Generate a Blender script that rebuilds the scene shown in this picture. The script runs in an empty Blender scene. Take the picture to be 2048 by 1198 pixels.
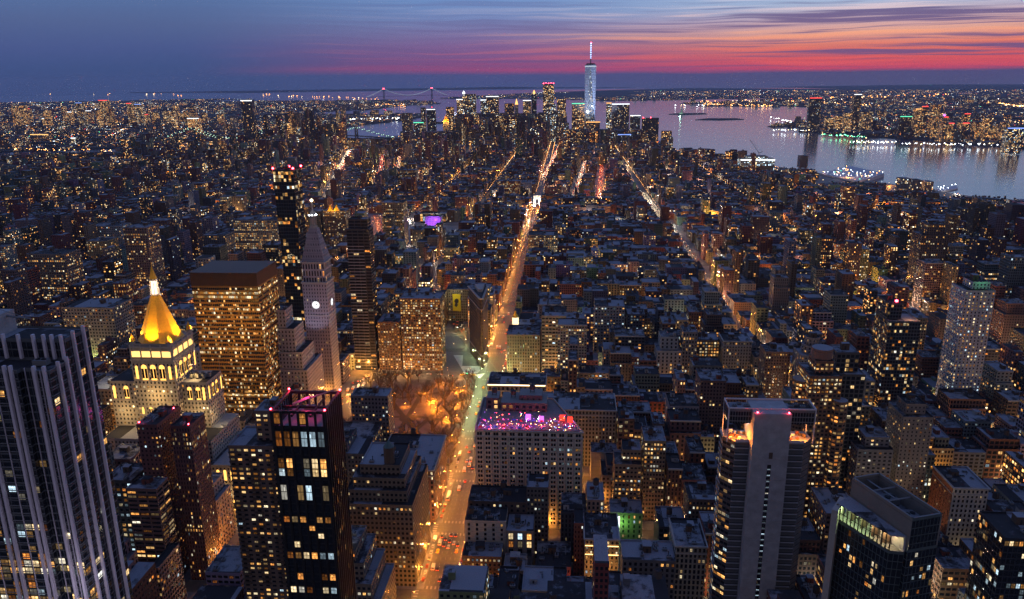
import bpy, math, random
import numpy as np
from mathutils import Matrix, Vector
R = math.radians
random.seed(7); rng = np.random.default_rng(11)
C = bpy.context.scene.collection
SC = bpy.context.scene
G = 7.0            # Manhattan street level above the water (z = 0)

# ------------------------------------------------------------------ camera
EYE = (6.4, 7.6, 335.4)
cam_d = bpy.data.cameras.new('camera'); cam = bpy.data.objects.new('camera', cam_d); C.objects.link(cam)
cam_d.sensor_width = 36; cam_d.lens = 36 * 1537.1 / 2048
cam_d.clip_start = 1; cam_d.clip_end = 90000
cam.matrix_world = (Matrix.Translation(EYE) @ Matrix.Rotation(0.0738631, 4, 'Z') @
                    Matrix.Rotation(R(90) - 0.276356, 4, 'X') @ Matrix.Rotation(-0.00932842, 4, 'Z'))
SC.camera = cam
SC.view_settings.view_transform = 'Standard'; SC.view_settings.look = 'None'
SC.view_settings.exposure = 0; SC.view_settings.gamma = 1
cy = SC.cycles
cy.use_denoising = True
try: cy.denoiser = 'OPENIMAGEDENOISE'; cy.denoising_prefilter = 'FAST'
except Exception: pass
cy.max_bounces = 4; cy.diffuse_bounces = 2; cy.glossy_bounces = 3; cy.transmission_bounces = 2; cy.volume_bounces = 1
cy.sample_clamp_indirect = 3; cy.caustics_reflective = False; cy.caustics_refractive = False
cy.use_light_tree = True

# ------------------------------------------------------------------ node helper
class NG:
    def __init__(s, nt): s.nt = nt; s.N = nt.nodes; s.L = nt.links; s.N.clear()
    def n(s, t, ins=None, **props):
        o = s.N.new(t)
        for k, v in props.items(): setattr(o, k, v)
        for k, v in (ins or {}).items(): s.set(o.inputs[k], v)
        return o
    def set(s, sock, v):
        if isinstance(v, bpy.types.NodeSocket): s.L.new(v, sock)
        elif v is not None: sock.default_value = v
    def m(s, op, a=None, b=None, c=None, clamp=False):
        o = s.N.new('ShaderNodeMath'); o.operation = op; o.use_clamp = clamp
        for i, v in enumerate((a, b, c)):
            if v is not None: s.set(o.inputs[i], v)
        return o.outputs[0]
    def mix(s, f, a, b):
        o = s.N.new('ShaderNodeMix'); o.data_type = 'RGBA'
        s.set(o.inputs[0], f); s.set(o.inputs[6], a); s.set(o.inputs[7], b); return o.outputs[2]
    def ramp(s, f, pts, interp='LINEAR'):
        o = s.N.new('ShaderNodeValToRGB'); s.set(o.inputs[0], f); cr = o.color_ramp; cr.interpolation = interp
        while len(cr.elements) < len(pts): cr.elements.new(0.5)
        for e, (p, c) in zip(cr.elements, pts): e.position = p; e.color = (*c, 1) if len(c) == 3 else c
        return o.outputs[0]
    def xyz(s, x=0, y=0, z=0):
        o = s.N.new('ShaderNodeCombineXYZ'); s.set(o.inputs[0], x); s.set(o.inputs[1], y); s.set(o.inputs[2], z); return o.outputs[0]
    def sep(s, v):
        o = s.N.new('ShaderNodeSeparateXYZ'); s.set(o.inputs[0], v); return o.outputs
    def noise(s, v, scale=1, detail=2, rough=.5, dist=0):
        o = s.n('ShaderNodeTexNoise', {'Scale': scale, 'Detail': detail, 'Roughness': rough, 'Distortion': dist}); s.set(o.inputs['Vector'], v)
        return o.outputs[0]
    def white(s, v):
        o = s.n('ShaderNodeTexWhiteNoise', noise_dimensions='3D'); s.set(o.inputs['Vector'], v); return o.outputs
def srgb(r, g, b):
    f = lambda c: (c / 255 / 12.92) if c / 255 <= .04045 else ((c / 255 + .055) / 1.055) ** 2.4
    return (f(r), f(g), f(b))

# ------------------------------------------------------------------ sky (after sunset)
world = bpy.data.worlds.new('World'); SC.world = world; world.use_nodes = True
g = NG(world.node_tree)
d = g.sep(g.n('ShaderNodeTexCoord').outputs['Generated'])
el = g.m('MULTIPLY', g.m('ARCSINE', d[2]), 57.2958)
az = g.m('MULTIPLY', g.m('ARCTAN2', d[0], d[1]), 57.2958)
# long thin cloud streaks: stretched far along the horizon, tilted slightly
sl = g.m('ADD', el, g.m('MULTIPLY', az, 0.010))
warp = g.m('MULTIPLY', g.m('SUBTRACT', g.noise(g.xyz(g.m('MULTIPLY', az, .07), g.m('MULTIPLY', el, .5), 4.), 1, 2, .5), .5), .9)
sl = g.m('ADD', sl, warp)
n1 = g.noise(g.xyz(g.m('MULTIPLY', az, .042), g.m('MULTIPLY', sl, 1.25), 3.3), 1, 2, .5, .3)
n2 = g.noise(g.xyz(g.m('MULTIPLY', az, .075), g.m('MULTIPLY', sl, 3.9), 9.1), 1, 3, .55, .25)
n3 = g.noise(g.xyz(g.m('MULTIPLY', az, .05), g.m('MULTIPLY', sl, 0.35), 21.), 1, 2, .5, .1)
wob = g.m('MULTIPLY', g.m('SUBTRACT', n3, .5), .75)
t = g.m('DIVIDE', g.m('ADD', g.m('ADD', el, .7), wob), 10.0, clamp=True)     # 0 at the sea horizon, 1 at 9.3 deg
S_ = srgb
cl = g.ramp(t, [(0, S_(60, 78, 122)), (.18, S_(64, 84, 134)), (.30, S_(74, 90, 142)), (.45, S_(84, 102, 148)), (.62, S_(88, 114, 162)), (1, S_(96, 126, 176))])
cc = g.ramp(t, [(0, S_(68, 84, 130)), (.115, S_(80, 80, 130)), (.15, S_(172, 72, 118)), (.20, S_(132, 82, 134)), (.30, S_(134, 98, 148)), (.38, S_(128, 116, 164)), (.50, S_(120, 138, 188)), (.66, S_(110, 148, 202)), (1, S_(120, 158, 210))])
cr_ = g.ramp(t, [(0, S_(86, 86, 120)), (.118, S_(92, 78, 118)), (.145, S_(224, 72, 92)), (.21, S_(230, 92, 88)), (.29, S_(230, 128, 108)), (.37, S_(232, 170, 152)), (.45, S_(198, 172, 186)), (.54, S_(170, 188, 218)), (.68, S_(164, 194, 228)), (1, S_(150, 182, 224))])
fa = g.n('ShaderNodeMapRange', {0: az, 1: -27.0, 2: -5.0, 3: 0.0, 4: 1.0}, interpolation_type='SMOOTHSTEP').outputs[0]
fb = g.n('ShaderNodeMapRange', {0: az, 1: -7.0, 2: 19.0, 3: 0.0, 4: 1.0}, interpolation_type='SMOOTHSTEP').outputs[0]
base = g.mix(fb, g.mix(fa, cl, cc), cr_)
st = g.m('ADD', g.m('MULTIPLY', n1, .38), g.m('MULTIPLY', n2, .62))
win = g.n('ShaderNodeMapRange', {0: el, 1: .35, 2: 1.1, 3: 0.0, 4: 1.0}).outputs[0]
win2 = g.n('ShaderNodeMapRange', {0: el, 1: 7.5, 2: 4.2, 3: 0.12, 4: 1.0}).outputs[0]
ww_ = g.m('MULTIPLY', win, win2); fs = g.m('ADD', g.m('MULTIPLY', fa, .35), g.m('MULTIPLY', fb, .5))
# grey-violet streaks of cloud that hide the glow
sm = g.n('ShaderNodeMapRange', {0: st, 1: .49, 2: .60, 3: 0.0, 4: 1.0}, interpolation_type='SMOOTHSTEP').outputs[0]
base = g.mix(g.m('MULTIPLY', g.m('MULTIPLY', sm, ww_), g.m('MULTIPLY', fs, 1.0, clamp=True)), base, (*S_(98, 84, 134), 1))
# lit edges: salmon high up, red lower down
s2 = g.n('ShaderNodeMapRange', {0: st, 1: .49, 2: .39, 3: 0.0, 4: 1.0}, interpolation_type='SMOOTHSTEP').outputs[0]
hot = g.ramp(g.m('DIVIDE', el, 6, clamp=True), [(0, S_(240, 70, 92)), (.3, S_(250, 112, 92)), (.5, S_(255, 178, 140)), (.75, S_(226, 206, 216)), (1, S_(180, 204, 234))])
base = g.mix(g.m('MULTIPLY', g.m('MULTIPLY', s2, ww_), g.m('ADD', g.m('MULTIPLY', fb, .72), g.m('MULTIPLY', fa, .16))), base, hot)
# everything above the frame: clear evening blue, with an unseen warm city glow added low behind the camera
up = g.ramp(g.m('DIVIDE', el, 90, clamp=True), [(0, S_(150, 180, 222)), (.2, S_(112, 142, 200)), (.6, S_(84, 110, 170)), (1, S_(74, 98, 156))])
fu = g.n('ShaderNodeMapRange', {0: el, 1: 6.5, 2: 14.0, 3: 0.0, 4: 1.0}, interpolation_type='SMOOTHSTEP').outputs[0]
base = g.mix(fu, base, up)
back = g.n('ShaderNodeMapRange', {0: d[1], 1: .55, 2: -.5, 3: 0.0, 4: 1.0}, interpolation_type='SMOOTHSTEP').outputs[0]
low = g.n('ShaderNodeMapRange', {0: el, 1: 45.0, 2: 5.0, 3: 0.0, 4: 1.0}).outputs[0]
base = g.mix(g.m('MULTIPLY', back, .85), base, g.mix(low, (*S_(74, 86, 130), 1), (*S_(142, 126, 118), 1)))
bg = g.n('ShaderNodeBackground', {'Color': base, 'Strength': 1.0})
g.L.new(bg.outputs[0], g.n('ShaderNodeOutputWorld').inputs[0])

# ------------------------------------------------------------------ projection helpers (pixels of the 2048 px photograph)
_f, _p, _y, _r = 1537.1, .276356, -.0738631, .00932842
def proj(x, y, z):
    x, y, z = x - EYE[0], y - EYE[1], z - EYE[2]
    x, y = x * math.cos(_y) - y * math.sin(_y), x * math.sin(_y) + y * math.cos(_y)
    dep = y * math.cos(_p) - z * math.sin(_p); upv = y * math.sin(_p) + z * math.cos(_p)
    if dep < 1: return None
    u, v = _f * x / dep, _f * upv / dep
    u, v = u * math.cos(_r) - v * math.sin(_r), u * math.sin(_r) + v * math.cos(_r)
    return 1024 + u, 599 - v
def ray(px, py):
    u, v = px - 1024, 599 - py
    u, v = u * math.cos(-_r) - v * math.sin(-_r), u * math.sin(-_r) + v * math.cos(-_r)
    y, z = v * math.sin(_p) + _f * math.cos(_p), v * math.cos(_p) - _f * math.sin(_p)
    return (u * math.cos(-_y) - y * math.sin(-_y), u * math.sin(-_y) + y * math.cos(-_y), z)
def on_z(px, py, z=G):
    d_ = ray(px, py); k = (z - EYE[2]) / d_[2]; return EYE[0] + d_[0] * k, EYE[1] + d_[1] * k
def on_y(px, py, y):
    d_ = ray(px, py); k = (y - EYE[1]) / d_[1]; return EYE[0] + d_[0] * k, EYE[2] + d_[2] * k

# ------------------------------------------------------------------ materials
MATS = {}
def mat(name):
    m = bpy.data.materials.new(name); m.use_nodes = True; MATS[name] = m; return m, NG(m.node_tree)
def out(g, sh): g.L.new(sh, g.n('ShaderNodeOutputMaterial').inputs[0])
def plain(name, col, rough=.8, var=.25, scale=.5, metal=0, spec=.3):
    m, g = mat(name)
    p = g.n('ShaderNodeNewGeometry').outputs['Position']
    n = g.noise(p, scale, 4, .6)
    f = g.m('ADD', 1 - var, g.m('MULTIPLY', n, 2 * var))
    c = g.n('ShaderNodeVectorMath', {0: (*col,), 1: g.xyz(f, f, f)}, operation='MULTIPLY').outputs[0]
    b = g.n('ShaderNodeBsdfPrincipled', {'Base Color': c, 'Roughness': rough, 'Metallic': metal, 'Specular IOR Level': spec})
    out(g, b.outputs[0]); return m
def glow(name, col, st, samp=False):
    m, g = mat(name)
    out(g, g.n('ShaderNodeEmission', {'Color': (*col, 1), 'Strength': st}).outputs[0])
    m.cycles.emission_sampling = 'FRONT' if samp else 'NONE'
    return m
WIN_RAMP = [(0, (1, .30, .05)), (.3, (1, .45, .11)), (.6, (1, .62, .24)), (.82, (1, .80, .48)), (.93, (1, .95, .80)), (1, (.62, .85, 1))]
def facade_material():
    m, g = mat('facade')
    uv = g.sep(g.n('ShaderNodeUVMap', uv_map='UVMap').outputs[0])
    A = lambda n: g.n('ShaderNodeAttribute', attribute_name=n)
    w, p, q = A('wall'), A('par'), A('par2')
    pc = g.n('ShaderNodeSeparateColor', {0: p.outputs['Color']}).outputs; qc = g.n('ShaderNodeSeparateColor', {0: q.outputs['Color']}).outputs
    bay, flr, ww, wh = pc[0], pc[1], pc[2], p.outputs['Alpha']
    lit, warm, stg, gls = qc[0], qc[1], qc[2], q.outputs['Alpha']; seed = w.outputs['Alpha']
    a = g.m('DIVIDE', uv[0], bay); b = g.m('DIVIDE', g.m('SUBTRACT', uv[1], 1.4), flr)
    cu, cv = g.m('FLOOR', a), g.m('FLOOR', b); fu, fv = g.m('FRACT', a), g.m('FRACT', b)
    mk = g.m('MULTIPLY', g.m('LESS_THAN', g.m('ABSOLUTE', g.m('SUBTRACT', fu, .5)), g.m('MULTIPLY', ww, .5)),
             g.m('LESS_THAN', g.m('ABSOLUTE', g.m('SUBTRACT', fv, .5)), g.m('MULTIPLY', wh, .5)))
    mk = g.m('MULTIPLY', mk, g.m('GREATER_THAN', uv[1], 1.4))
    sd = g.m('MULTIPLY', seed, 731.3)
    r = g.white(g.xyz(cu, cv, sd)); rc = g.n('ShaderNodeSeparateColor', {0: r[1]}).outputs
    grp = g.white(g.xyz(g.m('FLOOR', g.m('DIVIDE', cu, 5)), cv, g.m('ADD', sd, 5.5)))[0]
    lp = g.m('MULTIPLY', lit, g.m('ADD', .3, g.m('MULTIPLY', g.m('POWER', grp, 2), 2.1)))
    on = g.m('MULTIPLY', g.m('LESS_THAN', r[0], lp), mk)
    # what is behind the pane: uneven furniture, blinds drawn to a random height
    nz = g.noise(g.xyz(uv[0], uv[1], sd), 1.3, 2, .6)
    inn = g.m('ADD', .25, g.m('MULTIPLY', nz, 1.5))
    bl = g.m('LESS_THAN', fv, g.m('ADD', .2, g.m('MULTIPLY', rc[0], 1.0)))
    inn = g.m('MULTIPLY', inn, g.m('ADD', .45, g.m('MULTIPLY', bl, .55)))
    cf = g.m('ADD', g.m('MULTIPLY', rc[1], .75), g.m('SUBTRACT', g.m('MULTIPLY', g.m('SUBTRACT', 1, warm), .9), .12), clamp=True)
    ec = g.ramp(cf, WIN_RAMP)
    es = g.m('MULTIPLY', g.m('MULTIPLY', on, g.m('MULTIPLY', stg, inn)), g.m('ADD', .12, g.m('MULTIPLY', g.m('POWER', rc[2], 2.6), 2.6)))
    pos = g.n('ShaderNodeNewGeometry').outputs['Position']
    n1 = g.noise(pos, .08, 3, .6); n2 = g.noise(pos, 1.1, 3, .7)
    wv = g.m('ADD', .55, g.m('ADD', g.m('MULTIPLY', n1, .5), g.m('MULTIPLY', n2, .4)))
    band = g.m('SUBTRACT', 1, g.m('MULTIPLY', g.m('LESS_THAN', fv, .07), .3))
    wv = g.m('MULTIPLY', wv, band)
    wc = g.n('ShaderNodeVectorMath', {0: w.outputs['Color'], 1: g.xyz(wv, wv, wv)}, operation='MULTIPLY').outputs[0]
    bc = g.mix(mk, wc, (.012, .016, .022, 1))
    ro = g.m('ADD', g.m('MULTIPLY', mk, g.m('SUBTRACT', .14, .8)), .8); ro = g.m('MULTIPLY', ro, g.m('SUBTRACT', 1, g.m('MULTIPLY', gls, .8)))
    bs = g.n('ShaderNodeBsdfPrincipled', {'Base Color': bc, 'Roughness': ro, 'Emission Color': ec, 'Emission Strength': es, 'Specular IOR Level': .5})
    bmp = g.n('ShaderNodeBump', {'Strength': .35, 'Distance': .15, 'Height': g.m('ADD', g.m('MULTIPLY', mk, -1.0), g.m('MULTIPLY', n2, .25))})
    g.L.new(bmp.outputs[0], bs.inputs['Normal'])
    out(g, bs.outputs[0]); m.cycles.emission_sampling = 'NONE'; return m
def roof_material():
    m, g = mat('roof')
    pos = g.n('ShaderNodeNewGeometry').outputs['Position']
    nb = g.noise(pos, .035, 2, .5); n = g.noise(pos, .17, 4, .6, .0); n2 = g.noise(pos, 1.7, 3, .6)
    cell = g.n('ShaderNodeVectorMath', {0: g.n('ShaderNodeVectorMath', {0: pos, 1: (19.0, 31.0, 9.0)}, operation='DIVIDE').outputs[0]}, operation='FLOOR').outputs[0]
    s = g.m('ADD', g.m('MULTIPLY', n, .55), g.m('ADD', g.m('MULTIPLY', n2, .12), g.m('ADD', .12, g.m('MULTIPLY', g.white(cell)[0], .42))))
    f = g.n('ShaderNodeMapRange', {0: s, 1: .60, 2: .76, 3: 0.0, 4: 1.0}, interpolation_type='SMOOTHSTEP').outputs[0]
    snow = g.mix(n2, (.13, .145, .17, 1), (.36, .38, .42, 1)); tar = g.mix(n2, (.012, .013, .016, 1), (.05, .05, .055, 1))
    b = g.n('ShaderNodeBsdfPrincipled', {'Base Color': g.mix(f, tar, snow), 'Roughness': .85, 'Specular IOR Level': .2})
    bmp = g.n('ShaderNodeBump', {'Strength': .5, 'Distance': .2, 'Height': g.m('ADD', f, g.m('MULTIPLY', n2, .4))}); g.L.new(bmp.outputs[0], b.inputs['Normal'])
    out(g, b.outputs[0]); return m
def window_material(name, cold=False):
    m, g = mat(name)
    rnd = g.n('ShaderNodeObjectInfo').outputs['Random']
    r = g.white(g.xyz(rnd, 1.7, 4.2)); rc = g.n('ShaderNodeSeparateColor', {0: r[1]}).outputs
    oc = g.sep(g.n('ShaderNodeTexCoord').outputs['Object'])
    v = g.xyz(g.m('ADD', oc[0], g.m('MULTIPLY', rnd, 91)), oc[2], rnd)
    nz = g.noise(v, 3.2, 3, .6)
    blk = g.m('LESS_THAN', oc[2], g.m('SUBTRACT', g.m('MULTIPLY', rc[0], 1.2), .1))
    k = g.m('MULTIPLY', g.m('ADD', .1, g.m('MULTIPLY', nz, 1.7)), g.m('ADD', .5, g.m('MULTIPLY', blk, .5)))
    lampd = g.m('LESS_THAN', g.m('ADD', g.m('POWER', g.m('SUBTRACT', oc[0], g.m('SUBTRACT', rc[1], .5)), 2), g.m('POWER', g.m('SUBTRACT', oc[2], .2), 2)), .02)
    k = g.m('ADD', k, g.m('MULTIPLY', lampd, 1.2))
    st = g.m('MULTIPLY', k, g.m('ADD', .10, g.m('MULTIPLY', g.m('POWER', rc[2], 2.4), 1.5)))
    ec = g.ramp(g.m('ADD', g.m('MULTIPLY', r[0], .95), .9 if cold else 0, clamp=True), WIN_RAMP)
    em = g.n('ShaderNodeEmission', {'Color': ec, 'Strength': st})
    gl = g.n('ShaderNodeBsdfGlossy', {'Color': (.6, .6, .6, 1), 'Roughness': .05})
    fr = g.n('ShaderNodeFresnel', {0: 1.45})
    out(g, g.n('ShaderNodeMixShader', {0: fr.outputs[0], 1: em.outputs[0], 2: gl.outputs[0]}).outputs[0]); m.cycles.emission_sampling = 'NONE'; return m
FAC = facade_material(); ROOF = roof_material()
WLIT = window_material('lit_window'); WCOLD = window_material('cold_lit_window', True)
GLASSD = plain('dark_glass', (.012, .015, .02), .06, .1, 1, 0, .6)
STONE = plain('limestone', (.36, .34, .31)); DARKM = plain('dark_metal', (.025, .025, .028), .5, .2, 2, .4)
WOOD = plain('tank_wood', (.09, .06, .045), .9, .4, 3); GREYM = plain('grey_metal', (.2, .21, .22), .6, .3, 1.5, .3)
BRICKR = plain('red_brick', (.17, .055, .035), .9, .3, 2); BRICKB = plain('brown_brick', (.10, .07, .05), .9, .3, 2)
CONC = plain('concrete', (.33, .335, .35), .85, .45, .22); WHITEP = plain('white_paint', (.55, .55, .56), .7, .2, .7)
ROAD = plain('asphalt', (.085, .082, .08), .55, .4, .3, 0, .4); PAVE = plain('pavement', (.17, .17, .18), .8, .45, .4)
SNOW = plain('snow', (.55, .57, .61), .8, .3, .15); PSNOW = plain('patchy_dark_snow', (.085, .08, .095), .9, .9, .07); MARK = plain('road_paint', (.28, .27, .25), .7, .4, 2)  # park snow coloured dark and patchy for the unlit gaps between lamps
LAND = plain('far_ground', (.035, .037, .042), .95, .6, .02); BARK = plain('bark', (.06, .045, .035), .95, .3, 4)
GOLD = plain('gold_leaf', (.80, .42, .04), .45, .35, .8, .35); FIN = plain('pale_fin', (.66, .62, .68), .45, .12, .5, .0)
L_RED = glow('beacon_red', (1, .03, .05), 45); L_ORA = glow('lamp_orange', (1, .42, .10), 30); L_WHT = glow('lamp_white', (.85, .95, 1), 25)
L_WARM = glow('lamp_warm', (1, .68, .33), 14); L_GRN = glow('lamp_green', (.08, 1, .45), 14); L_BLU = glow('lamp_blue', (.15, .3, 1), 12)
L_PUR = glow('lamp_purple', (.55, .12, 1), 5); L_PNK = glow('lamp_pink', (1, .08, .35), 6); L_CAB = glow('cabin_glow', (.62, .16, 1), 1.6); L_CAR = glow('cabin_glow_red', (1, .05, .03), 1.8)
L_HEAD = glow('headlight', (1, .80, .52), 9); L_TAIL = glow('taillight', (1, .10, .02), 6)
BEAD = glow('self_glowing_alcove', (1, .50, .11), 2.2)  # alcove surface emits by itself, imitating floodlit stone

# ------------------------------------------------------------------ object helpers
def link(o, parent=None):
    C.objects.link(o)
    if parent: o.parent = parent; o.matrix_parent_inverse = Matrix.Identity(4)
    return o
def tag(o, label=None, cat=None, group=None, kind=None):
    if label: o['label'] = label
    if cat: o['category'] = cat
    if group: o['group'] = group
    if kind: o['kind'] = kind
    return o
def thing(name, label, cat, loc, group=None):
    o = bpy.data.objects.new(name, None); o.location = loc; o.empty_display_size = 2; link(o)
    return tag(o, label, cat, group)
class MB:
    """collects faces; positions are in world metres, shifted by the origin when built"""
    def __init__(s): s.v = []; s.f = []; s.mi = []; s.uv = []; s.wall = []; s.par = []; s.par2 = []
    def face(s, pts, mi=0, uv=None, st=None):
        i = len(s.v); s.v += pts; s.f.append(tuple(range(i, i + len(pts)))); s.mi.append(mi)
        s.uv += uv or [(0, 0)] * len(pts)
        w, p, q = st or ((.2, .2, .2, 0), (3, 3.4, .5, .5), (0, 1, 1, 0))
        s.wall.append(w); s.par.append(p); s.par2.append(q)
    def poly(s, pts, z0, z1, mi=0, st=None, top=True, topmi=None, bottom=False):
        """prism over a counter-clockwise polygon"""
        n = len(pts); u = 0
        for i in range(n):
            a, b = pts[i], pts[(i + 1) % n]; L = math.hypot(b[0] - a[0], b[1] - a[1])
            if st:                                     # keep whole bays on every wall
                k = max(1, round(L / st[1][0])); sc = k * st[1][0] / L
            else: sc = 1
            s.face([(a[0], a[1], z0), (b[0], b[1], z0), (b[0], b[1], z1), (a[0], a[1], z1)], mi,
                   [(u, z1 - z0), (u + L * sc, z1 - z0), (u + L * sc, 0), (u, 0)], st); u += L * sc
        if top: s.face([(p[0], p[1], z1) for p in pts], mi if topmi is None else topmi)
        if bottom: s.face([(p[0], p[1], z0) for p in reversed(pts)], mi)
    def box(s, x0, x1, y0, y1, z0, z1, mi=0, st=None, top=True, topmi=None, bottom=False):
        s.poly([(x0, y0), (x1, y0), (x1, y1), (x0, y1)], z0, z1, mi, st, top, topmi, bottom)
    def tube(s, p0, p1, r0, r1, n=6, mi=0, cap=True):
        a, b = Vector(p0), Vector(p1); dz = (b - a).normalized()
        ux = dz.cross(Vector((0, 0, 1)) if abs(dz.z) < .9 else Vector((1, 0, 0))).normalized(); uy = dz.cross(ux)
        ra = [a + (ux * math.cos(2 * math.pi * k / n) + uy * math.sin(2 * math.pi * k / n)) * r0 for k in range(n)]
        rb = [b + (ux * math.cos(2 * math.pi * k / n) + uy * math.sin(2 * math.pi * k / n)) * max(r1, .001) for k in range(n)]
        for k in range(n): s.face([tuple(ra[k]), tuple(ra[(k + 1) % n]), tuple(rb[(k + 1) % n]), tuple(rb[k])], mi)
        if cap: s.face([tuple(q) for q in rb], mi); s.face([tuple(q) for q in reversed(ra)], mi)
    def frustum(s, poly0, z0, poly1, z1, mi=0, st=None, top=True):
        n = len(poly0); u = 0
        for i in range(n):
            a, b, c, d2 = poly0[i], poly0[(i + 1) % n], poly1[(i + 1) % n], poly1[i]; L = math.hypot(b[0] - a[0], b[1] - a[1])
            s.face([(*a, z0), (*b, z0), (*c, z1), (*d2, z1)], mi, [(u, z1 - z0), (u + L, z1 - z0), (u + L, 0), (u, 0)], st); u += L
        if top: s.face([(*p, z1) for p in poly1], mi)
    def build(s, name, mats, parent=None, origin=None, smooth=False):
        ox, oy, oz = origin if origin is not None else ((parent.location if parent and not parent.parent else (0, 0, 0)))
        me = bpy.data.meshes.new(name)
        me.from_pydata([(a - ox, b - oy, c - oz) for a, b, c in s.v], [], s.f)
        mats = mats if isinstance(mats, (list, tuple)) else [mats]
        for m in mats: me.materials.append(m)
        if len(mats) > 1: me.polygons.foreach_set('material_index', s.mi)
        if FAC in mats:
            l = me.uv_layers.new(name='UVMap'); l.data.foreach_set('uv', np.array(s.uv, 'f').ravel())
            for nm, arr in (('wall', s.wall), ('par', s.par), ('par2', s.par2)):
                at = me.attributes.new(nm, 'FLOAT_COLOR', 'FACE'); at.data.foreach_set('color', np.array(arr, 'f').ravel())
        me.update()
        o = bpy.data.objects.new(name, me); link(o, parent)
        if not parent: o.location = (ox, oy, oz)
        return o
def ngon(cx, cy_, r, n, rot=0): return [(cx + r * math.cos(rot + 2 * math.pi * k / n), cy_ + r * math.sin(rot + 2 * math.pi * k / n)) for k in range(n)]
def rect(x0, x1, y0, y1): return [(x0, y0), (x1, y0), (x1, y1), (x0, y1)]
def style(col, bay=3.2, flr=3.5, ww=.45, wh=.55, lit=.15, warm=.8, st=1.0, gl=0.0, seed=None):
    return ((*col, random.random() if seed is None else seed), (bay, flr, ww, wh), (lit, warm, st, gl))

# ---- shared unit meshes
def unit_window(name, pane):
    b = MB(); b.face([(-.5, 0, -.5), (.5, 0, -.5), (.5, 0, .5), (-.5, 0, .5)], 0)
    for x0, x1, z0, z1 in ((-.56, -.47, -.56, .56), (.47, .56, -.56, .56), (-.47, .47, .47, .56), (-.47, .47, -.56, -.47), (-.025, .025, -.47, .47), (-.47, -.025, .02, .06), (.025, .47, .02, .06)):
        b.box(x0, x1, -.05, -.005, z0, z1, 1)
    me = b.build(name, [pane, DARKM]); C.objects.unlink(me); m = me.data; bpy.data.objects.remove(me); return m
UW = unit_window('window', WLIT); UC = unit_window('window_cold', WCOLD); UD = unit_window('window_dark', GLASSD)
def put_window(parent, p, ang, w, h, me):
    o = bpy.data.objects.new('window', me); o.location = (p[0] - parent.location[0], p[1] - parent.location[1], p[2] - parent.location[2])
    o.rotation_euler = (0, 0, ang); o.scale = (w, 1, h); link(o, parent); return o
def merge_windows(parent, cells, me, name='window', litmat=None):
    """rest of one facade's windows beyond the hundred built one by one"""
    if not cells: return
    b = MB()
    for p, ang, w, h in cells:
        cx, sx = math.cos(ang), math.sin(ang); q = [(-w / 2, -h / 2), (w / 2, -h / 2), (w / 2, h / 2), (-w / 2, h / 2)]
        b.face([(p[0] + a * cx, p[1] + a * sx, p[2] + z) for a, z in q], 0)
    o = b.build(name, litmat or GLASSD, parent); tag(o, kind='stuff'); return o
def room(name, col, st):
    m, g = mat(name); pos = g.n('ShaderNodeNewGeometry').outputs['Position']
    c = g.n('ShaderNodeVectorMath', {0: pos, 1: (2.7, 2.7, 3.1)}, operation='DIVIDE').outputs[0]; c = g.n('ShaderNodeVectorMath', {0: c}, operation='FLOOR').outputs[0]
    r = g.white(c)[0]; nz = g.noise(pos, 1.6, 2, .6)
    k = g.m('MULTIPLY', g.m('ADD', .12, g.m('MULTIPLY', g.m('POWER', r, 2.2), 1.7)), g.m('ADD', .2, g.m('MULTIPLY', nz, 1.5)))
    out(g, g.n('ShaderNodeEmission', {'Color': (*col, 1), 'Strength': g.m('MULTIPLY', k, st)}).outputs[0]); m.cycles.emission_sampling = 'NONE'; return m
PAL = [room('room_light_%s' % n, c, s) for n, c, s in (('amber', (1, .38, .07), .6), ('orange', (1, .5, .14), .9), ('gold', (1, .64, .26), .8), ('cream', (1, .82, .5), 1.1))]
def grid_cells(face, st, skip_top=0, rows=None):
    """cells of a wall face = (ax, ay, bx, by, z0, z1): matches the facade material's bays"""
    ax, ay, bx, by, z0, z1 = face; L = math.hypot(bx - ax, by - ay)
    n = max(1, round(L / st[1][0])); fl = st[1][1]; k = int((z1 - z0 - 1.4) / fl); ang = math.atan2(by - ay, bx - ax)
    nx, ny = math.sin(ang), -math.cos(ang)
    for j in range(skip_top, k if rows is None else min(k, rows)):
        for i in range(n):
            t_ = (i + .5) / n
            yield i, j, ((ax + (bx - ax) * t_ + nx * .04, ay + (by - ay) * t_ + ny * .04, z1 - 1.4 - (j + .5) * fl), ang, L / n * st[1][2], fl * st[1][3])
def visible(face):
    ax, ay, bx, by, z0, z1 = face; mx, my = (ax + bx) / 2, (ay + by) / 2
    return (by - ay) * (EYE[0] - mx) - (bx - ax) * (EYE[1] - my) > 0
def in_frame(p, m=10):
    q = proj(*p); return q is not None and -m < q[0] < 2048 + m and -m < q[1] < 1198 + m
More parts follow.
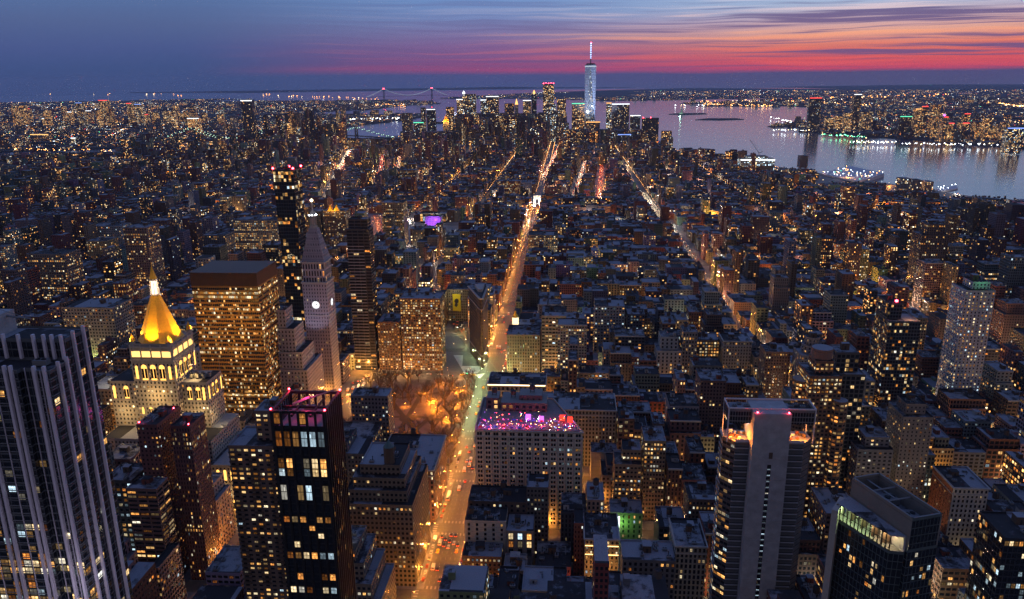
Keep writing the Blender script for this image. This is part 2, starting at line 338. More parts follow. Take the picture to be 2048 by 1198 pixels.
def add_windows(root, faces, st, lit, cap=100, cold=.08, dark=False, runs=.0):
    """lit windows (and, with dark=True, unlit ones) as window objects on the faces the photo shows"""
    L, D = [], []
    for fc in faces:
        if not visible(fc): continue
        for i, j, c in grid_cells(fc, st):
            if not in_frame(c[0]): continue
            h_ = math.sin(j * 12.9898 + fc[0] * 3.1) * 43758.5; rowl = (h_ - math.floor(h_))
            pr_ = lit * (.35 + 2.0 * rowl * rowl) + (runs if rowl > .86 else 0)
            if random.random() < pr_: L.append(c)
            elif dark: D.append(c)
    random.shuffle(L)
    if dark:
        nl = min(len(L), int(cap * .6)); keepD = D[:max(0, cap - nl)]; restD = D[max(0, cap - nl):]
    else: nl = min(len(L), cap); keepD = restD = []
    for c in L[:nl]: put_window(root, *c, UC if random.random() < cold else UW)
    for c in keepD: put_window(root, *c, UD)
    rest = L[nl:]
    groups = {}
    for c in rest: groups.setdefault(random.randrange(4), []).append(c)
    if rest or restD:
        b = MB()
        for k, cs in groups.items():
            for p, ang, w, h in cs:
                cx, sx = math.cos(ang), math.sin(ang)
                b.face([(p[0] + a * cx, p[1] + a * sx, p[2] + z) for a, z in ((-w / 2, -h / 2), (w / 2, -h / 2), (w / 2, h / 2), (-w / 2, h / 2))], k)
        for p, ang, w, h in restD:
            cx, sx = math.cos(ang), math.sin(ang)
            b.face([(p[0] + a * cx, p[1] + a * sx, p[2] + z) for a, z in ((-w / 2, -h / 2), (w / 2, -h / 2), (w / 2, h / 2), (-w / 2, h / 2))], 4)
        o = b.build('window', PAL + [GLASSD], root); tag(o, kind='stuff')
def box_faces(x0, x1, y0, y1, z0, z1):
    return [(x0, y0, x1, y0, z0, z1), (x1, y0, x1, y1, z0, z1), (x0, y1, x0, y0, z0, z1)]
def poly_faces(pts, z0, z1):
    return [(*pts[i], *pts[(i + 1) % len(pts)], z0, z1) for i in range(len(pts))]
# water tank, rooftop units, bulkhead: shared meshes
def shared(name, b, mats):
    o = b.build(name, mats, origin=(0, 0, 0)); m = o.data; C.objects.unlink(o); bpy.data.objects.remove(o); return m
b = MB(); b.poly(ngon(0, 0, 2.0, 12), 3.2, 7.2, 0)
b.frustum(ngon(0, 0, 2.15, 12), 7.2, ngon(0, 0, .1, 12), 8.6, 1)
for k in range(4):
    x, y = (1.3 if k % 2 else -1.3), (1.3 if k // 2 else -1.3); b.tube((x, y, 0), (x, y, 3.2), .14, .14, 4, 1)
b.box(-1.7, 1.7, -.12, .12, 2.9, 3.2, 1); b.box(-1.7, 1.7, -1.5, -1.3, 1.4, 1.6, 1)
TANK = shared('water_tank', b, [WOOD, DARKM])
b = MB(); b.box(-1.6, 1.6, -1.1, 1.1, .3, 1.7, 0); b.poly(ngon(-.7, 0, .55, 8), 1.7, 1.95, 1); b.poly(ngon(.7, 0, .55, 8), 1.7, 1.95, 1); b.box(-1.5, 1.5, -1, 1, 0, .3, 1)
UNIT = shared('rooftop_unit', b, [GREYM, DARKM])
b = MB(); b.box(-2.4, 2.4, -2.8, 2.8, 0, 3.4, 0); b.box(-2.6, 2.6, -3, 3, 3.4, 3.6, 1); b.box(-.5, .5, -2.86, -2.8, .1, 2.2, 2)
BULK = {k: shared('roof_bulkhead', b, [mm, ROOF, DARKM]) for k, mm in (('r', BRICKR), ('b', BRICKB), ('s', STONE), ('c', CONC))}
b = MB()
for k in range(10):
    th = math.pi * k / 10; t2 = math.pi * (k + 1) / 10
b.poly(ngon(0, 0, .5, 8), -.5, .5, 0)
LAMPM = {}
def lampmesh(m):
    if m.name not in LAMPM:
        b = MB()
        for k in range(3):
            z0, z1 = -.5 + k / 3, -.5 + (k + 1) / 3; r0, r1 = math.sqrt(max(.0, .25 - z0 * z0)), math.sqrt(max(.0, .25 - z1 * z1))
            b.frustum(ngon(0, 0, r0 + .01, 8), z0, ngon(0, 0, r1 + .01, 8), z1, 0)
        LAMPM[m.name] = shared('lamp', b, [m])
    return LAMPM[m.name]
def bulb(parent, p, r, m, name='lamp', nolabel=True):
    o = bpy.data.objects.new(name, lampmesh(m)); L = parent.location if parent else (0, 0, 0)
    o.location = (p[0] - L[0], p[1] - L[1], p[2] - L[2]); o.scale = (2 * r,) * 3; link(o, parent); return o
def part(parent, name, me, p, rz=0, sc=(1, 1, 1)):
    o = bpy.data.objects.new(name, me); L = parent.location
    o.location = (p[0] - L[0], p[1] - L[1], p[2] - L[2]); o.rotation_euler = (0, 0, rz); o.scale = sc; return link(o, parent)
def light(p, power, col, r=.6, parent=None, kind='POINT', target=None, ang=60, name='lamp_light'):
    ld = bpy.data.lights.new(name, kind); ld.energy = power; ld.color = col; ld.shadow_soft_size = r
    if kind == 'SPOT': ld.spot_size = R(ang); ld.spot_blend = .6
    o = bpy.data.objects.new(name, ld); L = parent.location if parent else (0, 0, 0)
    o.location = (p[0] - L[0], p[1] - L[1], p[2] - L[2])
    if target: o.rotation_euler = (Vector(target) - Vector(p)).to_track_quat('-Z', 'Y').to_euler()
    return link(o, parent)
FOOT = []          # footprints of everything placed by hand (x0, x1, y0, y1)
SHIELD = []        # (px0, px1, py, Y): nothing nearer than Y may rise above row py between the columns
HEROES = []        # (phrase, px, py) used to say where the ordinary buildings stand
def foot(x0, x1, y0, y1): FOOT.append((x0, x1, y0, y1))
def tower(name, label, cat, tiers, st, vb=None, phrase=None, parts=True, lit=.2, cap=60, cold=.1, runs=.1, dark=False,
          roofs=True, corn=None, tank=0, units=2, bulk='b', group=None, geo=True, parapet=1.0):
    """tiers = [(polygon, z0, z1)], z above the street; geo=True builds the lit windows as objects"""
    P0 = tiers[0][0]; xs = [p[0] for p in P0]; ys = [p[1] for p in P0]; z1m = max(t_[2] for t_ in tiers)
    root = thing(name, label, cat, ((min(xs) + max(xs)) / 2, (min(ys) + max(ys)) / 2, G), group)
    foot(min(xs), max(xs), min(ys), max(ys))
    w, r = MB(), MB(); faces = []
    s2 = (st[0], st[1], (0, st[2][1], st[2][2], st[2][3])) if geo else st
    for pts, a, z in tiers:
        w.poly(pts, G + a, G + z, 0, s2, top=False); faces += poly_faces(pts, G + a, G + z)
        cx = sum(p[0] for p in pts) / len(pts); cyy = sum(p[1] for p in pts) / len(pts)
        k = lambda p: (p[0] + (cx - p[0]) * .5 / max(1, abs(cx - p[0])) if 1 else 0, p[1] + (cyy - p[1]) * .5 / max(1, abs(cyy - p[1])))
        inn = [k(p) for p in pts]; n = len(pts)
        for i in range(n):
            j = (i + 1) % n
            r.face([(*pts[i], G + z), (*pts[j], G + z), (*inn[j], G + z), (*inn[i], G + z)], 0)
            r.face([(*inn[i], G + z), (*inn[j], G + z), (*inn[j], G + z - parapet), (*inn[i], G + z - parapet)], 0)
        r.face([(*p, G + z - parapet) for p in inn], 0)
        r.build('roof', ROOF, root); r = MB()
    w.build('wall', FAC, root)
    if geo: add_windows(root, faces, st, lit, cap, cold, dark, runs)
    if corn:
        b = MB(); pts, a, z = tiers[-1] if corn is True else tiers[0]
        x0, x1 = min(p[0] for p in pts), max(p[0] for p in pts); y0, y1 = min(p[1] for p in pts), max(p[1] for p in pts)
        for dz, e in ((-.2, .9), (-5.4, .35)):
            b.box(x0 - e, x1 + e, y0 - e, y0 + .01, G + z + dz - .9, G + z + dz); b.box(x1 - .01, x1 + e, y0 + .01, y1, G + z + dz - .9, G + z + dz); b.box(x0 - e, x0 + .01, y0 + .01, y1, G + z + dz - .9, G + z + dz)
        b.build('cornice', STONE, root)
    pts, a, z = tiers[-1]; x0, x1 = min(p[0] for p in pts), max(p[0] for p in pts); y0, y1 = min(p[1] for p in pts), max(p[1] for p in pts)
    if x1 - x0 > 9 and y1 - y0 > 9:
        part(root, 'roof_bulkhead', BULK[bulk], (x0 + (x1 - x0) * random.uniform(.35, .65), y0 + (y1 - y0) * random.uniform(.5, .7), G + z - parapet), 0, (random.uniform(.7, 1.3), random.uniform(.6, 1.1), random.uniform(.8, 1.5)))
        if units: clutter(root, x0, x1, y0, y1, G + z - parapet, 3 + units)
        for _ in range(units): part(root, 'rooftop_unit', UNIT, (random.uniform(x0 + 2.5, x1 - 2.5), random.uniform(y0 + 2, y1 - 2), G + z - parapet), random.choice((0, math.pi / 2)))
        for _ in range(tank): part(root, 'water_tank', TANK, (random.uniform(x0 + 3, x1 - 3), random.uniform(y0 + 3, y1 - 3), G + z - parapet))
    q = proj((x0 + x1) / 2, y0, G + z)
    if phrase and q: HEROES.append((phrase, q[0], q[1]))
    if vb:
        qs = [proj(p[0], p[1], G + zz) for pts_, aa, zz in tiers for p in pts_]; qs = [q_ for q_ in qs if q_]
        SHIELD.append((min(q_[0] for q_ in qs), max(q_[0] for q_ in qs), vb, min(ys)))
    return root

# ================================================================== SETTING: water, land, streets, park
def geo(lat, lon):
    e = (lon + 73.98566) * 111320 * math.cos(R(40.73)); n = (lat - 40.74844) * 111030; a = R(209)
    return e * math.cos(a) - n * math.sin(a), e * math.sin(a) + n * math.cos(a)
def water_material():
    m, g = mat('harbour_water')
    pos = g.n('ShaderNodeNewGeometry').outputs['Position']
    n1 = g.noise(g.n('ShaderNodeMapping', {0: pos, 3: (.004, .012, 1)}).outputs[0], 1, 4, .6)
    n2 = g.noise(pos, .11, 3, .6)
    bmp = g.n('ShaderNodeBump', {'Strength': .28, 'Distance': 1.0, 'Height': n2})
    b = g.n('ShaderNodeBsdfPrincipled', {'Base Color': (.075, .095, .15, 1), 'Roughness': g.m('ADD', .07, g.m('MULTIPLY', n1, .08)), 'Specular IOR Level': .9, 'IOR': 1.33})
    g.L.new(bmp.outputs[0], b.inputs['Normal']); out(g, b.outputs[0]); return m
WATER = water_material()
b = MB(); b.face([(*p, 0.0) for p in ngon(0, 0, 32600, 180)]); tag(b.build('harbour_water', WATER), kind='structure')
POLYS = {}
POLYS['manhattan'] = [geo(*q) for q in [(40.7640, -74.0010), (40.7575, -74.0062), (40.7500, -74.0095), (40.7425, -74.0100), (40.7335, -74.0112), (40.7290, -74.0118), (40.7258, -74.0122), (40.7175, -74.0140), (40.7165, -74.0165), (40.7110, -74.0178), (40.7050, -74.0185), (40.7008, -74.0160), (40.7010, -74.0115), (40.7050, -74.0015), (40.7090, -73.9965), (40.7098, -73.9900), (40.7105, -73.9780), (40.7145, -73.9752), (40.7210, -73.9725), (40.7270, -73.9715), (40.7350, -73.9742), (40.7430, -73.9712), (40.7540, -73.9620)]]
POLYS['brooklyn'] = [geo(*q) for q in [(40.7420, -73.9580), (40.7375, -73.9620), (40.7230, -73.9630), (40.7140, -73.9690), (40.7070, -73.9700), (40.7045, -73.9760), (40.7052, -73.9860), (40.7035, -73.9960), (40.6980, -73.9998), (40.6925, -74.0025), (40.6870, -74.0090), (40.6800, -74.0165), (40.6755, -74.0190), (40.6710, -74.0120), (40.6670, -74.0035), (40.6610, -74.0090), (40.6560, -74.0190), (40.6450, -74.0270), (40.6390, -74.0372), (40.6230, -74.0412), (40.6110, -74.0370), (40.6050, -74.0200), (40.5960, -74.0010), (40.5830, -74.0020), (40.5800, -74.0130), (40.5705, -74.0000), (40.5740, -73.9600), (40.5760, -73.9300), (40.5900, -73.8700), (40.6200, -73.8000), (40.7400, -73.8200)]]
POLYS['staten'] = [geo(*q) for q in [(40.6440, -74.0720), (40.6270, -74.0720), (40.6160, -74.0640), (40.6040, -74.0545), (40.5930, -74.0640), (40.5700, -74.0950), (40.5450, -74.1300), (40.5200, -74.1800), (40.4980, -74.2400), (40.6000, -74.2300), (40.6380, -74.1950), (40.6440, -74.1500), (40.6470, -74.1000)]]
POLYS['jersey'] = [geo(*q) for q in [(40.7900, -74.0000), (40.7680, -74.0130), (40.7620, -74.0185), (40.7530, -74.0225), (40.7440, -74.0240), (40.7400, -74.0262), (40.7355, -74.0270), (40.7330, -74.0310), (40.7270, -74.0312), (40.7185, -74.0320), (40.7130, -74.0322), (40.7115, -74.0370), (40.7085, -74.0345), (40.7060, -74.0400), (40.7030, -74.0470), (40.6960, -74.0560), (40.6900, -74.0660), (40.6860, -74.0720), (40.6790, -74.0740), (40.6740, -74.0640), (40.6700, -74.0660), (40.6720, -74.0850), (40.6650, -74.0700), (40.6610, -74.0720), (40.6600, -74.0950), (40.6500, -74.1050), (40.6480, -74.1400), (40.6450, -74.1900), (40.5500, -74.2500), (40.5000, -74.2900), (40.5000, -74.4200), (40.7500, -74.4200), (40.8200, -74.1500)]]
POLYS['governors'] = [geo(*q) for q in [(40.6935, -74.0165), (40.6915, -74.0120), (40.6880, -74.0165), (40.6840, -74.0240), (40.6860, -74.0260), (40.6905, -74.0205)]]
POLYS['liberty'] = [geo(*q) for q in [(40.6905, -74.0470), (40.6905, -74.0440), (40.6888, -74.0430), (40.6880, -74.0450), (40.6890, -74.0480)]]
POLYS['ellis'] = [geo(*q) for q in [(40.7002, -74.0415), (40.7002, -74.0385), (40.6985, -74.0370), (40.6972, -74.0400), (40.6985, -74.0425)]]
NJN = geo(40.45, -74.05), geo(40.40, -73.98), geo(40.36, -74.2), geo(40.44, -74.22)
POLYS['highlands'] = list(NJN)
LVL = dict(manhattan=G - .02, brooklyn=4, staten=4, jersey=3, governors=4, liberty=4, ellis=3, highlands=30)
SHORE = plain('snowy_shore', (.05, .05, .055), .9, .5, .01)
for k, pl in POLYS.items():
    A = sum(pl[i][0] * pl[(i + 1) % len(pl)][1] - pl[(i + 1) % len(pl)][0] * pl[i][1] for i in range(len(pl)))
    if A < 0: pl.reverse()
    b = MB(); b.poly(pl, -1, LVL[k], 0)
    tag(b.build('island' if k in ('governors', 'liberty', 'ellis') else 'ground', ROAD if k == 'manhattan' else LAND), kind='structure')
def inside(pl, x, y):
    x = np.asarray(x, float); y = np.asarray(y, float); r = np.zeros(x.shape, bool); n = len(pl)
    for i in range(n):
        (x0, y0), (x1, y1) = pl[i], pl[(i + 1) % n]
        if y0 == y1: continue
        c = ((y0 > y) != (y1 > y)) & (x < (x1 - x0) * (y - y0) / (y1 - y0) + x0); r ^= c
    return r
def hill(name, pts, hmax, w, seed):
    """a long ridge of far hills"""
    b = MB(); rr = random.Random(seed); rows = []
    for i in range(len(pts) - 1):
        (x0, y0), (x1, y1) = pts[i], pts[i + 1]; L = math.hypot(x1 - x0, y1 - y0); k = max(2, int(L / 500))
        for j in range(k):
            t_ = j / k; rows.append((x0 + (x1 - x0) * t_, y0 + (y1 - y0) * t_, (x1 - x0) / L, (y1 - y0) / L))
    N = len(rows); hs = [hmax * (.45 + .3 * math.sin(i * .21 + seed) + .25 * math.sin(i * .57 + 2 * seed)) * min(1, 4 * i / N, 4 * (N - i) / N) + 4 for i in range(N)]
    prof = [(-1, 0), (-.55, .55), (-.15, .95), (.2, 1), (.6, .55), (1, 0)]
    for i in range(N - 1):
        for (s0, k0), (s1, k1) in zip(prof[:-1], prof[1:]):
            def P(q, s, k, h): return (q[0] - q[3] * s * w, q[1] + q[2] * s * w, 3 + h * k)
            b.face([P(rows[i], s0, k0, hs[i]), P(rows[i + 1], s0, k0, hs[i + 1]), P(rows[i + 1], s1, k1, hs[i + 1]), P(rows[i], s1, k1, hs[i])])
    tag(b.build(name, LAND), kind='structure')
hill('hills', [geo(40.620, -74.075), geo(40.600, -74.10), geo(40.575, -74.13), geo(40.545, -74.17)], 115, 1400, 1)
hill('hills', [geo(40.455, -74.02), geo(40.42, -74.06), geo(40.42, -74.14), geo(40.45, -74.25)], 85, 1500, 2)
hill('hills', [geo(40.53, -74.36), geo(40.60, -74.37), geo(40.68, -74.36), geo(40.76, -74.30)], 130, 1500, 3)
# avenues run along y, streets along x
AVE = [(-1134, 28), (-906, 28), (-690, 30), (-530, 24), (-384, 40), (-228, 24), (-78, 28), (233, 30), (507, 30), (781, 30), (1055, 30), (1330, 30), (1600, 36)]
AVEX = [-2300, -2070, -1850, -1600, -1370] + [a for a, _ in AVE] + [1850]
def street_y(n): return 38 + (33 - n) * 80.5 - (5 if n == 23 else 0)
def bway(y): return -78 + (838 - y) * .371 if y < 838 else -78 - (y - 838) * .355
# lit corridors further away (ground pixel polylines of the photograph turned into street centrelines)
def seg(pl): return [on_z(*q) for q in pl]
CORR = {'bowery': (seg([(655, 396), (668, 360), (690, 318), (700, 300)]), 34), 'fourth': (seg([(782, 490), (762, 462), (752, 430)]), 26),
        'westbway': (seg([(1088, 352), (1103, 325), (1122, 284)]), 22), 'sullivan': (seg([(1148, 390), (1160, 355), (1170, 322)]), 20),
        'varick': (seg([(1193, 412), (1200, 370), (1204, 330)]), 24), 'sixth': (seg([(1456, 640), (1412, 577), (1390, 520), (1345, 455), (1318, 428), (1290, 390), (1250, 366)]), 20),
        'lafayette': (seg([(752, 372), (760, 340), (766, 310)]), 18), 'broome': (seg([(795, 345), (800, 312)]), 18),
        'flat': ([(bway(838), 838), (bway(1540), 1540)], 26), 'bway': ([(bway(380), 380), (bway(838), 838)], 24)}
def seg_dist(px, py, a, b):
    dx, dy = b[0] - a[0], b[1] - a[1]; t_ = max(0, min(1, ((px - a[0]) * dx + (py - a[1]) * dy) / (dx * dx + dy * dy)))
    return math.hypot(px - a[0] - t_ * dx, py - a[1] - t_ * dy)
def near_corridor(x, y, pad):
    for pts, w in CORR.values():
        for a, c in zip(pts[:-1], pts[1:]):
            if seg_dist(x, y, a, c) < w / 2 + pad: return True
    return False
PARKS = [(-222, -93, 605, 822), (-440, -250, 1575, 1820), (-190, 50, 2142, 2330)]
FREE = PARKS + [(-93, -20, 690, 838), (-138, -90, 842, 926)]
# pavements: one raised slab round every near block, kerb 0.13 m
b = MB(); AX = [a for a in AVE if -700 < a[0] < 900]
for (xa, wa), (xb, wb) in zip(AX[:-1], AX[1:]):
    for n in range(9, 30):
        y0, y1 = street_y(n + 1) + 6, street_y(n) - 6
        if n in (22, 23): y1 -= 4 * (n == 23); y0 += 4 * (n == 22)
        if xa == -228 and n in (23, 24, 25): continue
        if n >= 17 and xa in (-78, -384, -228) : 
            pts = [(xa + wa / 2 - 4, y0), (xb - wb / 2 + 4, y0), (xb - wb / 2 + 4, y1), (xa + wa / 2 - 4, y1)]
            lo, hi = bway(y0), bway(y1)
            if pts[0][0] < min(lo, hi) < pts[1][0] or pts[0][0] < max(lo, hi) < pts[1][0]:
                L = [(pts[0][0], y0), (max(pts[0][0] + .5, min(pts[1][0], lo - 10)), y0), (max(pts[0][0] + .5, min(pts[1][0], hi - 10)), y1), (pts[0][0], y1)]
                Rr = [(min(pts[1][0] - .5, max(pts[0][0], lo + 10)), y0), (pts[1][0], y0), (pts[1][0], y1), (min(pts[1][0] - .5, max(pts[0][0], hi + 10)), y1)]
                b.poly(L, G, G + .13); b.poly(Rr, G, G + .13); continue
        b.box(xa + wa / 2 - 4, xb - wb / 2 + 4, y0, y1, G, G + .13)
tag(b.build('pavement', PAVE), kind='structure')
# the square: snow lawn with winding paths
b = MB(); b.poly([(-212, 610), (-97, 610), (-97, 735), (-101, 822), (-212, 822)], G, G + .15); tag(b.build('park_ground', PSNOW), kind='structure')
b = MB()
def strip(pts, w, z, b=b, mi=0):
    for a, c in zip(pts[:-1], pts[1:]):
        L = math.hypot(c[0] - a[0], c[1] - a[1]); nx, ny = -(c[1] - a[1]) / L * w / 2, (c[0] - a[0]) / L * w / 2
        b.face([(a[0] + nx, a[1] + ny, z), (a[0] - nx, a[1] - ny, z), (c[0] - nx, c[1] - ny, z), (c[0] + nx, c[1] + ny, z)], mi)
for i, pl in enumerate([[(-208, 640), (-170, 655), (-140, 690), (-125, 740), (-108, 770)], [(-100, 640), (-125, 665), (-150, 705), (-175, 750), (-205, 800)], [(-155, 612), (-150, 650), (-155, 700), (-152, 760), (-150, 820)],
           [(-208, 720), (-185, 716), (-150, 722), (-120, 715), (-99, 708)], [(-205, 775), (-170, 768), (-140, 780), (-104, 800)]]):
    strip(pl, 5, G + .156 + .004 * i)
b.poly(ngon(-153, 716, 9, 16), G + .17, G + .18); tag(b.build('park_path', LAND), kind='structure')
# plaza triangles beside the crossing, packed grey-white snow
b = MB(); b.poly([(-62, 700), (-34, 700), (-60, 770), (-64, 800)], G, G + .15); b.poly([(-97, 845), (-95, 852), (-97, 868), (-118, 868), (-122, 905), (-134, 905), (-112, 843)], G, G + .15)
b.poly([(-100, 840), (-92, 828), (-88, 845)], G, G + .15); tag(b.build('plaza', SNOW), kind='structure')
# crossings and lane lines
b = MB()
for n in range(18, 30):
    ys = street_y(n); wid = 6 if n != 23 else 10
    for side in (-1, 1):
        yc = ys + side * (wid + 2.2)
        for k in range(9): b.face([(-90 + k * 2.8 + 1, yc - 1.6, G + .006), (-90 + k * 2.8 + 2.2, yc - 1.6, G + .006), (-90 + k * 2.8 + 2.2, yc + 1.6, G + .006), (-90 + k * 2.8 + 1, yc + 1.6, G + .006)])
    for side in (-1, 1):
        xc = -78 + side * 14
        for k in range(4): b.face([(xc - 1.5, ys - wid + 1 + k * 3, G + .006), (xc + 1.5, ys - wid + 1 + k * 3, G + .006), (xc + 1.5, ys - wid + 2.2 + k * 3, G + .006), (xc - 1.5, ys - wid + 2.2 + k * 3, G + .006)])
    y0 = ys + wid + 6
    for xl in (-85, -81.6, -78.2, -74.8, -71.4):
        for k in range(9): b.face([(xl - .08, y0 + k * 7, G + .006), (xl + .08, y0 + k * 7, G + .006), (xl + .08, y0 + k * 7 + 3, G + .006), (xl - .08, y0 + k * 7 + 3, G + .006)])
for off in (-8, 8): strip([(bway(700) + off, 700), (bway(1000) + off, 1000)], .3, G + .010, b)
tag(b.build('road_marking', MARK), kind='structure')

# ================================================================== NAMED BUILDINGS
def fr(px0, px1, py, Y):
    """front roof edge seen between px0 and px1 at row py, standing at distance Y"""
    xa, z = on_y(px0, py, Y); xb, z2 = on_y(px1, py, Y); return xa, xb, (z + z2) / 2 - G
# --- the glass tower with pale fins, far left
def finned_tower():
    st = style((.10, .115, .125), 4.2, 3.6, .94, .82, 0, .75, .6, .6)
    root = thing('glass_tower', 'dark glass tower with tall pale vertical fins at the left edge of the picture', 'tower', (-222, 300, G)); foot(-262, -198, 279, 312)
    hB = on_y(145, 676, 296)[1] - G; hA = on_y(100, 741, 281)[1] - G; st = style((.10, .115, .125), 3.4, 3.6, .94, .82, 0, .75, .6, .6)
    A = [(-262, 281), (-213, 281), (-213, 283.5), (-206.5, 283.5), (-206.5, 281), (-199.5, 281), (-199.5, 294.5), (-262, 294.5)]; Bp = rect(-262, -200.5, 294.8, 311)
    w, r = MB(), MB()
    w.poly(A, G, G + hA, 0, st, False); r.face([(*p, G + hA - 1) for p in A]); r.build('roof', ROOF, root); w.poly(Bp, G, G + hB, 0, st, False); r = MB(); r.face([(*p, G + hB - 1) for p in Bp])
    w.build('wall', FAC, root); r.build('roof', ROOF, root)
    fb = MB()
    for x in (-258, -247, -244, -232, -229, -218, -215.4): fb.box(x, x + 1.0, 279.6, 281, G, G + hA + 2)
    for x in (-205.6, -201.4): fb.box(x, x + 1.0, 279.6, 281, G, G + hA + 2)
    for x in (-253, -238, -223, -203.2): fb.box(x, x + .16, 280.5, 281, G, G + hA)
    for x in (-211.5, -208.5): fb.box(x, x + .16, 283, 283.5, G, G + hA)
    for y in (285.5, 291): fb.box(-199.5, -198.2, y, y + .9, G, G + hA + 2)
    for x in (-227, -220.5, -214, -209.5, -206, -202): fb.box(x, x + 1.0, 293.4, 294.7, G + hA, G + hB + 2)
    for y in (299, 306): fb.box(-200.5, -199.2, y, y + .9, G + 20, G + hB + 2)
    fb.build('fin', FIN, root)
    tb = MB()
    for k in range(60):
        z = G + hA - k * 3.6
        if z < G + 4: break
        tb.box(-262, -213, 280.7, 281, z - .4, z); tb.box(-206.5, -199.5, 280.7, 281, z - .4, z); tb.box(-199.5, -199.2, 281, 294.5, z - .4, z)
    tb.build('floor_edge', GREYM, root)
    fcs = [(-262, 281, -213, 281, G, G + hA), (-213, 283.5, -206.5, 283.5, G, G + hA), (-206.5, 281, -199.5, 281, G, G + hA), (-199.5, 281, -199.5, 294.5, G, G + hA), (-200.5, 295, -200.5, 311, G, G + hB)]
    random.seed(5)
    # lit flats: some whole floors, more of them low down
    L = []
    for fi, fc in enumerate(fcs):
        for i, j, c in grid_cells(fc, st):
            if not in_frame(c[0]): continue
            low = (G + hA - c[0][2]) / hA
            q_ = proj(*c[0])
            p_ = .03 + (.62 if (low > .38 and (j // 2) % 4 in (0, 2)) else 0) * (fi < 4) + (.35 if q_[1] > 1050 and q_[0] < 90 else 0) + (.3 if j in (6, 7) and fi == 1 else 0)
            if random.random() < p_: L.append(c)
    for c in L[:100]: put_window(root, *c, UW if random.random() < .85 else UC)
    merge_windows(root, L[100:], None, 'window', PAL[1])
    b = MB(); b.box(-262, -232, 298, 310, G + hB - 1, G + hB + 8); b.build('roof_bulkhead', CONC, root)
    b = MB(); b.tube((-244, 304, G + hB + 8), (-222, 306, G + hB + 5), .5, .4, 4); b.tube((-244, 304, G + hB + 8), (-250, 303, G + hB + 15), .5, .4, 4); b.tube((-250, 303, G + hB + 15), (-224, 306, G + hB + 5.5), .12, .12, 4); b.build('davit', GREYM, root)
    light((-225, 250, G + 60), 9000, (.8, .75, 1), 3, root); light((-190, 262, G + 120), 9000, (.85, .75, 1), 3, root)  # unseen lights added to brighten the fins
    part(root, 'rooftop_unit', UNIT, (-208, 289, G + hA - 1), 0, (1.8, 1.5, 1.5)); part(root, 'rooftop_unit', UNIT, (-230, 289, G + hA - 1), 0, (1.8, 1.5, 1.3))
    HEROES.append(('pale-finned glass tower', 110, 750))
finned_tower()
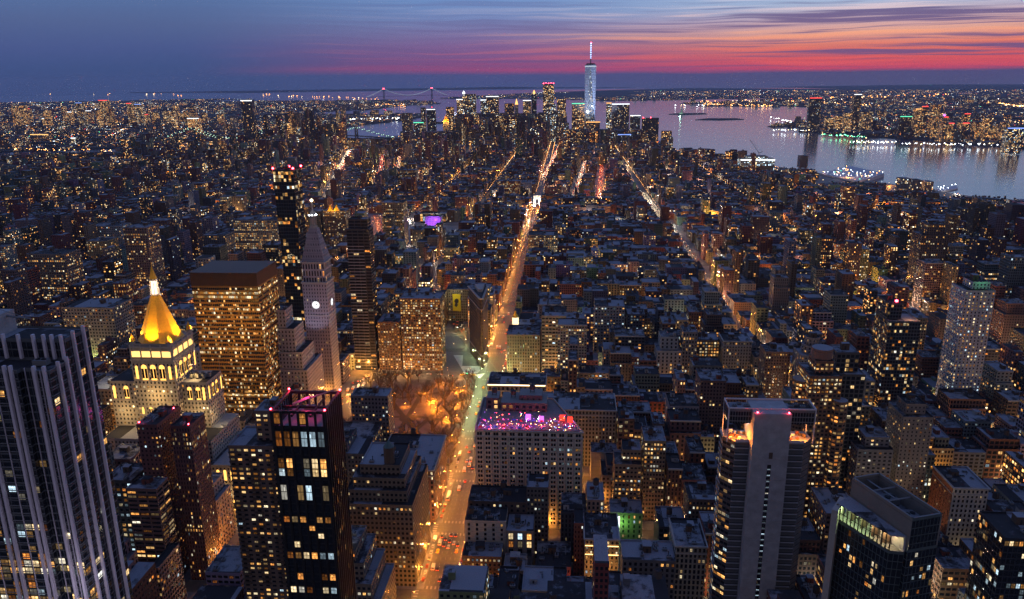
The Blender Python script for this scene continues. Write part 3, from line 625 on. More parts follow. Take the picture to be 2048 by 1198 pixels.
# --- black tower with closely spaced columns, red beacons and a crane on top
def black_tower():
    x0, x1, y0, y1, H = -116.5, -93.5, 296, 318, 197
    root = thing('black_tower', 'black tower of close dark columns with red beacons and a crane in its open top', 'tower', ((x0 + x1) / 2, (y0 + y1) / 2, G)); foot(x0, x1, y0, y1)
    w = MB(); st = style((.012, .013, .016), 3.8, 3.9, .7, .8, 0, .8, 1, .7); w.poly(rect(x0, x1, y0, y1), G, G + H - 7, 0, st, False); w.build('wall', FAC, root)
    c = MB()
    nx = 7
    for k in range(nx):
        x = x0 + (x1 - x0 - 1.0) * k / (nx - 1); c.box(x, x + 1.0, y0 - .55, y0 - .02, G, G + H)
        c.box(x, x + 1.0, y1 + .02, y1 + .5, G, G + H)
    for k in range(9):
        y = y0 + (y1 - y0 - .8) * k / 8; c.box(x1 + .02, x1 + .6, y, y + .8, G, G + H); c.box(x0 - .6, x0 - .02, y, y + .8, G, G + H)
    c.build('column', DARKM, root)
    t_ = MB(); z0, z1 = G + H - 1.2, G + H
    t_.box(x0, x1, y0, y0 + .9, z0, z1, bottom=True); t_.box(x0, x1, y1 - .9, y1, z0, z1, bottom=True); t_.box(x0, x0 + .9, y0 + .9, y1 - .9, z0, z1, bottom=True); t_.box(x1 - .9, x1, y0 + .9, y1 - .9, z0, z1, bottom=True)
    t_.box(x0 + .9, x1 - .9, y0 + 10, y0 + 10.6, z0 - 2, z0 - 1); t_.box(x0 + 8, x0 + 8.6, y0 + .9, y1 - .9, z0 - 2, z0 - 1); t_.box(x0 + 16, x0 + 16.6, y0 + .9, y1 - .9, z0 - 2, z0 - 1)
    t_.build('crown_frame', DARKM, root)
    r = MB(); r.face([(x0 + .5, y0 + .5, G + H - 7), (x1 - .5, y0 + .5, G + H - 7), (x1 - .5, y1 - .5, G + H - 7), (x0 + .5, y1 - .5, G + H - 7)]); r.build('roof', ROOF, root)
    cr = MB(); cr.box(-106, -102, 306, 310, G + H - 7, G + H - 3); cr.tube((-104, 308, G + H - 3), (-104, 308, G + H + 1.5), .5, .4, 6); cr.tube((-106.5, 306.5, G + H + .2), (-94, 314.5, G + H + 2.4), .5, .3, 4)
    cr.tube((-104, 308, G + H + 1), (-110, 304, G + H - .5), .7, .7, 4); cr.build('crane', GREYM, root)
    for x in (x0, x1):
        for y in (y0, y1): bulb(root, (x, y, G + H + .7), .45, L_RED, 'beacon'); light((x, y, G + H + 2.2), 1500, (1, .02, .06), .4, root)
    light((-105, 307, G + H + 3.5), 3200, (1, .04, .20), .5, root)
    random.seed(21)
    # the north face: six panes a floor between the columns
    n = 0; bw = (x1 - x0 - 1.0) / 6
    for ya, yb, pl, kind in ((826, 848, .25, 0), (862, 893, 1, 1), (916, 936, .85, 0), (937, 952, .8, 0), (969, 1000, .85, 0), (1032, 1044, .9, 0), (1050, 1060, .2, 0), (1065, 1075, .3, 0), (1082, 1094, .2, 0), (1103, 1116, .9, 0), (1124, 1133, .2, 0), (1145, 1158, .6, 0), (1172, 1184, .85, 0)):
        za, zb = on_y(600, ya, y0)[1], on_y(600, yb, y0)[1]
        for i in range(6):
            if random.random() < pl: put_window(root, (x0 + .5 + bw * (i + .5), y0 - .3, (za + zb) / 2), 0, bw * .70, za - zb, UW if kind == 0 and random.random() < .9 or (kind and i < 3) else UC); n += 1
    for j in range(3, 46):
        z = G + H - 10.5 - j * 3.9
        for i in range(8):
            y = y0 + .8 + (y1 - y0 - .8) * (i + .45) / 8
            if random.random() < (.28 if j % 3 == 1 else .07) and n < 100: put_window(root, (x1 + .1, y, z), R(90), 1.3, 2.6, UW); n += 1
    HEROES.append(('black columned tower', 610, 790))
black_tower()
# --- slab tower with a concrete spine and an open orange-lit terrace under its top
def spine_tower():
    root = thing('slab_tower', 'grey slab tower with concrete spine and an orange-lit open terrace near its top', 'tower', (120, 418, G)); foot(96, 147, 405, 429)
    H = 152; ht = 131
    st = style((.085, .092, .10), 60, 3.75, .98, .10, 0, .7, .8, .3)
    stE = style((.06, .065, .07), 2.6, 3.75, .9, .5, .22, .8, 1.1, .4)
    w = MB()
    body = [(102.5, 412.5), (140.5, 412.5), (146, 418), (146, 428), (97, 428), (97, 419)]
    n = len(body); z = G + ht
    for i in range(n):
        a, c = body[i], body[(i + 1) % n]; L = math.hypot(c[0] - a[0], c[1] - a[1]); s_ = stE if i in (4, 5) else st; s_ = (s_[0], (L / max(1, round(L / s_[1][0])),) + s_[1][1:], s_[2])
        w.face([(*a, G), (*c, G), (*c, z), (*a, z)], 0, [(0, ht), (L, ht), (L, 0), (0, 0)], s_)
    w.build('wall', FAC, root)
    for q in ((102.5, 110.3, 412.0, 412.5), (130.6, 140.5, 412.0, 412.5), (96.6, 97, 419, 428)):
        led = MB()
        for k in range(35): zz = G + ht - k * 3.75; led.box(*q, zz - .45, zz, bottom=True)
        led.build('floor_edge', CONC, root)
    r = MB(); r.face([(*p, z) for p in body]); r.build('terrace_floor', PAVE, root)
    sp = MB(); sp.box(110.4, 130.5, 405.9, 427, G, G + H - .8)
    for zz in range(20, 150, 13): sp.box(110.2, 130.7, 405.75, 405.9, G + zz, G + zz + .18)
    sp.build('spine', CONC, root)
    sw = MB()
    for k in range(31): sw.box(119.6 - .012 * k, 121.7 - .012 * k, 405.78, 405.9, G + 118 - k * 3.75, G + 120.4 - k * 3.75)
    sw.build('stair_window', GLASSD, root)
    for k in range(31): put_window(root, (120.6 - .012 * k, 405.7, G + 117.7 - k * 3.75), 0, 1.8, .5, UC)
    o = MB(); o.box(120, 122, 405.76, 405.9, G + 124, G + 128); o.build('vent', WOOD, root)
    cw = MB(); zt0, zt1 = G + 142.5, G + H; x0, x1, y0, y1 = 97.5, 145.5, 412, 426
    cw.box(x0, x1, y0, y0 + .5, zt1 - .8, zt1, bottom=True); cw.box(x0, x1, y1 - .5, y1, zt1 - .8, zt1, bottom=True); cw.box(x0, x0 + .5, y0 + .5, y1 - .5, zt1 - .8, zt1, bottom=True); cw.box(x1 - .5, x1, y0 + .5, y1 - .5, zt1 - .8, zt1, bottom=True)
    for x, y in ((x0, y0), (x0, y1 - .6), (x1 - .6, y0), (x1 - .6, y1 - .6)): cw.box(x, x + .6, y, y + .6, G + ht, zt1 - .8)
    cw.build('crown_frame', WHITEP, root)
    stS = style((.15, .155, .165), 1.5, 3.0, .8, .8, 0, 1, 1, .2)
    for q, sty in (((98.5, 110.2, 412.3, 413), stS), ((130.8, 144.6, 412.3, 413), stS), ((97.7, 98.3, 413, 425.4), style((.10, .05, .06), 3, 6, .9, .9)), ((144.8, 145.3, 413, 425.4), stS)):
        scr = MB(); scr.box(*q, zt0, zt1 - .8, 0, sty, bottom=True); scr.build('screen_wall', FAC, root)
    for xa_, xb_ in ((99.5, 110), (131, 144)):
        pl = MB(); pl.box(xa_, xb_, 414, 425, zt0, zt1 - 2.2, bottom=True); pl.build('plant_room', ROOF, root)
        for k in range(3): part(root, 'rooftop_unit', UNIT, (xa_ + 2.5 + k * 3.2, 419 + (k % 2) * 3, zt1 - 2.2), 0, (.8, .9, .7))
    for q in ((102.5, 110.4, 412.55, 412.7), (130.5, 140.5, 412.55, 412.7), (97.05, 97.2, 419, 428)):
        rl = MB(); rl.box(*q, z, z + 1.5); rl.build('parapet', WHITEP, root)
    for x in (99.5, 104, 108.5): light((x, 414.5, z + 3.5), 6000, (1, .27, .025), .4, root)
    for x in (133, 137.5, 142): light((x, 414.5, z + 3.5), 5400, (1, .30, .04), .4, root)
    for x in (107, 134): light((x, 421, z + 8), 900, (.6, .95, 1), .5, root)
    for k in range(26):
        fu_ = MB(); x = random.choice((random.uniform(99, 109), random.uniform(131.5, 143))); y = random.uniform(414.5, 425); q = random.uniform(.8, 2.2); fu_.box(x, x + q, y, y + 1, z, z + random.uniform(.7, 2.2)); fu_.build('terrace_furniture', random.choice((WOOD, WHITEP, BRICKR)), root)
    for x in (112, 129): bulb(root, (x, 406.4, G + H - .1), .5, L_RED, 'beacon'); light((x, 405, G + H + .8), 260, (1, .03, .05), .3, root)
    add_windows(root, [(97, 428, 97, 419, G, G + ht), (97, 419, 102.5, 412.5, G, G + ht)], style((0, 0, 0), 2.6, 3.75, .9, .5), .3, 60, .25)
    HEROES.append(('grey spine tower', 1530, 815)); SHIELD.append((1415, 1632, 1198, 405))
spine_tower()
# --- glass tower with stone side and an open parapet, bottom right
def parapet_tower():
    root = thing('glass_tower', 'dark glass tower with green-lit top floor and hollow stone parapet at lower right', 'tower', (154, 342, G)); foot(132, 178, 318, 364)
    H = 141; P_ = [(141, 357), (146, 357)]
    # rotated footprint from its four roof corners
    a, b_, c, d_ = (146.6, 356.1), (160.1, 319.9), (175, 324.8), (161.4, 361.4)   # left, front, right, back
    st = style((.08, .11, .11), 2.0, 4.0, .9, .9, .0, .7, .8, .7)
    stn = style((.17, .16, .14), 3.0, 8.0, .0, .0, .0, .7, .8, .2)
    w = MB(); main = [a, b_, c, d_]
    w.poly(main, G, G + H - 16, 0, st, False); w.build('wall', FAC, root)
    s_ = MB()
    def wall(p, q, z0, z1, th, sty):
        L = math.hypot(q[0] - p[0], q[1] - p[1]); nx, ny = -(q[1] - p[1]) / L * th, (q[0] - p[0]) / L * th
        s_.poly([p, q, (q[0] + nx, q[1] + ny), (p[0] + nx, p[1] + ny)], z0, z1, 0, sty)
    wall(a, b_, G + H - 16, G + H, .8, stn); wall(b_, c, G + H - 16, G + H, .8, st); wall(c, d_, G + H - 16, G + H, .8, stn); wall(d_, a, G + H - 16, G + H, .8, stn)
    s_.build('parapet', FAC, root)
    r = MB(); k = .5; r.poly([(p[0] + (161 - p[0]) * .06, p[1] + (340.5 - p[1]) * .06) for p in main], G + H - 10, G + H - 8); r.build('roof', ROOF, root)
    bm_ = MB(); mid = lambda p, q, t_: (p[0] + (q[0] - p[0]) * t_, p[1] + (q[1] - p[1]) * t_)
    for t_ in (.3, .55):
        p, q = mid(a, b_, t_), mid(d_, c, t_); bm_.tube((*p, G + H - 1.5), (*q, G + H - 1.5), .5, .5, 4)
    p, q = mid(a, d_, .5), mid(b_, c, .5); bm_.tube((*mid(p, q, .03), G + H - 2), (*mid(p, q, .55), G + H - 2), .45, .45, 4); bm_.build('parapet_brace', GREYM, root)
    part(root, 'rooftop_unit', UNIT, (161, 346, G + H - 8), .35, (2, 3, 2)); part(root, 'rooftop_unit', UNIT, (165, 333, G + H - 8), .35, (2, 2.5, 1.5))
    # lower glazed volume in front with the bright green floor
    a2, b2 = (138, 348.5), (152.8, 322); c2, d2 = (159.3, 321.2), (146.0, 355.5)
    H2 = 131; w = MB(); w.poly([a2, b2, c2, d2], G, G + H2 - 8, 0, st, False); w.build('lower_wall', FAC, root)
    r = MB(); r.poly([a2, b2, c2, d2], G + H2 - .6, G + H2, bottom=True); r.build('canopy_roof', ROOF, root)
    gl = MB(); L = math.hypot(b2[0] - a2[0], b2[1] - a2[1]); nx, ny = (b2[1] - a2[1]) / L, -(b2[0] - a2[0]) / L
    for k in range(15):
        p = mid(a2, b2, k / 14); gl.box(p[0] - .22, p[0] + .22, p[1] - .3, p[1] + .1, G + H2 - 8, G + H2 - .6)
    gl.tube((*a2, G + H2 - 4.3), (*b2, G + H2 - 4.3), .2, .2, 4); gl.tube((*a2, G + H2 - 8), (*b2, G + H2 - 8), .3, .3, 4); gl.build('mullion', DARKM, root)
    for k in range(4): p, q = mid(a2, b2, .2 + .2 * k), mid(d2, c2, .2 + .2 * k); dv = MB(); dv.poly([mid(p, q, .3), (mid(p, q, .3)[0] + .3, mid(p, q, .3)[1] + .2), (q[0] + .3, q[1] + .2), q], G + H2 - 8, G + H2 - 1.5); dv.build('room_divider', WOOD, root)
    fl = MB(); fl.poly([a2, b2, c2, d2], G + H2 - 8.3, G + H2 - 8); fl.build('terrace_floor', PAVE, root)
    bk = MB(); bk.poly([mid(d2, a2, .1), mid(c2, b2, .1), c2, d2], G + H2 - 8, G + H2 - .7); bk.build('back_wall', CONC, root)
    for k in range(5): p = mid(mid(a2, b2, .12 + .19 * k), mid(d2, c2, .12 + .19 * k), .35); light((*p, G + H2 - 2.2), 2600, (.72, 1, .42) if k < 3 else (1, .75, .35), .4, root)
    side = MB(); side.poly([(134, 344), (136.5, 342.5), (139, 347), (144.5, 355), (142, 356.5)], G, G + H2 - 1); side.build('edge_wall', STONE, root)
    random.seed(9)
    fcs = [(*a2, *b2, G, G + H2 - 8), (*b_, *c, G, G + H - 16)]; L = []
    for fc in fcs:
        for i, j, cc_ in grid_cells(fc, st):
            q_ = proj(*cc_[0])
            if in_frame(cc_[0]) and random.random() < (.20 if (j // 3) % 3 == 1 else .06): L.append((cc_[0], cc_[1], cc_[2] * random.uniform(.5, 1), cc_[3] * random.uniform(.4, 1)))
    for c_ in L[:90]: put_window(root, *c_, UW if random.random() < .7 else UC)
    HEROES.append(('hollow-topped glass tower', 1770, 1000)); SHIELD.append((1640, 1885, 1198, 313))
parapet_tower()

# --- golden-roofed tower
def gold_tower():
    cx, cy_ = -316, 568; t0 = G + 135
    root = thing('gold_roofed_tower', 'limestone tower with a floodlit golden pyramid roof, white lantern and glowing arches', 'tower', (cx, cy_, G)); foot(-366, -243, 527, 588)
    st = style((.30, .275, .25), 3.0, 3.7, .42, .5, 0, .8, 1)
    w, r = MB(), MB(); faces = []
    def vol(x0, x1, y0, y1, z0, z1):
        r = MB(); w.box(x0, x1, y0, y1, G + z0, G + z1, 0, st, False); r.face([(x0, y0, G + z1 - .4), (x1, y0, G + z1 - .4), (x1, y1, G + z1 - .4), (x0, y1, G + z1 - .4)]); r.build('roof', ROOF, root); faces.extend(box_faces(x0, x1, y0, y1, G + z0, G + z1))
    vol(-366, -243, 527, 588, 0, 45); vol(-356, -268, 534, 586, 45, 62)
    vol(-358, -333.2, 557, 584, 62, 101); vol(-298.8, -278, 557, 584, 62, 101)
    vol(-333, -299, 550, 586, 62, 121)
    # corner buttresses and the belvedere
    w.box(-332, -300, 551, 585, G + 121, t0, 0, style((.34, .30, .26), 3, 14, .0, .0, 0), False); r.face([(-332, 551, t0 - 1), (-300, 551, t0 - 1), (-300, 585, t0 - 1), (-332, 585, t0 - 1)])
    w.build('wall', FAC, root); r.build('roof', ROOF, root)
    add_windows(root, [f for f in faces if f[5] - f[4] > 30], st, .10, 40, .05, runs=.25)
    fl = MB()   # arch alcoves, floodlighting put in as emission: reveal, pane
    def arch(x, y, z, w_, h, nx, ny, b=fl):
        tx, ty = -ny, nx
        pts = [(-w_ / 2, 0), (w_ / 2, 0), (w_ / 2, h - w_ / 2)] + [(w_ / 2 * math.cos(a), h - w_ / 2 + w_ / 2 * math.sin(a)) for a in (R(35), R(65), R(90), R(115), R(145))] + [(-w_ / 2, h - w_ / 2)]
        b.face([(x + tx * p * 1 + nx * .15, y + ty * p + ny * .15, z + q) for p, q in pts], 0)
        iw = w_ * .55
        for s in (-.27, .27):
            b.box(*sorted((x + tx * (s - .2) * w_ + nx * .16 - abs(ny) * 0, x + tx * (s + .2) * w_ + nx * .3)), *sorted((y + ty * (s - .2) * w_ + ny * .16, y + ty * (s + .2) * w_ + ny * .3)), z + h * .12, z + h * .74, 1) if w_ > 2.4 else None
    def mk(name, items, m2=GLASSD, m1=BEAD):
        for it in items:
            b = MB(); arch(*it, b=b); b.build(name, [m1, m2], root)
    N_ = (0, -1); E_ = (1, 0)
    its = [(-331 + 1.6, 550, G + 106, 2.2, 11, *N_), (-301 - 1.6, 550, G + 106, 2.2, 11, *N_)] + [(-316 + k * 7.2, 550, G + 105, 4.6, 13, *N_) for k in (-1, 0, 1)]
    its += [(-299, 552.5, G + 106, 2.2, 11, *E_), (-299, 583.5, G + 106, 2.2, 11, *E_)] + [(-299, 568 + k * 7.2, G + 105, 4.6, 13, *E_) for k in (-1, 0, 1)]
    its += [(-292.5 + k * 7, 557, G + 86, 3.6, 11, *N_) for k in (0, 1)] + [(-281, 557, G + 86, 2, 11, *N_), (-278, 560, G + 86, 2, 11, *E_)] + [(-278, 567 + k * 6.5, G + 86, 3.6, 11, *E_) for k in (0, 1)] + [(-278, 581.5, G + 86, 2, 11, *E_)]
    its += [(-355, 557, G + 86, 2.2, 11, *N_), (-345, 557, G + 86, 4, 11, *N_), (-335.5, 557, G + 86, 2.2, 11, *N_)]
    its += [(-329 + k * 6.5, 550, G + 76, 3 if 0 < k < 4 else 2, 6, *N_) for k in range(5)]
    its += [(-300 + 0, 0, 0, 0, 0, 0, 0)][:0]
    its += [(-262 + k * 5.5, 527, G + 32, 2.4, 9, *N_) for k in range(4)] + [(-243, 535 + k * 9, G + 32, 2.4, 9, *E_) for k in range(6)]
    its += [(-360 + k * 6, 527, G + 30, 2.6, 10, *N_) for k in range(5)] + [(-262 + k * 5.5, 527, G + 6, 3, 9, *N_) for k in range(4)]
    mk('glowing_arch', its)
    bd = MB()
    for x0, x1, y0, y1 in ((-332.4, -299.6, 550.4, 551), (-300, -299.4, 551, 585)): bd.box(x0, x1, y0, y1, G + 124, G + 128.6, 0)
    bd.build('self_glowing_band', glow('self_glowing_band', (1, .58, .17), 2.0), root)  # the band's floodlighting is its own emission
    bb = MB()
    for k in range(9):
        bb.box(-332.8, -331.9, 549.7, 550.4, G + 118, t0 - 1) if k > 99 else None
    for k in range(5):
        bb.box(-332.8 + k * 8.2, -332.8 + k * 8.2 + .9, 549.7, 550.4, G + 118, t0 - 1)
        bb.box(-299.4, -298.7, 550.6 + k * 8.4, 551.5 + k * 8.4, G + 118, t0 - 1)
    for x0, x1, y0, y1 in ((-333.6, -298.4, 549.4, 586.6),): bb.box(x0, x1, y0, y1, G + 121, G + 122.2, bottom=True); bb.box(-333.2, -298.8, 550, 586.2, G + 131.5, G + 132.6, bottom=True)
    bb.build('buttress', STONE, root)
    o8 = lambda r_, z_=0: ngon(cx, cy_, r_, 8, R(22.5))
    b = MB(); b.frustum(o8(17.5), t0 - 1, o8(15.2), t0 + 2.5); b.frustum(o8(15.2), t0 + 2.5, o8(3.4), t0 + 35); b.build('pyramid_roof', GOLD, root)
    ln = MB(); ln.poly(ngon(cx, cy_, 3.9, 8, R(22.5)), t0 + 35, t0 + 35.8); ln.poly(ngon(cx, cy_, 2.3, 8), t0 + 35.8, t0 + 47, 1)
    for k in range(8):
        a = R(22.5) + k * math.pi / 4; ln.tube((cx + 3.2 * math.cos(a), cy_ + 3.2 * math.sin(a), t0 + 35.8), (cx + 2.6 * math.cos(a), cy_ + 2.6 * math.sin(a), t0 + 46.5), .35, .3, 4)
    ln.poly(ngon(cx, cy_, 3.2, 8), t0 + 46.5, t0 + 47.5); ln.build('lantern', [WHITEP, glow('lantern_light', (1, .62, .42), 3.4)], root)
    sp = MB(); sp.frustum(ngon(cx, cy_, 2.9, 8), t0 + 47.5, ngon(cx, cy_, .3, 8), t0 + 58); sp.tube((cx, cy_, t0 + 58), (cx, cy_, t0 + 62), .25, .05, 5); sp.build('spire', GOLD, root)
    for x in (-331, -301):
        for y in (552.5, 584):
            pn = MB(); pn.poly(ngon(x, y, 2.1, 8), t0 - 8, t0 + 1.5); pn.frustum(ngon(x, y, 2.3, 8), t0 + 1.5, ngon(x, y, .15, 8), t0 + 8, 1); pn.build('pinnacle', [STONE, GOLD], root)
            light((x + (1 if x < cx else -1) * 1.5, y + (-1.5 if y < cy_ else 1), t0 + 5.5), 380, (1, .6, .18), .5, root)
    for k in range(8):
        a = k * math.pi / 4; p = (cx + 24 * math.cos(a), cy_ + 24 * math.sin(a), t0 + 2)
        light(p, 72000, (1, .53, .06), 1, root, 'SPOT', (cx, cy_, t0 + 17), 75)
    for k in range(4):
        a = math.pi / 4 + k * math.pi / 2; light((cx + 8 * math.cos(a), cy_ + 8 * math.sin(a), t0 + 42), 1500, (1, .7, .4), .5, root)
    light((-316, 540, G + 92), 12000, (1, .6, .2), 1, root); light((-316, 540, G + 66), 9000, (1, .65, .25), 1, root); light((-288, 547, G + 74), 9000, (1, .62, .22), 1, root); light((-348, 547, G + 74), 9000, (1, .62, .22), 1, root); light((-290, 562, G + 106), 5000, (1, .6, .2), 1, root)
    light((-270, 560, G + 70), 3500, (1, .7, .3), 1, root); light((-258, 519, G + 20), 5000, (1, .65, .25), 1, root)
    for k in range(6): part(root, 'rooftop_unit', UNIT, (-294 + k * 2.6, 566 + (k % 2) * 3, G + 101), 0, (.7, 1.6, 2.2))
    for x, y in ((-278.5, 583), (-333.6, 557.5), (-357, 557.6)):
        m_ = MB(); m_.tube((x, y, G + 101), (x, y, G + 118), .18, .08, 5); m_.build('flagpole', GREYM, root)
    HEROES.append(('golden-roofed tower', 302, 700)); SHIELD.append((228, 440, 868, 527)); SHIELD.append((395, 490, 960, 527))
gold_tower()
# --- clock tower
def clock_tower():
    x0, x1, y0, y1 = -270, -244, 768, 793; cx, cyy = -257, 780.5
    root = thing('clock_tower', 'tall pale clock tower with round lit dials, steep pyramid roof and a lantern', 'tower', (cx, cyy, G)); foot(x0, x1, y0, y1)
    st = style((.30, .28, .31), 2.9, 3.9, .34, .5, 0, .7, 1)
    w = MB(); w.box(x0, x1, y0, y1, G, G + 128, 0, st, True); w.box(x0 + 1.2, x1 - 1.2, y0 + 1.2, y1 - 1.2, G + 128, G + 150, 0, style((.32, .30, .33), 2.9, 7.3, .5, .72), False); w.build('wall', FAC, root)
    for e_, za_, zb_ in ((.9, 127, 128.6), (.3, 148.8, 150.2), (.4, 92, 92.8)): c = MB(); c.box(x0 - e_, x1 + e_, y0 - e_, y1 + e_, G + za_, G + zb_, bottom=True); c.build('cornice', STONE, root)
    s4 = lambda e: rect(x0 + e, x1 - e, y0 + e, y1 - e)
    p = MB(); p.frustum(s4(1.0), G + 150.2, s4(8.6), G + 184, 0, style((.25, .24, .28), 2.6, 6.0, .25, .35, .06, .9, 1.6), True); p.build('pyramid_roof', FAC, root)
    l = MB(); l.poly(ngon(cx, cyy, 4.0, 8, R(22.5)), G + 184, G + 186); l.poly(ngon(cx, cyy, 2.6, 8), G + 186, G + 196)
    for k in range(8): a = k * math.pi / 4; l.tube((cx + 3.4 * math.cos(a), cyy + 3.4 * math.sin(a), G + 186), (cx + 3.4 * math.cos(a), cyy + 3.4 * math.sin(a), G + 196), .3, .3, 4)
    l.poly(ngon(cx, cyy, 3.9, 8), G + 196, G + 197); l.frustum(ngon(cx, cyy, 3.5, 10), G + 197, ngon(cx, cyy, 1.2, 10), G + 203); l.poly(ngon(cx, cyy, 1, 8), G + 203, G + 208); l.frustum(ngon(cx, cyy, 1.3, 8), G + 208, ngon(cx, cyy, .2, 8), G + 211); l.build('lantern', STONE, root)
    bulb(root, (cx, cyy, G + 212.5), 1.7, glow('beacon_globe', (1, .82, .5), 6), 'beacon')
    for k in range(8): a = k * math.pi / 4 + .2; bulb(root, (cx + 3.9 * math.cos(a), cyy + 3.9 * math.sin(a), G + 197.5), .45, L_WHT)
    dial = glow('clock_dial', (.95, .97, 1), 1.5)
    for ang, px, py in ((0, cx, y0), (90, x1, cyy), (-90, x0, cyy)):
        d_ = MB()
        a = R(ang); f = lambda r_, th, off: (px + math.cos(a) * r_ * math.cos(th) + math.sin(a) * off, py + math.sin(a) * r_ * math.cos(th) - math.cos(a) * off, G + 104 + r_ * math.sin(th))
        ring = [f(4.0, 2 * math.pi * k / 32, .25) for k in range(32)]; d_.face(ring, 0)
        for k in range(32):
            t0, t1 = 2 * math.pi * k / 32, 2 * math.pi * (k + 1) / 32
            d_.face([f(4.0, t0, .5), f(4.8, t0, .5), f(4.8, t1, .5), f(4.0, t1, .5)], 1); d_.face([f(4.8, t0, .0), f(4.8, t0, .5), f(4.8, t1, .5), f(4.8, t1, .0)], 1)
        for k in range(12):
            th = 2 * math.pi * k / 12; d_.face([f(3.1, th - .05, .33), f(3.8, th - .05, .33), f(3.8, th + .05, .33), f(3.1, th + .05, .33)], 2)
        d_.build('clock_face', [dial, STONE, DARKM], root)
        for th, L, wd in ((R(38), 2.4, .45), (R(-15), 3.3, .3)):
            h = MB(); p0, p1 = Vector(f(-.5, th, .42)), Vector(f(L, th, .42)); n_ = Vector((math.sin(a), -math.cos(a), 0)); s_ = (p1 - p0).normalized().cross(n_) * wd
            h.face([tuple(p0 - s_), tuple(p1 - s_ * .4), tuple(p1 + s_ * .4), tuple(p0 + s_)]); h.build('clock_hand', DARKM, root)
    add_windows(root, [(x0, y0, x1, y0, G, G + 128), (x1, y0, x1, y1, G, G + 128)], st, .03, 30)
    light((-262, 738, G + 66), 28000, (.80, .70, 1), 2, root, 'SPOT', (cx, cyy, G + 120), 70); light((-204, 752, G + 60), 26000, (.8, .72, 1), 2, root, 'SPOT', (cx, cyy, G + 130), 60)
    HEROES.append(('pale clock tower', 628, 560)); SHIELD.append((602, 680, 748, 768)); SHIELD.append((600, 680, 760, 770))
clock_tower()
# --- triangular building at the crossing
def flatiron():
    tip = (-91.5, 862); P_ = [(-94.6, 863), (-93.2, 861.5), (-91.8, 861.5), (-91.2, 863.2), (-91.2, 917), (-114.5, 917)]
    root = thing('wedge_building', 'dark narrow wedge-shaped building pointing at the crossing of the two avenues', 'building', (-97, 895, G)); foot(-117, -90, 861, 918)
    st = style((.06, .05, .043), 2.4, 3.9, .42, .55, 0, .8, 1)
    w = MB(); w.poly(P_, G, G + 86, 0, st, False); w.build('wall', FAC, root)
    def off(e): return [(-94.6 - e * 1.05, 863 - e * .6), (-93.3 - e * .4, 861.5 - e), (-91.7 + e * .4, 861.5 - e), (-91.2 + e, 863.2 - e * .6), (-91.2 + e, 917 + e), (-114.5 - e * 1.3, 917 + e)]
    for e_, za_, zb_ in ((1.2, 85.2, 86.6), (.5, 72, 72.8), (.5, 15, 15.8)): c = MB(); c.poly(off(e_), G + za_, G + zb_, bottom=True); c.build('cornice', STONE, root)
    r = MB(); r.poly(off(-1.0), G + 86.6, G + 87.5); r.build('roof', ROOF, root)
    b = MB(); b.poly([(-99, 885), (-94, 885), (-94, 910), (-106, 910)], G + 87.5, G + 91); b.build('roof_bulkhead', STONE, root)
    add_windows(root, poly_faces(P_, G, G + 86), st, .04, 50)
    HEROES.append(('dark wedge building', 955, 620)); SHIELD.append((925, 1000, 742, 861))
flatiron()
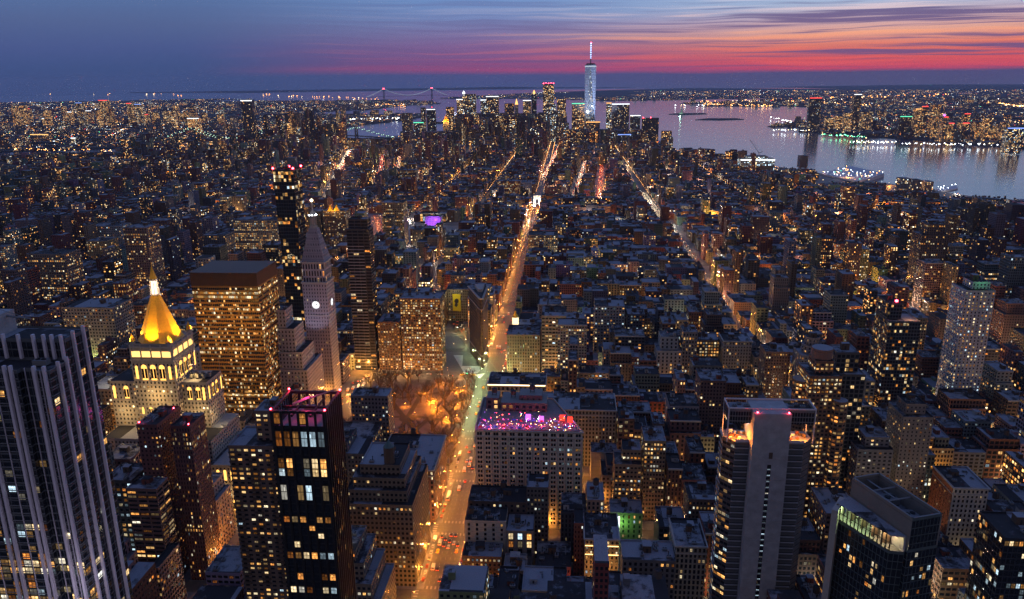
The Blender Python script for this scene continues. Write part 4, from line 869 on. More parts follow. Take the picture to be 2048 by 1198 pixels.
# --- hotel block with a rooftop bar full of coloured lights
def rooftop_bar():
    P_ = [(-60, 525), (19, 525), (-4, 587), (-60, 587)]; H = 81
    root = thing('office_block', 'large pale block with paired windows and a rooftop bar of coloured lights', 'building', (-20, 556, G)); foot(-62, 22, 523, 589)
    st = style((.52, .47, .41), 6.05, 3.85, .0, .0, 0)
    w = MB(); w.poly(P_, G, G + H, 0, st, False); w.build('wall', FAC, root)
    for z, e in ((H - 5.2, .5), (H - .1, .8), (10.5, .5)):
        c = MB()
        c.box(-60 - e, 19.4 + e, 525 - e, 525, G + z - .9, G + z, bottom=True); c.box(-60 - e, -60, 525, 587, G + z - .9, G + z, bottom=True)
        c.poly([(19, 525.01), (19 + e, 525.01), (-4 + e, 587), (-4, 587)], G + z - .9, G + z, bottom=True)
        c.build('cornice', STONE, root)
    r = MB(); zf = G + H - 1.2; r.face([(-59.5, 525.5, zf), (18, 525.5, zf), (-4.6, 586.5, zf), (-59.5, 586.5, zf)]); r.build('roof', PAVE, root)
    # paired sash windows: 13 bays x 20 floors on the north wall
    Lc, Dc = [], []
    random.seed(3); litrow = {1: .06, 2: .0, 3: .45, 6: .35, 4: .05, 8: .22, 12: .06, 16: .1}
    for j in range(20):
        for i in range(13):
            for s_ in (-1, 1):
                cpt = ((-60 + 79 * (i + .5) / 13 + s_ * .98, 524.95, G + H - 3.2 - j * 3.85), 0, 1.45, 2.1)
                if not in_frame(cpt[0]): continue
                p_ = litrow.get(j, .015) * (1.6 if i > 6 else .4)
                (Lc if random.random() < p_ else Dc).append(cpt)
    for a, c_ in ((0, 0),):
        n = 14; ang = math.atan2(62, -23)
        for j in range(20):
            for i in range(n):
                t_ = (i + .5) / n; cpt = ((19 - 23 * t_ + .06, 525 + 62 * t_ + .02, G + H - 3.2 - j * 3.85), ang, 1.6, 2.1); (Lc if random.random() < .05 else Dc).append(cpt)
    for c_ in Lc[:50]: put_window(root, *c_, UW if random.random() < .7 else UC)
    for c_ in Dc[:50]: put_window(root, *c_, UD)
    merge_windows(root, Lc[50:], None, 'window', PAL[3]); merge_windows(root, Dc[50:], None)
    # piers between bays
    pr_ = MB()
    for i in range(14): x = -60 + 79 * i / 13; pr_.box(x - .5, x + .5, 524.6, 525, G, G + H - 6)
    pr_.build('pier', STONE, root)
    # penthouse, terrace
    ph = MB(); ph.box(-44, -8, 562, 584, zf, zf + 7, 0, style((.12, .09, .07), 5, 4, .5, .6, .1)); ph.box(-56, -46, 566, 580, zf, zf + 9, 0, style((.1, .08, .07), 5, 4, .5, .6)); ph.box(-30, -12, 568, 582, zf + 7, zf + 11, 0, style((.1, .08, .07), 5, 4, .3, .4)); ph.build('penthouse', [FAC], root)
    for x, y in ((-50, 572), (-20, 575), (-35, 573)): part(root, 'water_tank', TANK, (x, y, zf + (9 if x == -50 else 7 if x == -35 else 11)), 0, (1.1, 1.1, .8))
    random.seed(14); cols = [L_RED, L_PNK, L_PUR, L_BLU, L_RED, L_PNK, L_ORA, L_WARM, L_WHT, L_PUR]
    for k in range(190):
        x = random.uniform(-58, 16); y = 526.5 + 28 * random.random() ** 1.7
        if x > 15 - (y - 525) * .37: continue
        bulb(root, (x, y, zf + random.uniform(.9, 4.6)), random.uniform(.07, .25), random.choice(cols))
    LC = [(1, .04, .10), (.5, .1, 1), (.12, .25, 1), (1, .05, .35), (1, .12, .04), (.7, .15, 1)]
    for k in range(14):
        x = -57 + k * 5.3; light((x, 530 + (k * 37 % 18), zf + 5.0), 800, LC[k % 6] if not 8 <= k <= 11 else LC[(0, 4)[k % 2]], .5, root)
    tn = MB(); tops = []
    PCOL = [plain('red_canvas', (.5, .03, .04), .8), plain('purple_canvas', (.3, .08, .45), .8), plain('blue_canvas', (.08, .14, .5), .8)]
    for k in range(26):
        x = -56 + (k % 13) * 5.6 + random.uniform(-1, 1); y = 529 + (k // 13) * 11 + random.uniform(-2, 2)
        if x > 14 - (y - 525) * .4: continue
        q = MB(); q.tube((x, y, zf), (x, y, zf + 2.6), .06, .06, 5, 0); q.frustum(ngon(x, y, 1.7, 8), zf + 2.2, ngon(x, y, .1, 8), zf + 3.0, 1)
        o = q.build('parasol', [DARKM, PCOL[k % 3]], None, origin=(x, y, zf)); tag(o, 'small %s parasol on the rooftop bar of the pale block' % ('red', 'purple', 'blue')[k % 3], 'parasol', '%s parasols on the rooftop bar' % ('red', 'purple', 'blue')[k % 3])
    for k in range(4):
        x = (-22, -12, 4, 10)[k]; q = MB(); y = 548 - 3 * (k % 2)
        q.box(x - 2, x + 2, y - 2, y + 2, zf, zf + 3.2, 0); q.build('glass_cabin', [(L_CAB, L_CAB, L_CAR, L_CAR)[k]], root)
    hd = MB(); hd.box(-59, 16, 525.6, 526.2, zf, zf + 1.1); hd.build('planter', BRICKR, root)
    HEROES.append(('block with the neon rooftop bar', 1060, 850)); SHIELD.append((957, 1165, 1010, 523)); 
rooftop_bar()
b = MB(); b.box(-3.5, 3.5, -.3, .3, .5, 1.1, 0); b.box(3.2, 3.8, -.3, 2.6, .5, 1.1, 0); b.box(-3.9, -3.3, -.4, .4, 0, 1.5, 0)
for x in (-2, 1): b.box(x, x + .2, -.3, .3, 0, .5, 0)
DUCT = shared('duct', b, GREYM)
b = MB(); b.tube((0, 0, 0), (0, 0, 2.4), .22, .22, 6); b.tube((0, 0, 2.4), (0, 0, 2.7), .4, .3, 6); VENTP = shared('vent_pipe', b, DARKM)
b = MB(); b.box(-1.6, 1.6, -1.1, 1.1, 0, .7, 0); b.frustum(rect(-1.6, 1.6, -1.1, 1.1), .7, rect(-1.2, 1.2, -.1, .1), 1.3, 1); SKYL = shared('skylight', b, [GREYM, GLASSD])
def clutter(root, x0, x1, y0, y1, z, n, r=random):
    for _ in range(n):
        nm, me = r.choice((('rooftop_unit', UNIT), ('rooftop_unit', UNIT), ('duct', DUCT), ('vent_pipe', VENTP), ('vent_pipe', VENTP), ('skylight', SKYL)))
        if x1 - x0 > 9 and y1 - y0 > 9: part(root, nm, me, (r.uniform(x0 + 3, x1 - 3), r.uniform(y0 + 3, y1 - 3), z), r.choice((0, math.pi / 2)), (r.uniform(.7, 1.2),) * 3)
# ---- towers built with the common routine
TAN, BRN, RED_, GRY, CRM, DRK = (.27, .23, .18), (.15, .105, .075), (.17, .065, .045), (.17, .17, .18), (.38, .35, .31), (.05, .05, .055)
def T(name, label, cat, x0, x1, y0, y1, h, st, tiers=None, **k):
    t_ = [(rect(x0, x1, y0, y1), 0, h)] + [(rect(*q[:4]), q[4], q[5]) for q in (tiers or [])]
    return tower(name, label, cat, t_, st, **k)
random.seed(41)
T('brick_tower', 'slim dark red brick tower with a blank top storey and one red beacon', 'tower', -271, -257, 446, 476, 117, style((.14, .05, .05), 2.6, 3.2, .42, .45, 0), lit=.16, cap=100, phrase='slim red brick towers', bulk='r', units=1)
T('brick_tower', 'dark red brick tower with dark vertical strips, right one of the pair', 'tower', -249, -236, 447, 468, 116, style((.12, .045, .045), 1.9, 3.2, .4, .6, 0), lit=.2, cap=100, runs=.4, bulk='r', units=1)
T('brick_tower', 'lower brick slab with glowing top floors in front of the red brick towers', 'tower', -273, -253, 428, 443, 81, style((.17, .10, .085), 6.2, 3.1, .85, .5, 0), lit=.5, cap=90, runs=.3, bulk='r', units=2)
for p in ((-269.5, 447, 118), (-258, 470, 118), (-237, 448, 117)):
    o = bulb(None, (p[0], p[1], G + p[2]), .5, L_RED, 'beacon'); tag(o, 'red warning lamp on a roof corner of the dark brick towers', 'lamp', 'red lamps on the brick towers'); light((p[0], p[1] + 1, G + p[2] + 2), 140, (1, .05, .15), .3)
T('apartment_tower', 'brown brick apartment tower with stacked balconies beside the black columned tower', 'tower', -180, -148, 383, 408, 136, style((.16, .115, .09), 4.0, 2.9, .55, .45, 0), tiers=[(-166, -150, 390, 406, 136, 154)], lit=.42, cap=100, phrase='balconied brown tower', runs=.2, vb=1198)
for x in (-180, -169, -158):
    for k in range(30): b = MB(); z = G + 132 - k * 2.9; b.box(x + .3, x + 5.2, 381.7, 383, z - .25, z + .65, bottom=True); b.build('balcony', BRICKB, bpy.data.objects.get('apartment_tower'))
T('bronze_tower', 'amber bronze-glass office tower with rows of glowing floors and a dark plain crown', 'tower', -331, -270, 655, 702, 166, style((.36, .17, .025), 1.75, 3.8, .86, .55, .0, .9, .8, .4), tiers=None, lit=.36, cap=100, runs=.5, phrase='amber glass tower', vb=835, units=0, parapet=6)
light((-300, 592, G + 130), 95000, (1, .5, .10), 8, None, 'SPOT', (-300, 660, G + 70), 130); bpy.context.view_layer.update()
b = MB(); b.box(-331.3, -269.7, 654.6, 702.4, G + 154, G + 166.3); b.build('crown_screen', plain('bronze_screen', (.10, .045, .02), .5, .3, .3), [o for o in C.objects if o.name.startswith('bronze_tower')][0])
T('setback_building', 'pale stepped limestone office building between the amber tower and the clock tower', 'building', -366, -243, 687, 735, 62, style((.32, .30, .32), 3.3, 3.9, .36, .52, 0), tiers=[(-356, -247, 688, 724, 62, 80), (-330, -253, 689.5, 716, 80, 103), (-300, -261, 691, 711, 103, 121)], lit=.10, cap=100, runs=.12, phrase='stepped limestone block', vb=780, units=3)
T('glass_tower', 'very tall slender glass tower with red beacons and flared dark top', 'tower', -337, -317, 896, 920, 60, style((.02, .027, .032), 3.2, 4.2, .92, .85, 0, .8, 1, .8), tiers=[(-338, -316, 895, 921, 60, 150), (-339, -315, 894, 922, 150, 231)], lit=.14, cap=100, runs=.3, phrase='slender dark glass tower', vb=560, units=0)
for p in ((-339, 894), (-315, 894), (-315, 922), (-327, 915)):
    o = bulb(None, (p[0], p[1], G + 233), 1.3, L_RED, 'beacon'); tag(o, 'red warning lamp on top of the slender dark glass tower', 'lamp', 'red lamps on the slender glass tower')
T('banded_tower', 'slim dark tower with pale horizontal bands and a few orange floors', 'tower', -243, -217, 849, 868, 170, style((.04, .04, .045), 6.5, 3.7, .9, .62, 0, .9, 1, .5), tiers=[(-241, -219, 851, 866, 170, 181)], lit=.08, cap=50, runs=.0, phrase='banded slim tower', vb=690, units=0)
b = MB()
for k in range(38): z = G + 150 - k * 3.7; b.box(-243.3, -224, 848.7, 849, z - .5, z, bottom=True)
b.build('floor_band', CONC, [o for o in C.objects if o.name == 'banded_tower'][0])
T('apartment_block', 'broad brown apartment block glowing with a dense grid of orange windows', 'building', -186, -139, 850, 878, 89, style((.13, .08, .055), 2.9, 3.0, .62, .55, 0), lit=.6, cap=100, phrase='amber-windowed apartment block', vb=735, runs=.1, units=3, tank=1)
T('apartment_block', 'lower brown block of orange windows just left of the amber apartment block', 'building', -214, -188, 850, 885, 60, style((.13, .08, .055), 3.2, 3.1, .55, .5, 0), lit=.4, cap=80, units=2)
T('apartment_block', 'dim brick block of orange windows right of the banded slim tower', 'building', -238, -216, 880, 905, 72, style((.12, .08, .06), 3.2, 3.2, .5, .5, 0), lit=.3, cap=60, units=2)
STM = style((.15, .115, .085), 2.9, 3.6, .55, .5, 0)
tower('stepped_building', 'brown stepped brick building with a copper-capped turret on its crown', 'building', [(rect(-142, -93, 449, 506), 0, 62), ([(-138, 453), (-97, 453), (-97, 503), (-138, 503)], 62, 70), (rect(-134, -99, 457, 500), 70, 77), (rect(-130, -103, 462, 495), 77, 84)], STM, lit=.10, cap=100, runs=.5, phrase='brown stepped building', vb=1150, corn=None, units=4, dark=False)
def turret(x, y, z):
    b = MB(); b.poly(ngon(x, y, 3.6, 8, R(22.5)), z, z + 12, 0); b.build('turret', BRICKB, rt); b = MB(); b.frustum(ngon(x, y, 3.9, 8, R(22.5)), z + 12, ngon(x, y, .2, 8, R(22.5)), z + 16.5); b.build('turret_roof', plain('copper', (.07, .13, .13), .7), rt)
rt = [o for o in C.objects if o.name == 'stepped_building'][0]; turret(-111, 467, G + 83)
T('courtyard_building', 'red brick block with pale top, snow-covered flat roof and light court, beside the park', 'building', -138, -93, 527, 587, 46, style((.17, .075, .05), 3.2, 3.9, .5, .6, 0), lit=.35, cap=100, phrase='snow-roofed brick block', vb=1055, corn=True, units=9, tank=1, bulk='s')
SHIELD.append((700, 960, 868, 600))
T('brick_building', 'dark grey stepped building with snowy roof behind the black columned tower', 'building', -182, -146, 530, 587, 56, style((.11, .10, .10), 2.8, 3.6, .5, .5, 0), tiers=[(-180, -160, 533, 560, 56, 64)], lit=.22, cap=90, runs=.4, phrase='dark stepped block', units=6, tank=1)
_xa, _xb, _h = fr(702, 776, 790, 590); T('brick_building', 'taller dark grey block with a snowy roof at the near left corner of the square', 'building', _xa, _xb, 588.5, 606, _h, style((.12, .11, .12), 2.8, 3.6, .5, .5, 0), lit=.15, cap=60, units=3)
T('stepped_building', 'brown terraced building with a brightly lit snowy roof terrace at lower left of the avenue', 'building', -147, -101, 386, 426, 34, style((.17, .13, .095), 3.0, 3.6, .6, .5, 0), tiers=[(-145, -106, 388, 424, 34, 46), (-140, -111, 392, 423, 46, 57), (-138, -116, 394, 421, 57, 64)], lit=.2, cap=80, runs=.5, units=3, phrase='terraced brown building')
light((-126, 400, G + 69), 900, (1, .85, .5), .5); 
T('brick_building', 'plain cream-walled building with few dark windows beside the avenue', 'building', -61, -33, 464, 482, 43, style((.42, .39, .34), 5.2, 3.6, .26, .5, 0), lit=.02, cap=30, phrase='cream-walled building', tank=1, units=3, vb=1105, dark=True)
T('brick_building', 'dark brown brick building with a snowy roof right in front of the rooftop bar block', 'building', -61, -20, 484, 506, 46, style((.085, .06, .05), 4.2, 3.6, .4, .5, 0), lit=.14, cap=60, tank=2, units=5, vb=1030)
T('brick_building', 'low snowy-roofed brown building at the foot of the cream wall', 'building', -61, -35, 447, 463, 27, style((.16, .09, .06), 2.8, 3.4, .5, .5, 0), lit=.45, cap=40, units=3)
T('shop_building', 'small building with tall glowing loft windows right of the cream wall', 'building', -32.5, -14, 461, 482, 38, style((.2, .18, .17), 5.8, 6.0, .5, .8, 0), lit=.75, cap=30, units=3, phrase='tall-windowed loft')
T('slim_tower', 'slim dark tower with a few white windows before the rooftop bar block', 'building', -20, -5, 486, 505, 57, style((.09, .085, .085), 2.5, 3.5, .55, .5, 0), lit=.14, cap=60, cold=.5, units=2)
T('shop_building', 'low building washed in red light with a snowy roof at the bottom centre', 'building', -12, 11, 447, 476, 21, style((.24, .14, .11), 2.9, 4.0, .4, .55, 0), lit=.12, cap=30, tank=0, units=5, phrase='red-lit low building')
light((3, 440, G + 9), 3200, (1, .10, .06), .5); light((-7, 440, G + 6), 900, (1, .55, .35), .5)
T('low_building', 'low grey building with a square skylight and green-lit walls at bottom centre', 'building', -64, -35, 412, 429, 26, style((.20, .21, .18), 2.6, 3.6, .5, .55, 0), lit=.3, cap=40, cold=.6, units=3)
T('low_building', 'low pale building with a round water tank between the loft and the red-lit building', 'building', -33, -15, 440, 459, 22, style((.20, .21, .19), 2.6, 3.6, .45, .5, 0), lit=.12, cap=30, cold=.6, units=2, tank=1)
T('floodlit_hotel', 'floodlit orange hotel facade with glowing string courses right of the red-lit building', 'building', 20, 42, 449, 480, 42, style((.34, .25, .15), 2.8, 3.7, .42, .58, 0), lit=.3, cap=60, phrase='floodlit orange hotel', units=3, corn=True)
hr = [o for o in C.objects if o.name == 'floodlit_hotel'][0]
b = MB(); m_ = glow('string_course_light', (1, .58, .2), 4)
for z in (36.5, 30, 12): b.box(20.2, 41.8, 448.2, 448.5, G + z, G + z + .35, bottom=True)
b.build('light_strip', m_, hr)
for z in (3, 22): light((26, 443, G + z), 1500, (1, .5, .14), .4); light((36, 443, G + z), 1500, (1, .5, .14), .4)
T('brick_building', 'thin tall red brick wall building left of the floodlit orange hotel', 'building', 13, 19.5, 463, 482, 44, style((.26, .08, .045), 2.2, 3.6, .35, .5, 0), lit=.15, cap=20, units=0)
T('loft_building', 'dark grey and white cornered loft building with a snowy roof at lower right centre', 'building', 43, 76, 430, 452, 40, style((.14, .14, .145), 3.2, 3.8, .5, .6, 0), lit=.14, cap=50, units=5, phrase='grey cornered loft', runs=.5)
T('corniced_building', 'ornate pale building with heavy cornice and turreted snowy roof left of the grey spine tower', 'building', 77, 96, 438, 470, 46, style((.30, .28, .23), 2.7, 3.9, .5, .62, 0), lit=.04, cap=60, units=3, corn=True, dark=True, tank=1)
T('loft_building', 'brown loft with bright snow on its flat roof left of the grey spine tower', 'building', 92, 112, 488, 512, 50, style((.13, .09, .07), 2.6, 3.6, .5, .5, 0), lit=.2, cap=60, runs=.4)
T('setback_building', 'orange-lit brown brick building stepping up beside the slender tower', 'building', 44, 64, 536, 560, 50, style((.30, .19, .11), 2.9, 3.6, .6, .45, 0), tiers=[(50, 64, 542, 560, 50, 59)], lit=.3, cap=80, runs=.5, units=2)
T('slender_tower', 'slender tan brick tower with warm strip windows right of the stepped brown brick', 'tower', 66, 82, 540, 566, 68, style((.26, .17, .10), 2.3, 3.6, .6, .5, 0), lit=.3, cap=90, runs=.5, phrase='slender tan tower', vb=1040, tank=1)
light((66, 525, G + 10), 3500, (1, .5, .2), .6); light((90, 528, G + 12), 4500, (1, .5, .2), .6)
T('low_building', 'low block with a bright green-white lit billboard wall', 'building', 40, 64, 514, 533, 22, style((.30, .24, .15), 4, 4, .3, .6, 0), lit=.2, cap=20, phrase='green-lit low block')
o = MB(); o.box(41, 47, 513.2, 513.6, G + 6, G + 19, bottom=True); bo = o.build('billboard', glow('billboard_light', (.75, 1, .85), 4), None, origin=(44, 513.4, G + 6)); tag(bo, 'glowing white billboard on the green-lit low block', 'billboard'); light((49, 509, G + 14), 2600, (.25, 1, .2), .8)
tower('corniced_building', 'large grey corniced office block with snowy roof behind the rooftop bar block', 'building', [([(-6, 624), (50, 624), (50, 662), (-24, 662)], 0, 55)], style((.22, .215, .19), 2.9, 3.8, .5, .6, 0), lit=.03, cap=70, corn=True, units=8, tank=2, phrase='large corniced block', vb=925)
T('corniced_building', 'stone building with a glowing cornice line and uplit columns behind the rooftop bar', 'building', -68, -13, 688, 722, 50, style((.30, .26, .21), 4.2, 4.6, .5, .72, 0), lit=.05, cap=60, corn=True, units=6, tank=1, phrase='building with the glowing cornice')
rc_ = [o for o in C.objects if o.name.startswith('corniced_building')][-1]
b = MB(); b.box(-68, -13, 686.6, 687, G + 50.1, G + 50.9, bottom=True); b.build('light_strip', glow('cornice_light', (1, .66, .33), 4.5), [o for o in C.objects if o.get('label', '').startswith('stone building with a glowing')][0])
for k in range(6): light((-64 + k * 9.5, 684.5, G + 36), 420, (1, .6, .25), .3)
T('round_cornered_building', 'dark round-cornered apartment tower with columns of amber bay windows', 'tower', 171, 193, 507, 533, 135, style((.17, .10, .06), 2.7, 2.9, .6, .5, 0), tiers=[(176, 188, 512, 528, 135, 144)], lit=.5, cap=100, phrase='amber bay-windowed tower', runs=.2, vb=1000, units=1)
b = MB(); b.poly(ngon(171, 520, 7, 10), G, G + 128, 0, style((.17, .10, .06), 2.2, 2.9, .7, .5, .6, .95, 1.0)); b.poly(ngon(182, 520, 7, 14), G + 144, G + 151, 0, style((.2, .12, .09), 3, 8, 0, 0, 0), topmi=1)
b.poly(ngon(193, 507, 5, 10), G, G + 118, 0, style((.17, .10, .06), 2.2, 2.9, .7, .5, .6, .95, 1.0), topmi=1)
b.build('bay', [FAC, ROOF], [o for o in C.objects if o.name == 'round_cornered_building'][0])
T('apartment_tower', 'brown slab apartment tower with scattered warm windows and snowy stepped roof', 'tower', 249, 270, 535, 562, 94, style((.22, .18, .15), 3.1, 3.0, .32, .42, 0), tiers=[(252, 266, 540, 556, 94, 102)], lit=.3, cap=90, phrase='brown slab tower', vb=1000)
T('apartment_building', 'grey apartment building with rounded balconies in front of the brown slab tower', 'building', 218, 243, 530, 556, 70, style((.16, .15, .155), 3.4, 3.0, .5, .45, 0), tiers=[(224, 241, 534, 552, 70, 78)], lit=.25, cap=80)
T('dark_tower', 'dark tower with pale pier lines and a plain blank crown right of centre', 'tower', 196, 223, 545, 572, 122, style((.055, .055, .06), 3.4, 3.4, .75, .7, 0, .8, 1, .4), tiers=[(203, 219, 550, 568, 122, 137)], lit=.18, cap=90, phrase='dark blank-crowned tower', vb=810, units=0)
T('glass_tower', 'grey slab and glass tower with an orange-lit roof terrace and one red beacon', 'tower', 307, 336, 716, 750, 110, style((.05, .06, .07), 2.6, 3.4, .8, .7, 0, .8, 1, .6), tiers=[(307, 320, 722, 748, 110, 126)], lit=.22, cap=90, phrase='terrace-topped glass tower', vb=740, units=0)
bo = bulb(None, (314, 722, G + 128), 1.4, L_RED, 'beacon'); tag(bo, 'red beacon on top of the terrace-topped glass tower', 'lamp'); light((329, 722, G + 114), 2500, (1, .4, .12), .6)
T('white_tower', 'tall white slab tower with rows of cool white windows and a green roof light', 'tower', 376, 403, 725, 752, 138, style((.42, .41, .42), 3.3, 3.1, .4, .5, 0), tiers=[(384, 400, 730, 748, 138, 145)], lit=.5, cap=100, cold=.6, phrase='tall white tower', vb=790, units=0)
light((392, 724, G + 146), 900, (.1, 1, .4), .5); light((382, 700, G + 20), 26000, (.85, .8, 1), 3)
T('corniced_building', 'beige tower block with dark recessed centre and heavy cornice', 'building', 172, 201, 788, 815, 64, style((.34, .29, .23), 3.0, 3.7, .45, .55, 0), lit=.12, cap=60, corn=True, phrase='beige corniced tower', tank=1)
T('apartment_building', 'orange brick block of amber windows left of the beige corniced tower', 'building', 140, 170, 800, 826, 60, style((.22, .13, .07), 3.0, 3.4, .62, .6, 0), lit=.6, cap=90, tank=2)
T('brick_tower', 'reddish brick tower with snowy roof right of the beige corniced tower', 'tower', 197, 220, 716, 740, 78, style((.25, .12, .07), 2.7, 3.1, .45, .5, 0), lit=.3, cap=90)
tower('round_topped_building', 'grey tower ending in a stack of round drums', 'tower', [(rect(222, 246, 690, 716), 0, 84), (ngon(234, 702, 9, 14), 84, 92), (ngon(234, 702, 6.5, 14), 92, 99)], style((.2, .18, .17), 3, 3.2, .4, .5, 0), lit=.3, cap=60, phrase='drum-topped tower', units=0)
T('loft_building', 'dark building with strip windows and a snowy roof right of the grey spine tower', 'building', 178, 200, 468, 502, 54, style((.16, .10, .085), 3.0, 3.6, .6, .5, 0), lit=.22, cap=70, tank=1)
T('corniced_building', 'red brick building with an ornate pale front and dark recessed bays at right', 'building', 273, 296, 500, 531, 58, style((.40, .37, .32), 2.9, 3.7, .4, .5, 0), lit=.04, cap=100, corn=True, dark=True, phrase='ornate pale-fronted building', tank=0, vb=1090)
b = MB(); b.box(272.7, 273, 501, 531, G, G + 56, 0, style((.30, .10, .04), 4, 3.7, .2, .4, .12)); b.build('side_wall', FAC, [o for o in C.objects if o.get('label', '').startswith('red brick building with an ornate')][0])
light((262, 505, G + 12), 5000, (1, .42, .12), .6); light((284, 494, G + 8), 1500, (1, .75, .4), .6)
T('glass_tower', 'dark glass tower with a plain pale side wall at the lower right edge', 'tower', 233, 262, 372, 398, 100, style((.03, .035, .045), 2.4, 3.6, .85, .8, 0, .9, 1, .7), lit=.22, cap=70, cold=.3, phrase='glass tower at the right edge', units=1)
T('apartment_tower', 'brown slab tower with long rows of amber windows at mid right', 'tower', 540, 580, 1190, 1225, 100, style((.11, .075, .06), 3.4, 3.4, .45, .6, 0), tiers=[(548, 574, 1194, 1220, 100, 116)], lit=.25, cap=60, phrase='dark stepped tower at mid right', runs=.2)
T('domed_building', 'dark commercial building with a glowing white and gold corner turret on the avenue', 'building', -62, -22, 930, 962, 32, style((.18, .14, .11), 3.2, 3.8, .55, .6, 0), lit=.25, cap=60, phrase='building with the gold-domed turret', runs=.5)
dr = [o for o in C.objects if o.name == 'domed_building'][0]; b = MB(); b.poly(ngon(-58, 934, 4, 8), G + 32, G + 42, 0); b.frustum(ngon(-58, 934, 4.2, 8), G + 42, ngon(-58, 934, 1.4, 8), G + 47, 1); b.poly(ngon(-58, 934, 1.2, 8), G + 47, G + 50, 1); b.build('corner_turret', [glow('glowing_turret_wall', (1, .8, .45), 1.8), GOLD], dr); light((-62, 929, G + 49), 500, (1, .6, .2), .4)  # turret wall given its own glow in place of floodlighting
for n_ in range(3): light((-60 + n_ * 5, 927, G + 20), 700, (1, .6, .2), .4)
T('wedge_building', 'loft building with a rounded corner and stepped snowy roof right of the wedge building', 'building', -62, -24, 846, 884, 48, style((.22, .17, .12), 3.0, 3.9, .45, .6, 0), lit=.22, cap=80, units=4, phrase='round-cornered loft')
T('office_block', 'tall buff office block with ribbon windows and blank side behind the round-cornered loft', 'building', -22, 6, 850, 892, 70, style((.24, .21, .19), 4.2, 4.2, .8, .45, 0), lit=.15, cap=60, units=3)
T('blank_walled_building', 'cream building with a large blank side wall right of the rooftop bar block', 'building', 28, 50, 594, 612, 30, style((.34, .31, .24), 4, 4, .0, .0, 0), lit=.0, cap=4, units=2)
YB = 1046; xa, za = on_y(905, 588, YB); xb, _ = on_y(921, 588, YB); _, zb = on_y(905, 622, YB); kb = (xb - xa) / 9
T('office_block', 'dark office building left of the wedge building carrying a tall yellow banner', 'building', xa - 9, xb + 12, YB + .5, YB + 34, za + 7 - G, style((.14, .12, .10), 3, 3.8, .5, .55, 0), lit=.12, cap=50)
b = MB(); b.box(xa, xb, YB - .2, YB + .3, zb, za, 0, bottom=True); xm_ = (xa + xb) / 2; zc = (za + zb) / 2
b.face([(xm_ + p[0] * kb, YB - .3, zc + p[1] * kb) for p in [(-2.2, 3.5), (0.2, 5.0), (2.4, 3.2), (2.2, .2), (.6, -.5), (1.2, -3.0), (-.8, -5.5), (-2.6, -3.2), (-1.6, -.6), (-2.8, 1.2)]][::-1], 1)
bo = b.build('banner', [plain('yellow_banner', (.50, .42, .02), .7), DARKM], None, origin=(xm_, YB, zb)); tag(bo, 'tall yellow banner with a black figure hanging on the building left of the wedge building', 'banner')
light((xm_ - 3, YB - 13, za + 2), 5000, (1, .95, .5), .4)
# mid-distance landmarks
T('purple_building', 'small flat-fronted building floodlit bright purple', 'building', *fr(850, 882, 433, 1700)[:2], 1700, 1722, fr(850, 882, 433, 1700)[2], style((.5, .45, .55), 3.5, 4, .3, .5, 0), lit=.03, cap=10, phrase='purple floodlit building')
xp = on_y(866, 440, 1690)[0]; light((xp, 1668, G + 26), 110000, (.42, .08, 1), 2, None, 'SPOT', (xp, 1700, G + 24), 80)
x0, x1, h = fr(805, 862, 462, 1625); T('glass_store', 'glass-fronted store blazing with white light beside the snowy square', 'building', x0, x1, 1830, 1860, max(24, on_y(830, 462, 1830)[1] - G), style((.2, .2, .2), 6, 6, .92, .88, 0), lit=.95, cap=60, cold=.45, phrase='white-lit glass store')
light(((x0 + x1) / 2, 1812, G + 14), 22000, (1, .93, .8), 3)
def arch():
    root = thing('memorial_arch', 'floodlit white memorial arch at the far end of the long avenue', 'arch', (-79, 2145, G)); foot(-90, -68, 2139, 2151)
    b = MB()
    for s in (-1, 1): b.box(-79 + s * 6.4 - 3, -79 + s * 6.4 + 3, 2141, 2149, G, G + 15)
    b.box(-88.4, -69.6, 2141, 2149, G + 15, G + 22, bottom=True); b.box(-89.2, -68.8, 2140.4, 2149.6, G + 18, G + 18.8, bottom=True); b.box(-89.2, -68.8, 2140.4, 2149.6, G + 22, G + 23, bottom=True)
    for k in range(6):
        a0, a1 = math.pi * k / 6, math.pi * (k + 1) / 6
        b.face([(-79 + 3.4 * math.cos(a0), 2141.0, G + 11.2 + 3.4 * math.sin(a0)), (-79 + 3.4 * math.cos(a0), 2141.0, G + 15), (-79 + 3.4 * math.cos(a1), 2141.0, G + 15), (-79 + 3.4 * math.cos(a1), 2141.0, G + 11.2 + 3.4 * math.sin(a1))])
    b.build('stone_arch', plain('marble', (.62, .60, .56)), root)
    for x in (-86, -72): light((x, 2128, G + 5), 24000, (1, .96, .85), 1, root)
    HEROES.append(('white floodlit arch', 1073, 402))
arch()
for px, lab, hh in ((662, 'left', 0), (676, 'right', 0)): pass
x0, x1, h = fr(645, 690, 422, 1490)
rt = T('twin_capped_tower', 'brown apartment towers capped by small floodlit golden pyramids', 'tower', x0, x1, 1490, 1530, h, style((.14, .085, .06), 3.2, 3.1, .5, .55, 0), lit=.45, cap=60, phrase='gold-capped brown towers', units=0)
for i, px in enumerate((661, 673)):
    xa, za = on_y(px, 420, 1496); q = MB(); q.frustum(rect(xa - 5.5, xa + 5.5, 1492, 1503), za - 2, rect(xa - .3, xa + .3, 1497, 1498), za + 11); q.build('gold_cap', GOLD, rt)
    for sx in (-1, 1): light((xa + sx * 8, 1487, za + 2), 3500, (1, .55, .12), .6, rt)
